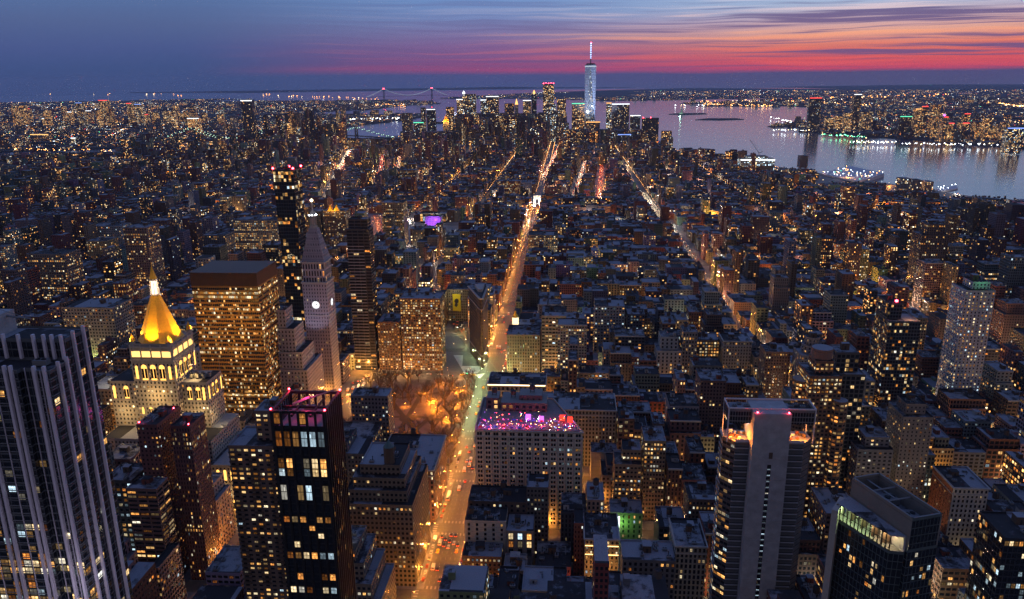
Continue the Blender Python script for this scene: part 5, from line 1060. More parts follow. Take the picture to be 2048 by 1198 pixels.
xa, za = on_y(603, 410, 1500); q = MB(); q.frustum(rect(xa - 4.5, xa + 4.5, 1500, 1509), za - 4, rect(xa - .3, xa + .3, 1504, 1505), za + 9, 1); q.box(xa - 12, xa + 12, 1496, 1520, G, za - 4, 0, style((.14, .085, .06), 3.2, 3.1, .5, .55, .4, .9, 1.2)); bo = q.build('capped_tower', [FAC, GOLD], None, origin=(xa, 1500, G)); tag(bo, 'tower with one floodlit golden cap just right of the slender dark glass tower', 'tower'); foot(xa - 12, xa + 12, 1496, 1520)
light((xa - 8, 1490, za + 1), 4500, (1, .55, .12), .6); light((xa + 8, 1490, za + 1), 4500, (1, .55, .12), .6)
for lab, nm, px0, px1, py, Y, col, lit_, cold_ in (
    ('broad office block with rows of yellow-lit office floors left of the slender dark glass tower', 'office_block', 466, 553, 440, 1380, (.16, .15, .15), .6, .1),
    ('dark square office block with one yellow-lit upper floor right of the broad office block', 'office_block', 405, 450, 470, 1290, (.1, .1, .11), .25, .2),
    ('orange floodlit old building with lit windows among dark roofs at left', 'floodlit_building', 172, 212, 482, 1330, (.4, .27, .12), .3, 0),
    ('pale institutional block at left with a flat roof and small white windows', 'institution_block', 180, 240, 452, 1450, (.3, .29, .28), .3, .7),
    ('tall slim brick apartment tower at left with columns of small warm windows', 'apartment_tower', 245, 292, 455, 1120, (.15, .11, .10), .3, .1),
    ('dark red library block with a bright window grid', 'library_block', 996, 1040, 362, 2320, (.14, .05, .045), .5, .0),
    ('yellow-lit loft with tall windows facing the avenue below the arch', 'loft_building', 1056, 1115, 470, 1420, (.2, .17, .14), .6, 0),
    ('dark apartment slab with dense warm windows left of the long avenue', 'apartment_slab', 796, 832, 340, 2500, (.12, .1, .09), .35, .1),
    ('tan building with gilded cornice beside the sloping orange street', 'corniced_building', 763, 806, 405, 1560, (.26, .18, .11), .3, 0),
    ('grey mid-rise with long cool-lit floors above the round-cornered loft', 'office_block', 1190, 1250, 612, 900, (.25, .25, .25), .2, .4),
    ('slim dark tower with columns of windows beside the grey mid-rise', 'slim_tower', 1255, 1290, 628, 905, (.1, .1, .12), .2, .6),
    ('stepped stone building with green-lit setbacks at far left', 'setback_building', 122, 225, 615, 800, (.24, .21, .18), .12, .1),
    ('warm-lit terraced apartment building at far left', 'apartment_building', 52, 128, 508, 1080, (.2, .16, .13), .35, .1),
    ('dark brick tower pair beside the left edge', 'brick_tower', 0, 28, 540, 960, (.12, .08, .075), .25, 0),
    ('wide low building with a brightly lit rooftop left of the golden-roofed tower', 'lit_building', 172, 236, 778, 640, (.36, .27, .15), .6, 0),
    ('white-lit glass office with snowy terraces behind the pale-finned glass tower', 'glass_office', 205, 262, 960, 445, (.05, .05, .055), .6, .9),
    ('red brick block with a snowy roof left of the white-lit glass office', 'brick_block', 205, 260, 918, 500, (.2, .1, .09), .1, .2)):
    xa, xb, h = fr(px0, px1, py, Y)
    T(nm, lab, 'building', xa, xb, Y, Y + min(40, (xb - xa) * .8 + 8), h, style(col, 3.6, 3.8, .55, .5, 0), lit=lit_, cap=60, cold=cold_, phrase=None, runs=.2)
light((on_y(192, 490, 1315)[0], 1312, G + 16), 60000, (1, .5, .1), 2); xq = on_y(205, 760, 640)[0]; light((xq, 652, on_y(205, 770, 640)[1] + 9), 9000, (1, .78, .45), 1)
light((on_y(160, 640, 790)[0], 792, G + 30), 9000, (.7, .9, .25), 1)
tag([o for o in C.objects if o.type == 'EMPTY'][0], None)

# ================================================================== THE ORDINARY CITY
def boxes_mesh(name, A, mats=None, kind='stuff', label=None, cat=None, roofm=None):
    """A: rows x0,x1,y0,y1,z0,z1, r,g,b,seed, bay,flr,ww,wh, lit,warm,str,gloss, angle"""
    A = np.asarray(A, float); n = len(A)
    cx, cy2 = (A[:, 0] + A[:, 1]) / 2, (A[:, 2] + A[:, 3]) / 2; hx, hy = (A[:, 1] - A[:, 0]) / 2, (A[:, 3] - A[:, 2]) / 2
    ca, sa = np.cos(A[:, 18]), np.sin(A[:, 18])
    cor = [(-1, -1), (1, -1), (1, 1), (-1, 1)]
    P = [(cx + a * hx * ca - b_ * hy * sa, cy2 + a * hx * sa + b_ * hy * ca) for a, b_ in cor]
    V = np.zeros((n, 5, 4, 3)); UV = np.zeros((n, 5, 4, 2)); z0, z1 = A[:, 4], A[:, 5]; H = z1 - z0; u = np.zeros(n)
    for i in range(4):
        p, q = P[i], P[(i + 1) % 4]; L = 2 * (hx if i % 2 == 0 else hy); k = np.maximum(1, np.round(L / A[:, 10])); L2 = k * A[:, 10]
        for j, (pt, z) in enumerate(((p, z0), (q, z0), (q, z1), (p, z1))): V[:, i, j, 0] = pt[0]; V[:, i, j, 1] = pt[1]; V[:, i, j, 2] = z
        UV[:, i, 0, 0] = u; UV[:, i, 3, 0] = u; UV[:, i, 1, 0] = u + L2; UV[:, i, 2, 0] = u + L2; UV[:, i, 0, 1] = H; UV[:, i, 1, 1] = H; u = u + L2
    for j in range(4): V[:, 4, j, 0] = P[j][0]; V[:, 4, j, 1] = P[j][1]; V[:, 4, j, 2] = z1
    me = bpy.data.meshes.new(name); nf = n * 5
    me.vertices.add(nf * 4); me.vertices.foreach_set('co', V.reshape(-1).astype('f'))
    me.loops.add(nf * 4); me.loops.foreach_set('vertex_index', np.arange(nf * 4, dtype='i'))
    me.polygons.add(nf); me.polygons.foreach_set('loop_start', np.arange(0, nf * 4, 4, dtype='i'))
    mi = np.zeros((n, 5), 'i'); mi[:, 4] = 1
    for m in (mats or [FAC, ROOF]): me.materials.append(m)
    me.polygons.foreach_set('material_index', mi.ravel())
    me.uv_layers.new(name='UVMap').data.foreach_set('uv', UV.reshape(-1).astype('f'))
    for nm, sl in (('wall', slice(6, 10)), ('par', slice(10, 14)), ('par2', slice(14, 18))):
        me.attributes.new(nm, 'FLOAT_COLOR', 'FACE').data.foreach_set('color', np.repeat(A[:, None, sl], 5, 1).reshape(-1).astype('f'))
    me.update(calc_edges=True); o = bpy.data.objects.new(name, me); C.objects.link(o); tag(o, label, cat, None, kind); return o
COLS = [('tan', (.25, .20, .15)), ('brown brick', (.13, .085, .06)), ('dark red brick', (.15, .055, .04)), ('grey', (.16, .16, .165)), ('cream', (.33, .30, .26)), ('charcoal', (.055, .055, .06)), ('orange brick', (.22, .12, .07)), ('pale grey', (.28, .28, .29))]
rnd = random.Random(1234)
def height_at(x, y):
    r = rnd.random()
    if y < 950 and -900 < x < 560:
        h = rnd.uniform(26, 54)
        if x > 233: h = rnd.uniform(18, 44)
        if r < .13: h = rnd.uniform(56, 88) if x < 233 else rnd.uniform(46, 76)
        elif r > .85: h = rnd.uniform(14, 24)
    elif y < 1620 and -420 < x < 260:
        h = rnd.uniform(24, 50)
        if x < -78 and r < .07: h = rnd.uniform(55, 75)
    elif y < 1700: h = rnd.uniform(12, 27) if r > .14 else rnd.uniform(38, 84)
    elif y < 3000:
        h = rnd.uniform(13, 22) if r > .07 else rnd.uniform(30, 68)
        if -330 < x < 120: h = rnd.uniform(18, 36) if r > .06 else rnd.uniform(40, 60)
    elif y < 4000: h = rnd.uniform(18, 32) if r > .1 else rnd.uniform(45, 105)
    else: h = rnd.uniform(45, 120) if r > .25 else rnd.uniform(120, 210)
    if x < -1350 and y > 1200 and r > .75: h = rnd.uniform(40, 68)
    return h
def blocked(x0, x1, y0, y1, pad=1.0):
    for a, b_, c, d_ in FOOT:
        if x0 < b_ + pad and x1 > a - pad and y0 < d_ + pad and y1 > c - pad: return True
    for a, b_, c, d_ in FREE:
        if x0 < b_ and x1 > a and y0 < d_ and y1 > c: return True
    return False
def shielded(x0, x1, y0, h):
    """lower the roof until it hides nothing it should not"""
    for _ in range(8):
        qa, qb = proj(x0, y0, G + h), proj(x1, y0, G + h)
        if not qa or not qb: return h
        bad = False
        for a, b_, py, Y in SHIELD:
            if y0 < Y and qa[0] < b_ and qb[0] > a and min(qa[1], qb[1]) < py: bad = True; break
        if not bad: return h
        h *= .8
    return h if not bad else 0
SHIELD += [(960, 1005, 745, 860), (870, 1060, 740, 838), (690, 800, 276, 7000), (800, 905, 262, 7000), (905, 1135, 226, 7000), (1135, 1350, 258, 7000), (1350, 1478, 296, 7000), (1478, 1560, 342, 2900), (1560, 1640, 338, 4000), (1640, 1775, 368, 4000),
           (1775, 1880, 384, 4000), (1880, 2100, 396, 4000), (60, 230, 304, 9000), (960, 1092, 802, 687), (1000, 1092, 690, 846), (902, 924, 640, 1046), (884, 934, 712, 985)]
def near_corridor2(x, y, pad):
    for key, (pts, w) in CORR.items():
        if key in ('bway', 'flat'): continue
        for a, c in zip(pts[:-1], pts[1:]):
            if seg_dist(x, y, a, c) < w / 2 + pad: return True
    return False
def remains(x0, x1, y0, y1):
    cuts = [(a - 1.2, b_ + 1.2) for a, b_, c, d_ in FOOT if y0 < d_ + 1 and y1 > c - 1 and x0 < b_ + 1.2 and x1 > a - 1.2]
    if 380 < y1 and y0 < 1540: lo, hi = sorted((bway(max(y0, 380)), bway(min(y1, 1540)))); cuts.append((lo - 11, hi + 11))
    iv = [(x0, x1)]
    for a, b_ in cuts:
        nv = []
        for p, q in iv:
            if b_ <= p or a >= q: nv.append((p, q)); continue
            if a - p >= 8: nv.append((p, a))
            if q - b_ >= 8: nv.append((b_, q))
        iv = nv
    return iv
MAN = POLYS['manhattan']; lots = []
for ai in range(len(AVEX) - 1):
    xa, xb = AVEX[ai] + 15, AVEX[ai + 1] - 15
    n = 0; yy = street_y(30) + 9
    k = 30
    while yy < 6300:
        y0 = street_y(k) + 9; y1 = street_y(k - 1) - 9; k -= 1; yy = y1
        if y1 < 425: continue
        rows = ((y0, (y0 + y1) / 2 - .5), ((y0 + y1) / 2 + .5, y1))
        for (ra, rb) in rows:
            x = xa
            while x < xb - 5:
                near = ra < 1700
                w_ = rnd.choice((7.6, 7.6, 12, 15, 18, 23, 30)) if (abs(x) > 500 or ra > 1700) else rnd.choice((8, 12, 15, 18, 22, 26, 32))
                w_ = min(w_, xb - x)
                if xb - x - w_ < 6: w_ = xb - x
                ya_, yb_ = ra + rnd.uniform(0, 2), rb - (rnd.uniform(0, 6))
                for p_, q_ in (remains(x, x + w_ - .25, ya_, yb_) if ra < 1600 or abs(x) < 800 else [(x, x + w_ - .25)]): lots.append((p_, q_, ya_, yb_))
                x += w_
L_ = np.array(lots); ok = inside(MAN, (L_[:, 0] + L_[:, 1]) / 2, L_[:, 3]) & inside(MAN, L_[:, 0] - 20, L_[:, 2]) & inside(MAN, L_[:, 1] + 45, L_[:, 3] + 10)
NEARL, FARR = [], []
DOWNT = [(-700, 700, 4150, 6100)]
for (x0, x1, y0, y1), k_ in zip(lots, ok):
    if not k_: continue
    q = proj((x0 + x1) / 2, y0, G + 20)
    if not q or q[0] < -130 or q[0] > 2180 or q[1] > 1330: continue
    mx, my = (x0 + x1) / 2, (y0 + y1) / 2
    if near_corridor2(mx, my, (x1 - x0) / 2 + 2): continue
    if blocked(x0, x1, y0, y1): continue
    h = height_at(mx, my); h = shielded(x0, x1, y0, h)
    if h < 7: continue
    ci = rnd.choices(range(8), (4, 5, 4, 3, 2, 2, 2, 2))[0] if y0 < 1300 else rnd.choices(range(8), (2, 5, 6, 3, 1, 3, 2, 1))[0]
    lit_ = rnd.choice((.04, .08, .14, .22, .35)) * (1.0 if y0 < 1700 else .85)
    area = (x1 - x0) * h / my ** 2 * (1 if -60 < q[0] < 2100 and q[1] < 1260 else 0)
    NEARL.append((area, x0, x1, y0, y1, h, ci, lit_, q))
NEARL.sort(key=lambda r: -r[0])
IND, REST = NEARL[:285], NEARL[285:]
IND.sort(key=lambda r: r[8][0])
ORD = ['', 'second ', 'third ', 'fourth ', 'fifth ', 'sixth ', 'seventh ', 'eighth ', 'ninth ', 'tenth ', 'eleventh ', 'twelfth ']
def describe(r):
    _, x0, x1, y0, y1, h, ci, lit_, q = r; cn = COLS[ci][0]
    q = proj((x0 + x1) / 2, y0, G + h)
    ph, hx, hy = min(HEROES, key=lambda t_: (t_[1] - q[0]) ** 2 + 2.2 * (t_[2] - q[1]) ** 2)
    dx, dy = q[0] - hx, q[1] - hy
    rel = ('right of' if dx > 0 else 'left of') if abs(dx) > 1.3 * abs(dy) else ('below' if dy > 0 else 'beyond')
    sz = 'low' if h < 20 else 'mid-height' if h < 40 else 'tall'
    shape = 'narrow' if x1 - x0 < 13 else 'broad' if x1 - x0 > 24 else 'boxy'
    lw = 'mostly dark' if lit_ < .09 else 'partly lit' if lit_ < .25 else 'brightly lit'
    return sz, shape, cn, lw, rel, ph, (dx * dx + dy * dy)
desc = {}; infos = []
for r in IND:
    d_ = describe(r); infos.append(d_); desc.setdefault(d_[:6], []).append(d_[6])
for v in desc.values(): v.sort()
KN = {'low': ('walk_up', 'building'), 'mid-height': ('loft_building', 'building'), 'tall': ('apartment_tower', 'tower')}
for r, d_ in zip(IND, infos):
    _, x0, x1, y0, y1, h, ci, lit_, q = r; sz, shape, cn, lw, rel, ph, ds = d_
    k = desc[d_[:6]].index(ds)
    lab = '%s %s %s building, %s, %s%s the %s' % (sz, shape, cn, lw, (ORD[min(k, 11)] + 'nearest ' if len(desc[d_[:6]]) > 1 else ''), rel, ph)
    if len(lab.split()) > 16: lab = lab.replace(' building,', ' block,').replace('the block with the ', 'the ').replace('building with the ', '').replace('red brick', 'red')
    root = thing(KN[sz][0], lab, KN[sz][1], ((x0 + x1) / 2, (y0 + y1) / 2, G), 'ordinary buildings of the nearer blocks')
    st = style(tuple(c * rnd.uniform(.8, 1.2) for c in COLS[ci][1]), rnd.choice((2.6, 3.0, 3.4, 4.2)), rnd.choice((3.3, 3.6, 4.0)), rnd.choice((.4, .5, .62, .75)), rnd.choice((.5, .58, .66)), 0, .8, 1, 0, rnd.random())
    w, rf = MB(), MB(); tiers = [(x0, x1, y0, y1, 0, h)]
    if h > 32 and rnd.random() < .45 and x1 - x0 > 14:
        s_ = rnd.uniform(2, 4); tiers = [(x0, x1, y0, y1, 0, h * .8), (x0 + s_ * rnd.choice((0.02, 1)), x1 - s_ * rnd.choice((.02, 1)), y0 + s_, y1 - .3, h * .8, h)]
    faces = []
    for a0, a1, b0, b1, za, zb in tiers:
        w.box(a0, a1, b0, b1, G + za, G + zb, 0, st, False); faces += box_faces(a0, a1, b0, b1, G + za, G + zb)
        e = .45; i0, i1, j0, j1 = a0 + e, a1 - e, b0 + e, b1 - e; O4 = rect(a0, a1, b0, b1); I4 = rect(i0, i1, j0, j1)
        for i in range(4):
            j = (i + 1) % 4; rf.face([(*O4[i], G + zb), (*O4[j], G + zb), (*I4[j], G + zb), (*I4[i], G + zb)]); rf.face([(*I4[i], G + zb), (*I4[j], G + zb), (*I4[j], G + zb - 1), (*I4[i], G + zb - 1)])
        rf.face([(*p, G + zb - 1) for p in I4])
    w.build('wall', FAC, root); rf.build('roof', ROOF, root)
    if rnd.random() < .4:
        a0, a1, b0, b1, za, zb = tiers[-1]; c = MB(); c.box(a0 - .1, a1 + .1, b0 - .8, b0 + .0, G + zb - 1.4, G + zb - .1, bottom=True); c.build('cornice', STONE, root)
    add_windows(root, faces[:2] + ([faces[2]] if x0 > 0 else []), st, lit_, 30, .12, runs=.15)
    a0, a1, b0, b1, za, zb = tiers[-1]
    if a1 - a0 > 8 and b1 - b0 > 9:
        part(root, 'roof_bulkhead', BULK[rnd.choice('rbsc')], (rnd.uniform(a0 + 3, a1 - 3), rnd.uniform(b0 + 5, b1 - 4), G + zb - 1), 0, (rnd.uniform(.5, 1), rnd.uniform(.6, 1.2), rnd.uniform(.7, 1.3)))
        if rnd.random() < .45: part(root, 'water_tank', TANK, (rnd.uniform(a0 + 3, a1 - 3), rnd.uniform(b0 + 3, b1 - 3), G + zb - 1), rnd.random())
        clutter(root, a0, a1, b0, b1, G + zb - 1, rnd.choice((2, 3, 5, 7)), rnd)
        for _ in range(rnd.choice((0, 1, 2))): part(root, 'rooftop_unit', UNIT, (rnd.uniform(a0 + 2.5, a1 - 2.5), rnd.uniform(b0 + 2, b1 - 2), G + zb - 1), rnd.choice((0, math.pi / 2)))
rows = []
for _, x0, x1, y0, y1, h, ci, lit_, q in REST:
    c = [v * rnd.uniform(.5, 1.1) for v in COLS[ci][1]]; far = max(1, y0 / 1500)
    s_ = [*c, rnd.random(), rnd.choice((3.0, 3.6, 4.4)) * far ** .3, rnd.choice((3.3, 3.8)) * far ** .25, rnd.choice((.4, .5, .6)), rnd.choice((.45, .55)), lit_ * rnd.choice((.4, 1.1, 2.3)), rnd.uniform(.45, 1), rnd.uniform(.9, 1.9) * far ** .6, 0, 0]
    rows.append([x0, x1, y0, y1, G, G + h] + s_)
    if y0 < 3200:
        bx, by = rnd.uniform(x0, x1 - 4), rnd.uniform(y0 + 2, y1 - 6)
        if rnd.random() < .8: rows.append([bx, bx + rnd.uniform(2.5, 5), by, by + rnd.uniform(3, 6), G + h, G + h + rnd.uniform(2.5, 5)] + [*c, 0, 3, 3, 0, 0, 0, 1, 1, 0, 0])
        if rnd.random() < .3: bx, by = rnd.uniform(x0, x1 - 4), rnd.uniform(y0 + 1, y1 - 5); rows.append([bx, bx + 3.2, by, by + 3.2, G + h + 2, G + h + 7] + [.08, .06, .05, 0, 3, 3, 0, 0, 0, 1, 1, 0, .4])
boxes_mesh('dense_city_blocks', rows, label='dense mass of low dark rooftops and small lit windows filling the island beyond the near blocks', cat='city blocks')
print('lots', len(NEARL), 'rest rows', len(rows))

# ================================================================== SKYLINES FAR AWAY
def far_tower(nm, lab, px0, px1, py, Y, col, lit=.35, cold=.2, cap=None, depth=35, tiers=None, g0=G, phrase=None, strg=1.6, bay=4.0):
    xa, za = on_y(px0, py, Y); xb, zb = on_y(px1, py, Y); h = (za + zb) / 2 - g0; depth = min(depth, (xb - xa) * 1.2 + 8)
    root = thing(nm, lab, 'tower' if h > 60 else 'building', ((xa + xb) / 2, Y + depth / 2, g0)); foot(xa, xb, Y, Y + depth)
    st = style(col, bay, 4.6, .62, .62, lit, 1 - cold, strg, .3); w, r = MB(), MB()
    tt = [(xa, xb, Y, Y + depth, 0, h)] + [(xa + (xb - xa) * a, xb - (xb - xa) * b_, Y + 3, Y + depth - 3, h, h + dz) for a, b_, dz in (tiers or [])]
    for a, b_, c, d_, z0, z1 in tt: w.box(a, b_, c, d_, g0 + z0, g0 + z1, 0, st, False); r.face([(a, c, g0 + z1), (b_, c, g0 + z1), (b_, d_, g0 + z1), (a, d_, g0 + z1)])
    w.build('wall', FAC, root); r.build('roof', ROOF, root)
    if cap:
        c = MB(); c.box(xa - .5, xb + .5, Y - .6, Y, g0 + h - 5, g0 + h - 1, bottom=True); c.build('lit_crown', cap, root)
    if phrase: HEROES.append((phrase, (px0 + px1) / 2, py))
    return root, xa, xb, g0 + h
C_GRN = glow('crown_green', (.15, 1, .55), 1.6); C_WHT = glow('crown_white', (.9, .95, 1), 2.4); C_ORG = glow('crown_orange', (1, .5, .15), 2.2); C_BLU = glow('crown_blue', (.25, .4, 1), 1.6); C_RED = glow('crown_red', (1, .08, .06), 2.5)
rj0 = random.Random(5); CT = [(.09, .09, .10), (.13, .11, .10), (.05, .055, .065), (.13, .12, .12)]
FT = [('downtown tower with an orange-lit upper half at the left of the tall cluster', 913, 925, 198, 4900, 1, .5, .1, C_WHT), ('tall rippled downtown tower with a bright white tip on its left shoulder', 925, 951, 188, 4800, 0, .5, .1, None),
      ('slim downtown tower with a pinkish lit top', 961, 972, 199, 4950, 1, .4, .2, C_WHT), ('broad downtown tower with a bright white lit crown', 972, 997, 192, 4900, 0, .4, .3, C_WHT),
      ('dark flat-topped downtown block with warm windows left of the gilded crown', 1009, 1028, 207, 4850, 2, .5, .0, None), ('downtown tower with a cream crown right of the gilded crown', 1046, 1062, 200, 5000, 1, .5, .1, C_WHT),
      ('tall slender downtown tower ending in a lit golden lantern', 1063, 1073, 188, 4980, 2, .15, .2, None), ('very tall downtown tower with several red beacons on its roof', 1086, 1108, 168, 4600, 2, .45, .35, None),
      ('downtown tower pair partner with small windows left of the great tower', 1114, 1132, 198, 4750, 1, .4, .2, None), ('downtown block with a green-lit top beside the great tower', 1144, 1169, 206, 4500, 1, .7, .1, C_GRN),
      ('low downtown block with orange lights at the foot of the great tower', 1172, 1200, 243, 4450, 1, .5, .1, C_ORG), ('slim riverside tower right of the great tower', 1213, 1223, 205, 4600, 0, .5, .1, C_ORG),
      ('broad riverside office tower with cool lit bands', 1224, 1259, 207, 4500, 3, .3, .4, C_WHT), ('riverside tower with a pale lit peaked crown', 1261, 1281, 230, 4350, 3, .25, .5, C_WHT),
      ('dark wide riverside tower with red lamps on its corners', 1285, 1318, 236, 4200, 2, .2, .1, None), ('stepped brick riverside tower at the right end of the downtown cluster', 1324, 1344, 262, 4150, 1, .5, .05, None),
      ('windowless dark slab tower in front of the downtown cluster', 1026, 1057, 232, 4250, 1, .0, .1, None), ('dark banded downtown slab left of the windowless tower', 957, 984, 228, 4300, 2, .12, .5, None),
      ('pale twin slab near the river left of the golden pyramid', 803, 823, 226, 4600, 3, .2, .1, None), ('slab with a green-lit roof sign left of the golden pyramid', 827, 847, 244, 4100, 0, .35, .2, C_GRN),
      ('narrow dark tower behind the green-topped slab', 841, 850, 215, 5100, 1, .4, .1, None), ('dark crowned office tower with a thin pale line of light', 853, 870, 218, 5000, 2, .15, .4, C_WHT),
      ('notched pale tower left of the rippled tower', 892, 907, 214, 5050, 3, .4, .1, None), ('low lit slab below the rippled tower', 930, 955, 238, 4400, 0, .5, .1, None),
      ('brown tower between the windowless slab and the beaconed tower', 1075, 1092, 225, 4350, 1, .55, .1, None), ('glassy tower in front of the beaconed tower', 1092, 1112, 208, 4450, 0, .6, .5, None),
      ('small tower with white windows right of the beaconed tower', 1108, 1120, 222, 4500, 3, .5, .5, None), ('round-shouldered tower low in the downtown cluster', 990, 1012, 226, 4500, 1, .4, .1, None),
      ('slim slab beside the white spire', 916, 926, 236, 4350, 2, .35, .1, None), ('broad brown block low before the broad riverside tower', 1205, 1235, 262, 4100, 1, .3, .2, None),
      ('glassy lit block with cyan light before the riverside towers', 1236, 1262, 268, 3950, 0, .4, .6, C_BLU), ('low block of warm windows before the green-topped block', 1140, 1166, 262, 4050, 1, .5, .1, None),
      ('stout tower low between the avenue lights and the great tower', 1118, 1138, 246, 4200, 0, .45, .2, None), ('warm-lit slab left of the banded slab', 938, 956, 258, 4100, 1, .45, .0, None),
      ('pale slab tower left of the windowless slab', 1003, 1022, 248, 4100, 3, .35, .2, None), ('dark slab right below the windowless slab', 1058, 1078, 256, 3900, 2, .4, .2, None)]
for lab, a, b_, py, Y, ci, lt, cd, cp in FT:
    rt, xa, xb, zt = far_tower('downtown_tower', lab, a, b_, py, Y, CT[ci], lt * rj0.choice((.35, .6, .9)), min(.8, cd + rj0.choice((.1, .3, .5))), cp, phrase=None, strg=2.4, bay=rj0.choice((3.2, 4, 5.2)))
    if 'beacons' in lab:
        for k in range(5): bulb(rt, (xa + 3 + (xb - xa - 6) * k / 4, Y + 2, zt + 4 + (k % 2) * 3), 2.2, L_RED, 'beacon')
    if 'red lamps' in lab:
        for k in range(2): bulb(rt, (xa + 4 + (xb - xa - 8) * k * .5, Y + 2, zt + 2), 2.0, L_RED, 'beacon')
    if 'golden lantern' in lab:
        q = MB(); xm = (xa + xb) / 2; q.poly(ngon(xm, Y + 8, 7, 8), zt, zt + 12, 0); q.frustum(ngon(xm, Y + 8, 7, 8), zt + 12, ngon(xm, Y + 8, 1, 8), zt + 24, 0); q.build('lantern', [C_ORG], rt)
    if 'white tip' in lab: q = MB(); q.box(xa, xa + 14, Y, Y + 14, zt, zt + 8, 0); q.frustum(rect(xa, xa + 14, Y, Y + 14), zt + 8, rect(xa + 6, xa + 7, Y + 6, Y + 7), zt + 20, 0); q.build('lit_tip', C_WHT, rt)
def pyramid_tower(nm, lab, px, pyt, pyb, Y, half, gm, stm):
    x, zt = on_y(px, pyt, Y); _, zb = on_y(px, pyb, Y)
    root = thing(nm, lab, 'tower', (x, Y, G)); w = MB(); w.box(x - half, x + half, Y - half, Y + half, G, zb, 0, style(stm, 3.4, 4, .4, .5, .12, .9, 1.4)); w.build('wall', FAC, root)
    p = MB(); p.frustum(rect(x - half * .9, x + half * .9, Y - half * .9, Y + half * .9), zb, rect(x - .5, x + .5, Y - .5, Y + .5), zt); p.build('pyramid_roof', gm, root); return x, zb, zt, root
x, zb, zt, r_ = pyramid_tower('courthouse_tower', 'courthouse tower with an orange floodlit pyramid roof left of the downtown cluster', 892, 229, 243, 4450, 17, GOLD, (.25, .23, .2))
for k in (-1, 1): light((x + k * 20, 4450 - 26, zb + 4), 120000, (1, .45, .06), 3, r_)
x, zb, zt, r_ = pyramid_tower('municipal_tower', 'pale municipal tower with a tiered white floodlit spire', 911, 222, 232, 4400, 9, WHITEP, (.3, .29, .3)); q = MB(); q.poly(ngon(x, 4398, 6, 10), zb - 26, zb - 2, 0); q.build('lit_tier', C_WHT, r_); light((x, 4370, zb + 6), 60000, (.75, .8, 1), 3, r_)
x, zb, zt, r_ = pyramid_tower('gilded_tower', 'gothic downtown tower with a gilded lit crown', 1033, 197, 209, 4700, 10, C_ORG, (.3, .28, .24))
# the great tower: square base turning through eight triangles to a smaller turned square
def great_tower():
    Y = 4568; x = on_y(1180, 200, Y)[0]; root = thing('great_tower', 'tallest tower on the skyline, tapering glass facets with a lit spire', 'tower', (x, Y, G)); foot(x - 32, x + 32, Y - 32, Y + 32)
    zt = on_y(1180, 130, Y)[1]; z0 = G + 56; a = 31; c = a * .99
    Bs = [(x - a, Y - a), (x + a, Y - a), (x + a, Y + a), (x - a, Y + a)]; Ts = [(x, Y - c), (x + c, Y), (x, Y + c), (x - c, Y)]
    b = MB(); b.poly(Bs, G, z0, 0, style((.2, .22, .25), 4, 4.6, .8, .7, .5, .4, 1.4), False)
    def tri(p, q, r, st):
        u = lambda P: math.hypot(P[0] - p[0], P[1] - p[1]) * (1 if P is not p else 0)
        b.face([p, q, r], 0, [(0, zt - p[2]), (62, zt - q[2]) if abs(q[2] - p[2]) < 1 else (31, zt - q[2]), (31, zt - r[2]) if abs(q[2] - p[2]) < 1 else (62, zt - r[2])], st)
    sA = style((.22, .28, .38), 3.2, 5.2, .7, .6, .38, .25, 1.3, .5); sB = style((.50, .60, .80), 6, 9, .5, .4, .10, .0, .9, .4)  # paler wall colour on alternate facets paints in the reflected sky
    for i in range(4):
        j = (i + 1) % 4
        tri((*Bs[i], z0), (*Bs[j], z0), (*Ts[i], zt), sA); b.face([(*Bs[j], z0), (*Ts[j], zt), (*Ts[i], zt)], 0, [(31, zt - z0), (62, 0), (0, 0)], sB)
    b.build('glass_facets', FAC, root)
    r = MB(); r.poly(Ts, zt, zt + 3, 0); r.poly(ngon(x, Y, 24, 16), zt + 3, zt + 9, 0); r.build('parapet', DARKM, root)
    cb = MB()
    for z in (zt - 30, zt - 14): cb.poly([(x + (p[0] - x) * 1.03, Y + (p[1] - Y) * 1.03) for p in Ts], z, z + 9, 0)
    cb.build('lit_band', glow('band_light', (.75, .88, 1), .75), root)
    s_ = MB(); tz = on_y(1180, 85, Y)[1]
    s_.tube((x, Y, zt), (x, Y, tz - 6), 3.2, 1.2, 8); s_.build('spire', GREYM, root)
    for k in range(9): bulb(root, (x, Y, zt + 38 + k * (tz - zt - 44) / 8), 3.2, glow('spire_light', (.35, .55, 1), 5) if k == 0 else bpy.data.materials['spire_light'], 'spire_lamp')
    bulb(root, (x, Y, tz), 2, L_RED, 'beacon')
    light((x - 10, Y - 260, G + 150), 2.2e6, (.7, .8, 1), 8, root, 'SPOT', (x, Y, G + 300), 70); light((x + 180, Y - 200, G + 150), 1.6e6, (.6, .7, 1), 8, root, 'SPOT', (x, Y, G + 280), 70)
great_tower()
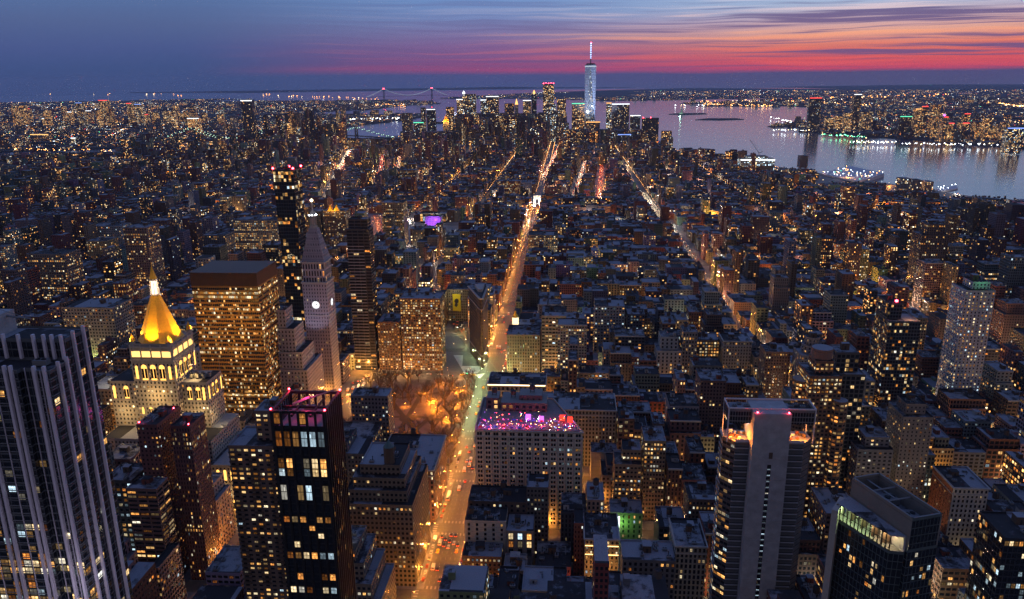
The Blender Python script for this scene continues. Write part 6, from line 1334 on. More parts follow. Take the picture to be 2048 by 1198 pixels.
JT = [('riverside dark glass tower with a curved dark top across the river, tallest but one', 1620, 1644, 195, 5300, 2, .16, .5, C_RED), ('tallest tower across the river with two white lamps on top', 1709, 1724, 188, 5400, 2, .2, .3, C_WHT),
      ('slab with white windows left of the tallest tower across the river', 1690, 1705, 225, 5300, 3, .55, .3, None), ('tower right of the tallest tower across the river', 1727, 1748, 223, 5350, 1, .4, .3, None),
      ('pair of mid-rise towers behind the curved dark tower', 1652, 1672, 236, 5500, 1, .5, .3, None), ('mid-rise tower with mixed windows between two river towers', 1673, 1688, 232, 5400, 1, .5, .2, None),
      ('dark wide block with a green-lit edge across the river', 1801, 1829, 232, 4900, 2, .12, .4, C_GRN), ('slim tower with a red lit top across the river', 1832, 1843, 217, 4800, 1, .5, .2, C_ORG),
      ('slim dark tower beside the red-topped one across the river', 1845, 1857, 212, 4900, 0, .4, .2, C_RED), ('tall stepped tower in the cluster across the river', 1866, 1883, 209, 4800, 1, .45, .2, None),
      ('blue-signed glass block at the right edge across the river', 2016, 2048, 255, 3650, 0, .5, .5, C_BLU), ('violet-lit tower in the cluster across the river', 1884, 1894, 226, 4750, 1, .5, .3, None)]
rj = random.Random(77)
for lab, a, b_, py, Y, ci, lt, cd, cp in JT: rt, xa, xb, zt = far_tower('riverside_tower', lab, a, b_, py, Y, CT[ci], lt, cd, cp, g0=3, strg=1.8)
bulb(rt, ((xa + xb) / 2, 4748, zt - 12), 6, L_PUR, 'lamp')
for k in range(22):
    px = 1860 + k * 7.2 + rj.uniform(-3, 3); far_tower('riverside_tower', ['brick', 'dark', 'pale', 'stepped'][k % 4] + ' apartment tower in the dense lit cluster across the river', px, px + rj.uniform(7, 13), rj.uniform(226, 262), rj.uniform(4300, 4900), CT[k % 4], rj.uniform(.35, .6), .15, rj.choice((None, None, C_RED)), g0=3, strg=1.8)[0]['group'] = 'apartment towers of the cluster across the river'
BT = [('tall slender tower by the bridge with a glowing white top', 481, 503, 200, 3850, 0, .12, .3, C_WHT), ('round-topped hotel block with bright horizontal bands across the east river', 374, 397, 236, 5200, 3, .9, .2, C_WHT),
      ('purple-topped tower in the far left cluster', 150, 163, 205, 6300, 1, .3, .4, C_BLU), ('tallest tower of the far left cluster', 196, 214, 200, 6500, 1, .45, .3, C_RED), ('red-topped tower of the far left cluster', 252, 262, 206, 6300, 1, .4, .3, C_RED),
      ('blue-topped tower of the far left cluster', 268, 282, 208, 6300, 0, .4, .4, C_BLU), ('greenish lit tower left of the round-topped hotel block', 326, 348, 222, 6000, 3, .6, .3, None), ('power station hall with a lit roof edge at the left river bank', 60, 96, 268, 4400, 3, .3, .2, C_ORG),
      ('large dark shed on the left river bank', 64, 108, 284, 4300, 2, .02, .2, None), ('white-lit cubic building at the left river bank', 141, 158, 275, 4350, 3, .9, .7, C_WHT)]
for lab, a, b_, py, Y, ci, lt, cd, cp in BT: far_tower('far_tower', lab, a, b_, py, Y, CT[ci], lt, cd, cp, g0=4, strg=2.0)
for k in range(26):
    px = rj.uniform(0, 440); far_tower('far_tower', ['brick', 'dark', 'pale', 'stepped'][k % 4] + ' tower in the far left cluster beyond the east river', px, px + rj.uniform(6, 13), rj.uniform(208, 238), rj.uniform(5900, 7200), CT[k % 4], rj.uniform(.3, .55), .2, rj.choice((None, None, None, C_RED, C_WHT)), g0=4, strg=2.0)[0]['group'] = 'towers of the far left cluster'
for k, (px, lb) in enumerate(((1803, 'left'), (1826, 'middle'), (1852, 'right'))): far_tower('riverside_slab', lb + ' one of three small glass apartment slabs on the near river bank', px, px + 20 - 2 * k, 357 + 3 * k, 2290 + 25 * k, (.2, .21, .23), .3, .4)
rt, xa, xb, zt = far_tower('terminal_building', 'white-lit long building under construction with a crane by the river', 1482, 1550, 318, 2950, (.3, .34, .33), .85, .9, C_WHT, 60, [(.2, .2, 9)], bay=6)
crn = MB(); xm = on_y(1518, 318, 2960)[0]; crn.tube((xm, 2965, zt), (xm, 2965, zt + 22), 1.2, 1.2, 4); crn.tube((xm, 2965, zt + 20), (xm - 38, 2965, zt + 70), 1.0, .5, 4); crn.tube((xm, 2965, zt + 20), (xm + 12, 2965, zt + 26), 1, 1, 4); crn.tube((xm - 38, 2965, zt + 70), (xm + 10, 2965, zt + 27), .25, .25, 3)
bo = crn.build('construction_crane', GREYM, None, origin=(xm, 2965, zt)); tag(bo, 'construction crane leaning left above the white-lit building by the river', 'crane')
far_tower('vent_tower', 'plain dark square tower standing at the river edge', 1601, 1617, 312, 3050, (.08, .08, .09), .0, 0)
def pier(nm, lab, quad, z, items, mt=PAVE):
    b = MB(); b.poly(quad, 0.2, z); o = b.build(nm, mt, None, origin=(quad[0][0], quad[0][1], 0)); tag(o, lab, 'pier'); 
    for m, n_ in items:
        for _ in range(n_):
            s_, t_ = rj.random(), rj.random() ** 1.4; q = [quad[0][i] * (1 - s_) * (1 - t_) + quad[1][i] * s_ * (1 - t_) + quad[2][i] * s_ * t_ + quad[3][i] * (1 - s_) * t_ for i in (0, 1)]; bulb(o, (q[0], q[1], z + 6), .75, m)
P4 = [on_z(*q, 3) for q in ((1640, 352), (1700, 336), (1768, 352), (1716, 368))]
if sum(P4[i][0] * P4[(i + 1) % 4][1] - P4[(i + 1) % 4][0] * P4[i][1] for i in range(4)) < 0: P4.reverse()
pier('river_pier', 'large square pier with white and orange lights jutting into the river', P4, 12, ((L_WHT, 26), (L_ORA, 20), (L_GRN, 4)), SNOW)
P5 = [on_z(*q, 3) for q in ((1872, 378), (1912, 372), (1916, 377), (1878, 384))]
if sum(P5[i][0] * P5[(i + 1) % 4][1] - P5[(i + 1) % 4][0] * P5[i][1] for i in range(4)) < 0: P5.reverse()
pier('small_pier', 'small pier with a few white lights near the right river bank', P5, 4, ((L_WHT, 9),), SNOW)
# suspension bridges
def bridge(nm, lab, A_, B_, span, htop, deckz, wdt, lamps, side=.45, mt=GREYM, red=True, r=3.0):
    ax, ay = A_; bx, by = B_; L = math.hypot(bx - ax, by - ay); ux, uy = (bx - ax) / L, (by - ay) / L
    root = thing(nm, lab, 'bridge', (ax, ay, 0))
    for i, (x, y) in enumerate((A_, B_)):
        b = MB()
        for s in (-1, 1): b.tube((x - uy * s * wdt, y + ux * s * wdt, 0), (x - uy * s * wdt * .8, y + ux * s * wdt * .8, htop), r * 1.6, r * 1.2, 4)
        for z in (deckz + 4, htop * .72, htop - 4): b.tube((x - uy * wdt, y + ux * wdt, z), (x + uy * wdt, y - ux * wdt, z), r, r, 4)
        b.build('bridge_tower', mt, root)
        if red:
            for s in (-1, 1): bulb(root, (x - uy * s * wdt * .8, y + ux * s * wdt * .8, htop + 4), r * 1.5, L_RED, 'beacon')
    d_ = MB(); e = side * L
    p0 = (ax - ux * e, ay - uy * e); p1 = (bx + ux * e, by + uy * e)
    for k in range(12):
        t0, t1 = k / 12, (k + 1) / 12; q0 = (p0[0] + (p1[0] - p0[0]) * t0, p0[1] + (p1[1] - p0[1]) * t0); q1 = (p0[0] + (p1[0] - p0[0]) * t1, p0[1] + (p1[1] - p0[1]) * t1)
        zz = lambda t_: deckz - 26 * max(0, abs(2 * t_ - 1) - .55)
        n_ = (-uy * wdt * .9, ux * wdt * .9); d_.face([(q0[0] + n_[0], q0[1] + n_[1], zz(t0)), (q0[0] - n_[0], q0[1] - n_[1], zz(t0)), (q1[0] - n_[0], q1[1] - n_[1], zz(t1)), (q1[0] + n_[0], q1[1] + n_[1], zz(t1))])
        d_.face([(q0[0] + n_[0], q0[1] + n_[1], zz(t0) - 5), (q0[0] + n_[0], q0[1] + n_[1], zz(t0)), (q1[0] + n_[0], q1[1] + n_[1], zz(t1)), (q1[0] + n_[0], q1[1] + n_[1], zz(t1) - 5)])
        d_.face([(q0[0] - n_[0], q0[1] - n_[1], zz(t0)), (q0[0] - n_[0], q0[1] - n_[1], zz(t0) - 5), (q1[0] - n_[0], q1[1] - n_[1], zz(t1) - 5), (q1[0] - n_[0], q1[1] - n_[1], zz(t1))])
    d_.build('deck', DARKM, root)
    for s in (-1, 1):
        c = MB(); lm = MB(); ox, oy = -uy * s * wdt * .85, ux * s * wdt * .85; pts = []
        for k in range(9): t_ = k / 8; pts.append((p0[0] + (ax - p0[0]) * t_, p0[1] + (ay - p0[1]) * t_, deckz - 8 + (htop - deckz + 8) * t_ ** 1.25))
        for k in range(1, 25): t_ = k / 24; pts.append((ax + (bx - ax) * t_, ay + (by - ay) * t_, deckz + 6 + (htop - deckz - 6) * (2 * t_ - 1) ** 2))
        for k in range(1, 9): t_ = k / 8; pts.append((bx + (p1[0] - bx) * t_, by + (p1[1] - by) * t_, deckz - 8 + (htop - deckz + 8) * (1 - t_) ** 1.25))
        for a, c2 in zip(pts[:-1], pts[1:]):
            c.tube((a[0] + ox, a[1] + oy, a[2]), (c2[0] + ox, c2[1] + oy, c2[2]), r * .3, r * .3, 4, 0, False)
            for k in range(lamps[1]): t_ = (k + .5) / lamps[1]; p = [a[i] + (c2[i] - a[i]) * t_ for i in range(3)]; q_ = lamps[2]; lm.box(p[0] + ox - q_, p[0] + ox + q_, p[1] + oy - q_, p[1] + oy + q_, p[2], p[2] + 2 * q_)
        c.build('cable', GREYM, root); o = lm.build('cable_lamp', lamps[0], root); tag(o, kind='stuff')
    return root, p0, p1
N1 = glow('necklace_blue', (.62, .74, 1), .5); N2 = glow('necklace_green', (.6, 1, .7), 3.2); N3 = glow('road_lamps', (1, .62, .25), 8)
va, vb_ = on_y(768, 194, 15685), on_y(864, 194, 16693); ht = on_y(768, 177, 15685)[1]; ht2 = on_y(864, 177, 16693)[1]
bridge('suspension_bridge', 'distant long suspension bridge with pale lit cables and red tower lamps on the horizon', (va[0], 15685), (vb_[0], 16693), 0, (ht + ht2) / 2, 75, 18, (N1, 3, 4.2), .33, r=5)
EB = plain('bridge_stone', (.12, .11, .10))
a_ = geo(40.7077, -73.9988); b2_ = geo(40.7045, -73.9946); bridge('stone_bridge', 'suspension bridge with green necklace lamps nearest the downtown towers', a_, b2_, 0, 88, 42, 13, (N2, 1, 1.3), .5, EB, False, 3)
a_ = geo(40.7092, -73.9925); b2_ = geo(40.7052, -73.9885); bridge('steel_bridge', 'long suspension bridge with warm roadway lights left of the stone bridge', a_, b2_, 0, 102, 42, 18, (N2, 1, 1.2), .5, EB, False, 3)
# statue, island buildings
def statue():
    x, y = geo(40.6892, -74.0445); root = thing('statue', 'small green-lit statue on a star-shaped pedestal on its own island', 'statue', (x, y, 4))
    b = MB(); b.poly(ngon(x, y, 34, 10), 4, 14); b.frustum(rect(x - 11, x + 11, y - 11, y + 11), 14, rect(x - 7, x + 7, y - 7, y + 7), 46); b.build('pedestal', STONE, root)
    s = MB(); s.frustum(ngon(x, y, 5, 8), 46, ngon(x, y, 3, 8), 76); s.frustum(ngon(x, y, 1.6, 8), 76, ngon(x, y, 2, 8), 82); s.tube((x - 2, y, 74), (x - 5, y, 92), 1, .8, 5); s.build('figure', plain('verdigris', (.25, .45, .36)), root); bulb(root, (x - 5, y, 94), 2, L_WARM, 'torch'); light((x - 20, y - 60, 20), 50000, (.5, 1, .75), 3, root)
statue()

# ================================================================== FAR LAND, LAMPS, TRAFFIC
rows = []; lampb = {k: [] for k in range(5)}
def inpoly_any(x, y): return inside(POLYS['brooklyn'], x, y), inside(POLYS['jersey'], x, y), inside(POLYS['staten'], x, y), inside(POLYS['governors'], x, y)
def fill(cell, dmin, dmax, xr, hf):
    xs = np.arange(xr[0], xr[1], cell); ys = np.arange(200, dmax, cell); X, Yg = np.meshgrid(xs, ys); X = X.ravel() + rng.uniform(-.3, .3, X.size) * cell; Yg = Yg.ravel() + rng.uniform(-.3, .3, Yg.size) * cell
    D_ = np.hypot(X, Yg); a_ = np.degrees(np.arctan2(X, Yg)); k = (D_ > dmin) & (D_ < dmax) & (a_ > -39) & (a_ < 31); X, Yg, D_ = X[k], Yg[k], D_[k]
    bk, js, si, gv = inpoly_any(X, Yg); k = bk | js | si | gv; X, Yg, D_, bk, gv = X[k], Yg[k], D_[k], bk[k], gv[k]
    for x, y, d_, isb, g_ in zip(X, Yg, D_, bk, gv):
        dens = .5 + .5 * math.sin(x / 900 + 1.3) * math.sin(y / 1100)
        park = isb and ((x + 4300) ** 2 + (y - 8300) ** 2 < 700 ** 2)
        r = rng.random()
        if r < .55 + .3 * dens and not park:
            w_, dp = cell * rng.uniform(.35, .8), cell * rng.uniform(.3, .7); h = hf(rng.random()) * (.5 if g_ else 1)
            c = COLS[int(rng.integers(0, 8))][1]
            rows.append([x - w_ / 2, x + w_ / 2, y - dp / 2, y + dp / 2, 3, 4 + h, c[0] * .7, c[1] * .7, c[2] * .7, rng.random(), cell / 14, 4.5, .6, .6, rng.choice((.03, .08, .2, .4)), rng.uniform(.3, 1), 1.7 * (d_ / 5000) ** .5, 0, rng.uniform(0, 1.5)])
        nl = (2 if d_ < 9000 else 1) * (0 if park else 1)
        for _ in range(nl):
            if rng.random() < (.6 * (.12 + dens)):
                lx, ly = x + rng.uniform(-.5, .5) * cell, y + rng.uniform(-.5, .5) * cell
                if rng.random() < .7:       # along the streets of the far grid
                    an = .42 if isb else -.25; u_, v_ = lx * math.cos(an) + ly * math.sin(an), -lx * math.sin(an) + ly * math.cos(an)
                    if rng.random() < .65: u_ = round(u_ / 240) * 240
                    else: v_ = round(v_ / 420) * 420
                    lx, ly = u_ * math.cos(an) - v_ * math.sin(an), u_ * math.sin(an) + v_ * math.cos(an)
                lampb[int(rng.choice(5, p=(.36, .26, .27, .05, .06)))].append((lx, ly, 9 + rng.uniform(0, 12), d_ / 3600 * (.3 + rng.random() ** 4)))
fill(62, 2900, 7500, (-4700, 3600), lambda r: 8 + 8 * r if r < .93 else 20 + 200 * (r - .93) * 3)
fill(120, 7500, 14500, (-9200, 7600), lambda r: 8 + 8 * r if r < .93 else 18 + 30 * r)
fill(230, 14500, 25000, (-15500, 13000), lambda r: 8 + 10 * r)
boxes_mesh('distant_boroughs', rows, label='low sprawl of roofs and lit windows on the far shores across both rivers', cat='city sprawl')
# port floodlights on the far right shore, ship lights on the bay
for (pa, pb, n_, k_) in (((1405, 208), (1545, 213), 60, 0), ((1560, 200), (1760, 212), 70, 0), ((1960, 205), (2048, 214), 60, 0), ((1350, 212), (1410, 213), 12, 1), ((1540, 236), (1585, 246), 26, 1), ((1540, 262), (1620, 262), 22, 1), ((1640, 270), (1740, 277), 36, 3), ((1700, 285), (1800, 288), 40, 1), ((1800, 290), (2040, 292), 60, 1), ((560, 268), (640, 252), 60, 1), ((700, 240), (800, 238), 46, 1), ((740, 210), (812, 212), 30, 0), ((1400, 205), (1900, 190), 90, 0), ((60, 187), (400, 190), 16, 0), ((520, 190), (760, 198), 34, 0), ((20, 300), (300, 306), 50, 0)):
    for _ in range(n_):
        t_ = rng.random(); p = on_z(pa[0] + (pb[0] - pa[0]) * t_, pa[1] + (pb[1] - pa[1]) * t_ + rng.uniform(-2.0, 2.0), 8)
        if p[1] > 0 and p[1] < 31000: lampb[k_ if rng.random() < .75 else 2].append((p[0], p[1], 14, math.hypot(*p) / 2200 * rng.uniform(.6, 1.3)))
# streetlamps of the island beyond the hand-made ones
for ax_ in AVEX:
    for y in np.arange(700, 4300, 38):
        if inside(MAN, [ax_], [y])[0] and not blocked(ax_ - 1, ax_ + 1, y, y + 1, 0):
            for s in (-1, 1): lampb[0 if rng.random() < .75 else 2].append((ax_ + s * 11, y + rng.uniform(-5, 5), G + 8.5, max(.35, y / 3400) * rng.uniform(.7, 1.2)))
for k in range(-28, 24):
    y = street_y(k)
    for x in np.arange(-2300, 1700, 45):
        if rng.random() < .6 and inside(MAN, [x], [y])[0] and not blocked(x - 1, x + 1, y, y + 1, 0): lampb[int(rng.choice(5, p=(.7, .1, .18, .01, .01)))].append((x + rng.uniform(-12, 12), y + rng.uniform(-5, 5), G + 8.5, max(.32, y / 3600) * rng.uniform(.6, 1.3)))
DL = [glow('far_lamp_orange', (1, .40, .10), 9), glow('far_lamp_white', (.85, .95, 1), 10), glow('far_lamp_warm', (1, .70, .36), 9), glow('far_lamp_green', (.2, 1, .5), 7), glow('far_lamp_red', (1, .06, .04), 9)]
b = MB()
for k, L in lampb.items():
    for x, y, z, s in L:
        b.face([(x - s, y - s, z), (x + s, y - s, z), (x, y, z + 1.4 * s)], k); b.face([(x + s, y - s, z), (x + s, y + s, z), (x, y, z + 1.4 * s)], k); b.face([(x + s, y + s, z), (x - s, y + s, z), (x, y, z + 1.4 * s)], k); b.face([(x - s, y + s, z), (x - s, y - s, z), (x, y, z + 1.4 * s)], k)
tag(b.build('distant_street_lamps', DL), 'countless tiny street lamps scattered over the streets and the far shores', 'street lamps', None, 'stuff')
print('far lamps', sum(len(v) for v in lampb.values()))
# traffic far down the lit corridors
b = MB()
def traffic(pts, w, dens, mix_, y0=0, y1=9e9, scale=1.0):
    for a, c in zip(pts[:-1], pts[1:]):
        L = math.hypot(c[0] - a[0], c[1] - a[1]); ux, uy = (c[0] - a[0]) / L, (c[1] - a[1]) / L
        for lane in (-.36, -.14, .14, .36):
            t_ = rnd.uniform(0, 8)
            while t_ < L:
                x, y = a[0] + ux * t_ - uy * lane * w, a[1] + uy * t_ + ux * lane * w; t_ += rnd.uniform(7, 16) / dens
                if not y0 < y < y1: continue
                if not inside(MAN, [x], [y])[0]: continue
                head = rnd.random() < (mix_ if not isinstance(mix_, tuple) else (mix_[0] if lane * (1 if uy > 0 else -1) > 0 else mix_[1]))
                s = max(.28, y / 7000) * scale; hl = 2.2; wd = .95
                def P(al, ac, z): return (x + ux * al - uy * ac, y + uy * al + ux * ac, G + z)
                for z0, z1, l0, l1 in ((.35, 1.0, -hl, hl), (1.0, 1.5, -1.2, 1.0)):
                    q = [P(l0, -wd, 0), P(l1, -wd, 0), P(l1, wd, 0), P(l0, wd, 0)]; q2 = [(p[0], p[1]) for p in q]; b.poly(q2, G + z0, G + z1, 0)
                d_ = -hl - .03 if uy > 0 else hl + .03
                for ac in (-.65, .65):
                    p = P(d_, ac, .7); b.face([(p[0] - s * .55, p[1], p[2] - .1), (p[0] + s * .55, p[1], p[2] - .1), (p[0] + s * .55, p[1], p[2] + s * .8), (p[0] - s * .55, p[1], p[2] + s * .8)], 1 if head else 2)
CARP = plain('far_car_paint', (.05, .05, .055), .3)
traffic(CORR['bowery'][0], 26, 1.9, (.98, .1), scale=1.5); traffic(CORR['westbway'][0], 16, 1.2, .35, scale=1.2); traffic(CORR['sullivan'][0], 14, 1, .5); traffic(CORR['varick'][0], 18, 1.5, .04, scale=1.2)
traffic(CORR['sixth'][0][:4], 16, .4, .6); traffic(CORR['sixth'][0][3:], 18, 1.3, .9, scale=1.2); traffic(CORR['lafayette'][0], 14, 1, .15); traffic(CORR['broome'][0], 12, .8, .6); traffic(CORR['fourth'][0], 18, 1.6, .15, scale=1.1)
traffic([(-78, 1120), (-78, 2120)], 18, .7, .12, scale=.6); traffic([(507, 1000), (507, 2400)], 18, .5, .4); traffic([(-384, 950), (-384, 1500)], 20, .5, .4); traffic([(-690, 1300), (-690, 2300)], 18, .5, .5); traffic(CORR['flat'][0], 14, .5, .2, 1000)
tag(b.build('distant_traffic', [CARP, L_HEAD, L_TAIL]), 'streams of tiny cars with white and red lights far down the avenues', 'traffic', None, 'stuff')

# ================================================================== STREET LAMPS, TREES, VEHICLES
def lamp_meshes(m, h):
    p = MB(); p.tube((0, 0, 0), (0, 0, h), .14, .08, 6); p.tube((0, 0, h - .3), (2.2, 0, h + .1), .07, .05, 5); p.box(-.25, .25, -.25, .25, 0, .6)
    q = MB(); q.box(1.7, 2.9, -.28, .28, h - .08, h + .14, 0); q.box(1.8, 2.8, -.22, .22, h - .24, h - .08, 1, bottom=True)
    return shared('pole', p, DARKM), shared('lamp_head', q, [GREYM, m])
LM_O = lamp_meshes(glow('street_lamp_orange', (1, .48, .14), 32), 9.0); LM_G = lamp_meshes(glow('street_lamp_green_white', (.82, 1, .62), 34), 9.0); LM_P = lamp_meshes(glow('park_lamp_orange', (1, .40, .08), 40), 4.5)
def lamp(x, y, rz, meshes, power, col, lab, grp, h=9.0, lit=True):
    root = thing('street_lamp', lab, 'street lamp', (x, y, G + .13), grp)
    part(root, 'pole', meshes[0], (x, y, G + .13), rz); hd = part(root, 'lamp_head', meshes[1], (x, y, G + .13), rz)
    if lit: light((x + math.cos(rz) * 2.3, y + math.sin(rz) * 2.3, G + h - .4), power, col, .5, root)
ORA = (1, .37, .055); GRW = (.72, .95, .36)
y = 432.0; k = 0
while y < 2130:
    for s in (-1, 1):
        gw = 700 < y < 905; col = GRW if (gw and (s < 0 or y < 850)) else ORA
        big = 2.0 if y > 1000 else 1
        pw = (15000 if not gw else 9000) * big * (1.0 if y < 1000 else .75)
        if y > 1000 and (k + (s > 0)) % 2: pass
        else: lamp(-78 + s * 15.2, y + (4 if s > 0 else 0), math.pi if s > 0 else 0, LM_G if col is GRW else LM_O, pw, col, 'orange street lamp on the kerb of the long avenue' if col is ORA else 'greenish white street lamp on the avenue by the wedge building crossing', 'orange lamps along the long avenue' if col is ORA else 'greenish lamps round the crossing')
    y += 27 if y < 1000 else 40; k += 1
for y in (560, 600, 640, 680, 720, 745, 775, 800, 830, 870, 900, 940, 990, 1050, 1120, 1200, 1290, 1380):
    x = bway(y) + (-11 if y > 838 else 11); gw = y > 690 and y < 1000
    lamp(x, y, math.pi if y <= 838 else 0, LM_G if gw else LM_O, 6000 if gw else 15000, GRW if gw else ORA, 'greenish lamp on the slanting street beside the wedge building' if gw else 'orange lamp on the slanting street', 'greenish lamps of the slanting street' if gw else 'orange lamps of the slanting street')
for x, y in ((-130, 838), (-160, 840), (-190, 838), (-215, 838), (-110, 830), (-48, 838), (-20, 838), (10, 838), (-222, 800), (-222, 760)):
    lamp(x, y - 9, R(90), LM_O, 8000, (1, .62, .26), 'warm street lamp on the cross street behind the square', 'warm lamps on the cross street behind the square')
rp = random.Random(4)
for k in range(19):
    x, y = rp.choice(((rp.uniform(-208, -102), rp.uniform(700, 818)), (rp.uniform(-150, -102), rp.uniform(613, 818))))
    lamp(x, y, rp.uniform(0, 6), LM_P, 5000 + 110000 * rp.random() ** 2.0, (1, .25, .012), 'glowing orange lamp among the bare trees of the snowy square', 'orange lamps in the square', 4.5)
# light of the other street lamps (their own lamps are the tiny ones above the streets)
nl = 0
for n in range(9, 30):
    ys = street_y(n)
    for x in list(range(-640, -100, 62)) + list(range(-30, 760, 62)):
        x = x + (n * 29) % 40
        if ys > 1150 and (x > 520 or x < -480): continue
        if blocked(x - 1, x + 1, ys - 1, ys + 1, 0): continue
        q = proj(x, ys, G + 8)
        if not q or not (-60 < q[0] < 2110 and q[1] < 1300): continue
        c = rnd.choice((ORA, ORA, ORA, (1, .62, .28), (1, .75, .5), (.85, .95, .8))); light((x, ys + rnd.uniform(-3, 3), G + 8), rnd.uniform(7000, 22000), c, .6); nl += 1
for ax_ in (-530, -384, -228, 233, 507):
    for y in range(470, 1500, 75):
        if blocked(ax_ - 1, ax_ + 1, y, y + 1, 0) or (ax_ == -228 and y > 850): continue
        light((ax_, y, G + 9), 28000, rnd.choice((ORA, ORA, (1, .72, .45))), .8); nl += 1
for key, n_, pw, col in (('bowery', 14, 60000, (1, .62, .32)), ('sixth', 12, 9000, (1, .6, .28)), ('westbway', 6, 60000, (1, .3, .1)), ('varick', 6, 50000, (1, .25, .08)), ('sullivan', 5, 40000, (1, .5, .2)), ('fourth', 6, 26000, (1, .3, .08)), ('lafayette', 4, 60000, (1, .3, .12))):
    pts = CORR[key][0]
    for a, c in zip(pts[:-1], pts[1:]):
        m_ = max(1, round(n_ / (len(pts) - 1)))
        for k in range(m_):
            t_ = (k + .5) / m_; light((a[0] + (c[0] - a[0]) * t_, a[1] + (c[1] - a[1]) * t_, G + 11), pw, col, 1); nl += 1
x_, y_ = on_z(800, 508); 
for dx, dy in ((-40, 0), (0, 20), (40, -10), (-15, -35), (30, 30)): light((x_ + dx, y_ + dy, G + 10), 12000, (1, .85, .62), 1)
for n in range(-12, 12, 2):
    ys = street_y(n)
    for x in range(-1000, 1200, 150):
        if inside(MAN, [x], [ys])[0]: light((x + (n * 37) % 90, ys, G + 12), rnd.uniform(30000, 90000), rnd.choice((ORA, ORA, (1, .6, .3), (1, .8, .6))), 1.2); nl += 1
print('street lights', nl)
# bare winter trees
def tree_meshes(seed):
    r = random.Random(seed); tr, br = MB(), MB(); H = r.uniform(4.2, 5.6)
    tr.tube((0, 0, 0), (0, 0, H), .38, .26, 6)
    def grow(p, d, L, rad, lv):
        e = p + d * L
        br.tube(tuple(p), tuple(e), rad * 1.35, rad * .8, 4 if lv < 2 else 3, 0, False)
        if lv >= 3: return
        for _ in range(3 if lv < 3 else 4):
            nd = (d + Vector((r.uniform(-1, 1), r.uniform(-1, 1), r.uniform(-.15, .75))) * .75).normalized(); grow(p + d * L * r.uniform(.6, 1), nd, L * r.uniform(.62, .82), rad * .58, lv + 1)
    for k in range(5):
        a = k * 1.256 + r.uniform(-.3, .3); grow(Vector((0, 0, H - .3 - .2 * k)), Vector((math.cos(a) * .7, math.sin(a) * .7, .8)).normalized(), r.uniform(2.6, 3.6), .17, 1)
    return shared('trunk', tr, BARK), shared('branches', br, BARK)
TREES = [tree_meshes(s) for s in range(5)]
def tree(x, y, s, lab, grp):
    t_, c_ = rp.choice(TREES); root = thing('bare_tree', lab, 'tree', (x, y, G + .1), grp); rz = rp.uniform(0, 6.28)
    part(root, 'trunk', t_, (x, y, G + .1), rz, (s, s, s)); part(root, 'branches', c_, (x, y, G + .1), rz, (s, s, s * rp.uniform(.9, 1.15)))
n = 0
while n < 120:
    x, y = rp.uniform(-210, -98), rp.uniform(612, 820)
    if -185 < x < -152 and 640 < y < 705: continue      # the open lawn
    if (x + 153) ** 2 + (y - 716) ** 2 < 120: continue
    tree(x, y, rp.uniform(1.2, 2.1), 'leafless tree standing in the snowy square lit by orange lamps', 'bare trees of the square'); n += 1
for k in range(16): tree(-95.5, 612 + k * 13, rp.uniform(1.0, 1.5), 'leafless tree on the pavement between the square and the avenue', 'bare trees along the avenue side of the square')
for k in range(4): tree(-63, 545 + k * 11, rp.uniform(.5, .7), 'small leafless street tree beside the block with the rooftop bar', 'street trees beside the rooftop bar block')
# vehicles
def car_mesh(L, W, Hh, kind):
    bd = MB(); prof = {'car': [(-.5, .30), (-.5, .62), (-.44, .68), (-.28, .72), (-.16, 1.0), (.20, 1.0), (.34, .70), (.47, .62), (.5, .50), (.5, .30)], 'van': [(-.5, .22), (-.5, 1), (.30, 1), (.38, .62), (.5, .52), (.5, .22)], 'bus': [(-.5, .12), (-.5, 1), (.48, 1), (.5, .9), (.5, .12)]}[kind]
    pts = [(x * L, z * Hh) for x, z in prof]; n = len(pts)
    for s in (-1, 1): f = [(s * W / 2, y, z) for y, z in pts]; bd.face(f if s < 0 else f[::-1], 0)
    for i in range(n): a, c = pts[i], pts[(i + 1) % n]; bd.face([(-W / 2, *a), (W / 2, *a), (W / 2, *c), (-W / 2, *c)][::-1], 0)
    gl = MB()
    if kind == 'car':
        z0, z1 = .73 * Hh, .96 * Hh
        for s in (-1, 1): gl.face([(s * (W / 2 + .01), -.26 * L, z0), (s * (W / 2 + .01), .31 * L, z0), (s * (W / 2 + .01), .19 * L, z1), (s * (W / 2 + .01), -.17 * L, z1)])
        gl.face([(-W * .42, -.275 * L, z0 + .02), (W * .42, -.275 * L, z0 + .02), (W * .42, -.175 * L, z1), (-W * .42, -.175 * L, z1)]); gl.face([(W * .42, .335 * L, z0 + .02), (-W * .42, .335 * L, z0 + .02), (-W * .42, .215 * L, z1), (W * .42, .215 * L, z1)])
    else:
        for s in (-1, 1): gl.box(s * (W / 2 + .015) - .01, s * (W / 2 + .015) + .01, (-.44 if kind == 'bus' else .05) * L, .34 * L, .55 * Hh, .82 * Hh)
        gl.box(-W * .42, W * .42, -L / 2 - .02, -L / 2 - .005, .55 * Hh, .85 * Hh)
    wl = MB(); wl.tube((-.12, 0, 0), (.12, 0, 0), .33, .33, 10)
    return bd, gl, wl
def mk_vehicle(kind, col, L, W, Hh):
    bd, gl, wl = car_mesh(L, W, Hh, kind); pm = plain('paint_%s' % len(MATS), col, .3, .1, 1, 0, .5)
    return dict(body=shared('body', bd, pm), glass=shared('windows', gl, GLASSD), wheel=shared('wheel', wl, DARKM), L=L, W=W, H=Hh)
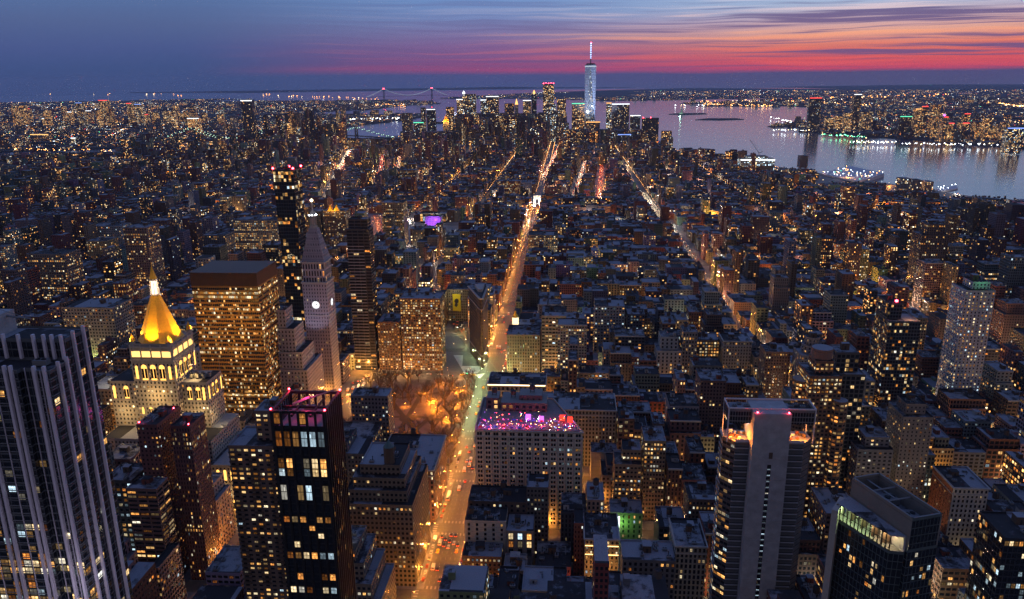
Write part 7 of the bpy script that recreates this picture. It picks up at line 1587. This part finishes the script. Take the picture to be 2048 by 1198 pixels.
b = MB(); b.box(-.18, .18, -.04, .04, -.09, .09, bottom=True); TL = shared('taillight', b, L_TAIL); b = MB(); b.box(-.18, .18, -.04, .04, -.09, .09, bottom=True); HL = shared('headlight', b, L_HEAD); b = MB(); b.box(-.18, .18, -.04, .04, -.09, .09, bottom=True); TLo = shared('taillight', b, plain('red_lens', (.3, .01, .01), .3))
KINDS = {'black': mk_vehicle('car', (.02, .02, .022), 4.7, 1.85, 1.5), 'silver': mk_vehicle('car', (.35, .36, .38), 4.6, 1.85, 1.5), 'yellow': mk_vehicle('car', (.7, .42, .03), 4.7, 1.85, 1.55), 'white van': mk_vehicle('van', (.6, .6, .6), 6.4, 2.2, 2.7), 'bus': mk_vehicle('bus', (.5, .5, .52), 12, 2.6, 3.2), 'red': mk_vehicle('car', (.3, .03, .02), 4.6, 1.85, 1.5)}
def vehicle(kind, x, y, rz, lab, grp, on=True):
    K = KINDS[kind]; nm = {'white van': 'delivery_van', 'bus': 'city_bus', 'yellow': 'taxi'}.get(kind, 'car'); root = thing(nm, lab, nm.split('_')[-1], (x, y, G + .004), grp); root.rotation_euler = (0, 0, rz)
    def P(nm_, me, p, r=(0, 0, 0), s=(1, 1, 1)): o = bpy.data.objects.new(nm_, me); o.location = p; o.rotation_euler = r; o.scale = s; link(o, root)
    P('body', K['body'], (0, 0, 0)); P('windows', K['glass'], (0, 0, 0)); L, W = K['L'], K['W']
    for sx in (-1, 1):
        for sy in (-.31, .31): P('wheel', K['wheel'], (sx * (W / 2 - .1), sy * L, .33))
        P('taillight', TL if on else TLo, (sx * (W / 2 - .3), -L / 2 - .05, .9), (0, 0, 0), (1.6, 1, 1.6)); 
        if on: P('headlight', HL, (sx * (W / 2 - .3), L / 2 + .05, .7))
    return root
rv = random.Random(31); used = []
def free(x, y, d=6.5): return all(abs(x - a) > 1.5 or abs(y - b_) > d for a, b_ in used)
cw = {'black': 'dark', 'silver': 'silver', 'yellow': 'yellow', 'white van': 'white', 'red': 'red', 'bus': 'long pale'}
for _ in range(150):      # moving down the avenue, tail lights towards us
    x = rv.choice((-85, -81.6, -78.2, -74.8, -71.4)); y = rv.choice((rv.uniform(490, 512), rv.uniform(455, 512), rv.uniform(600, 1100), rv.uniform(560, 760)))
    if not free(x, y, 7) or 588 < y < 606 and 0: continue
    k = rv.choice(('black', 'black', 'silver', 'yellow', 'white van', 'red')); used.append((x, y)); nm = {'white van': 'van', 'yellow': 'taxi'}.get(k, 'car')
    vehicle(k, x, y, 0, '%s %s driving away down the long avenue with red tail lights on' % (cw[k], nm), '%s vehicles driving down the avenue' % cw[k])
    if len(used) > 62: break
used.append((-88.6, 578)); vehicle('bus', -88.6, 566, 0, 'long pale bus standing at the kerb below the red brick block', None)
for s in (-1, 1):         # parked
    y = 440
    while y < 1000:
        y += rv.uniform(5.6, 9)
        if any(abs(y - street_y(n)) < 13 for n in range(18, 30)) or (s < 0 and 555 < y < 577) or not free(-78 + s * 11.4, y, 5) or (650 < y < 860): continue
        k = rv.choice(('black', 'black', 'silver', 'white van', 'red'))
        if k == 'white van' : y += 1.5
        vehicle(k, -78 + s * 11.6, y, 0, '%s %s parked at the %s kerb of the long avenue' % (cw[k], 'van' if k == 'white van' else 'car', 'left' if s < 0 else 'right'), '%s vehicles parked at the %s kerb' % (cw[k], 'left' if s < 0 else 'right'), False)
for y in (705, 722, 741, 765, 790, 812, 880, 905, 930):
    x = bway(y) + rv.uniform(-4, 4); k = rv.choice(('black', 'yellow', 'silver')); vehicle(k, x, y, math.atan(.36), '%s %s on the slanting street by the wedge building crossing' % (cw[k], 'taxi' if k == 'yellow' else 'car'), '%s vehicles on the slanting street' % cw[k])
for x in range(-205, -100, 13): k = rv.choice(('black', 'yellow', 'silver')); vehicle(k, x, 834 + rv.choice((0, 4)), R(90), '%s %s on the cross street behind the snowy square' % (cw[k], 'taxi' if k == 'yellow' else 'car'), '%s vehicles on the cross street' % cw[k])
for k in range(16):
    kk = rv.choice(('black', 'silver', 'yellow', 'white van')); vehicle(kk, -228 + (k % 4 - 1.5) * 4.5, 742 + k * 5.5, 0 if k % 4 < 2 else math.pi, '%s %s at the left corner of the snowy square below the clock tower' % (cw[kk], {'white van': 'van', 'yellow': 'taxi'}.get(kk, 'car')), '%s vehicles below the clock tower' % cw[kk])
# traffic signal and the yellow wall banner
tsig = thing('traffic_signal', 'green traffic signal at the far corner of the snowy square', 'traffic light', (-107, 829, G)); q = MB(); q.tube((-107, 829, G), (-107, 829, G + 6), .12, .1, 6); q.build('pole', DARKM, tsig); bulb(tsig, (-107, 828.6, G + 6.2), .55, L_GRN); light((-107, 826, G + 6), 700, (.1, 1, .4), .3, tsig)
# ================================================================== EVENING HAZE
hz = MB(); hz.box(-33500, 33500, -900, 33500, -1.5, 640, bottom=True); ho = hz.build('haze', []) if False else None
me = bpy.data.meshes.new('haze'); me.from_pydata([(x, y, z) for z in (-1.5, 640) for x, y in ((-33500, -900), (33500, -900), (33500, 33500), (-33500, 33500))], [], [(0, 3, 2, 1), (4, 5, 6, 7), (0, 1, 5, 4), (1, 2, 6, 5), (2, 3, 7, 6), (3, 0, 4, 7)])
ho = bpy.data.objects.new('haze', me); C.objects.link(ho); tag(ho, 'thin blue evening haze over the whole city', 'haze', None, 'stuff')
m = bpy.data.materials.new('haze'); m.use_nodes = True; g = NG(m.node_tree)
pv = g.n('ShaderNodeVolumePrincipled', {'Color': (.62, .70, .95, 1), 'Density': 1.9e-5, 'Anisotropy': .3}); g.L.new(pv.outputs[0], g.n('ShaderNodeOutputMaterial').inputs['Volume']); me.materials.append(m)
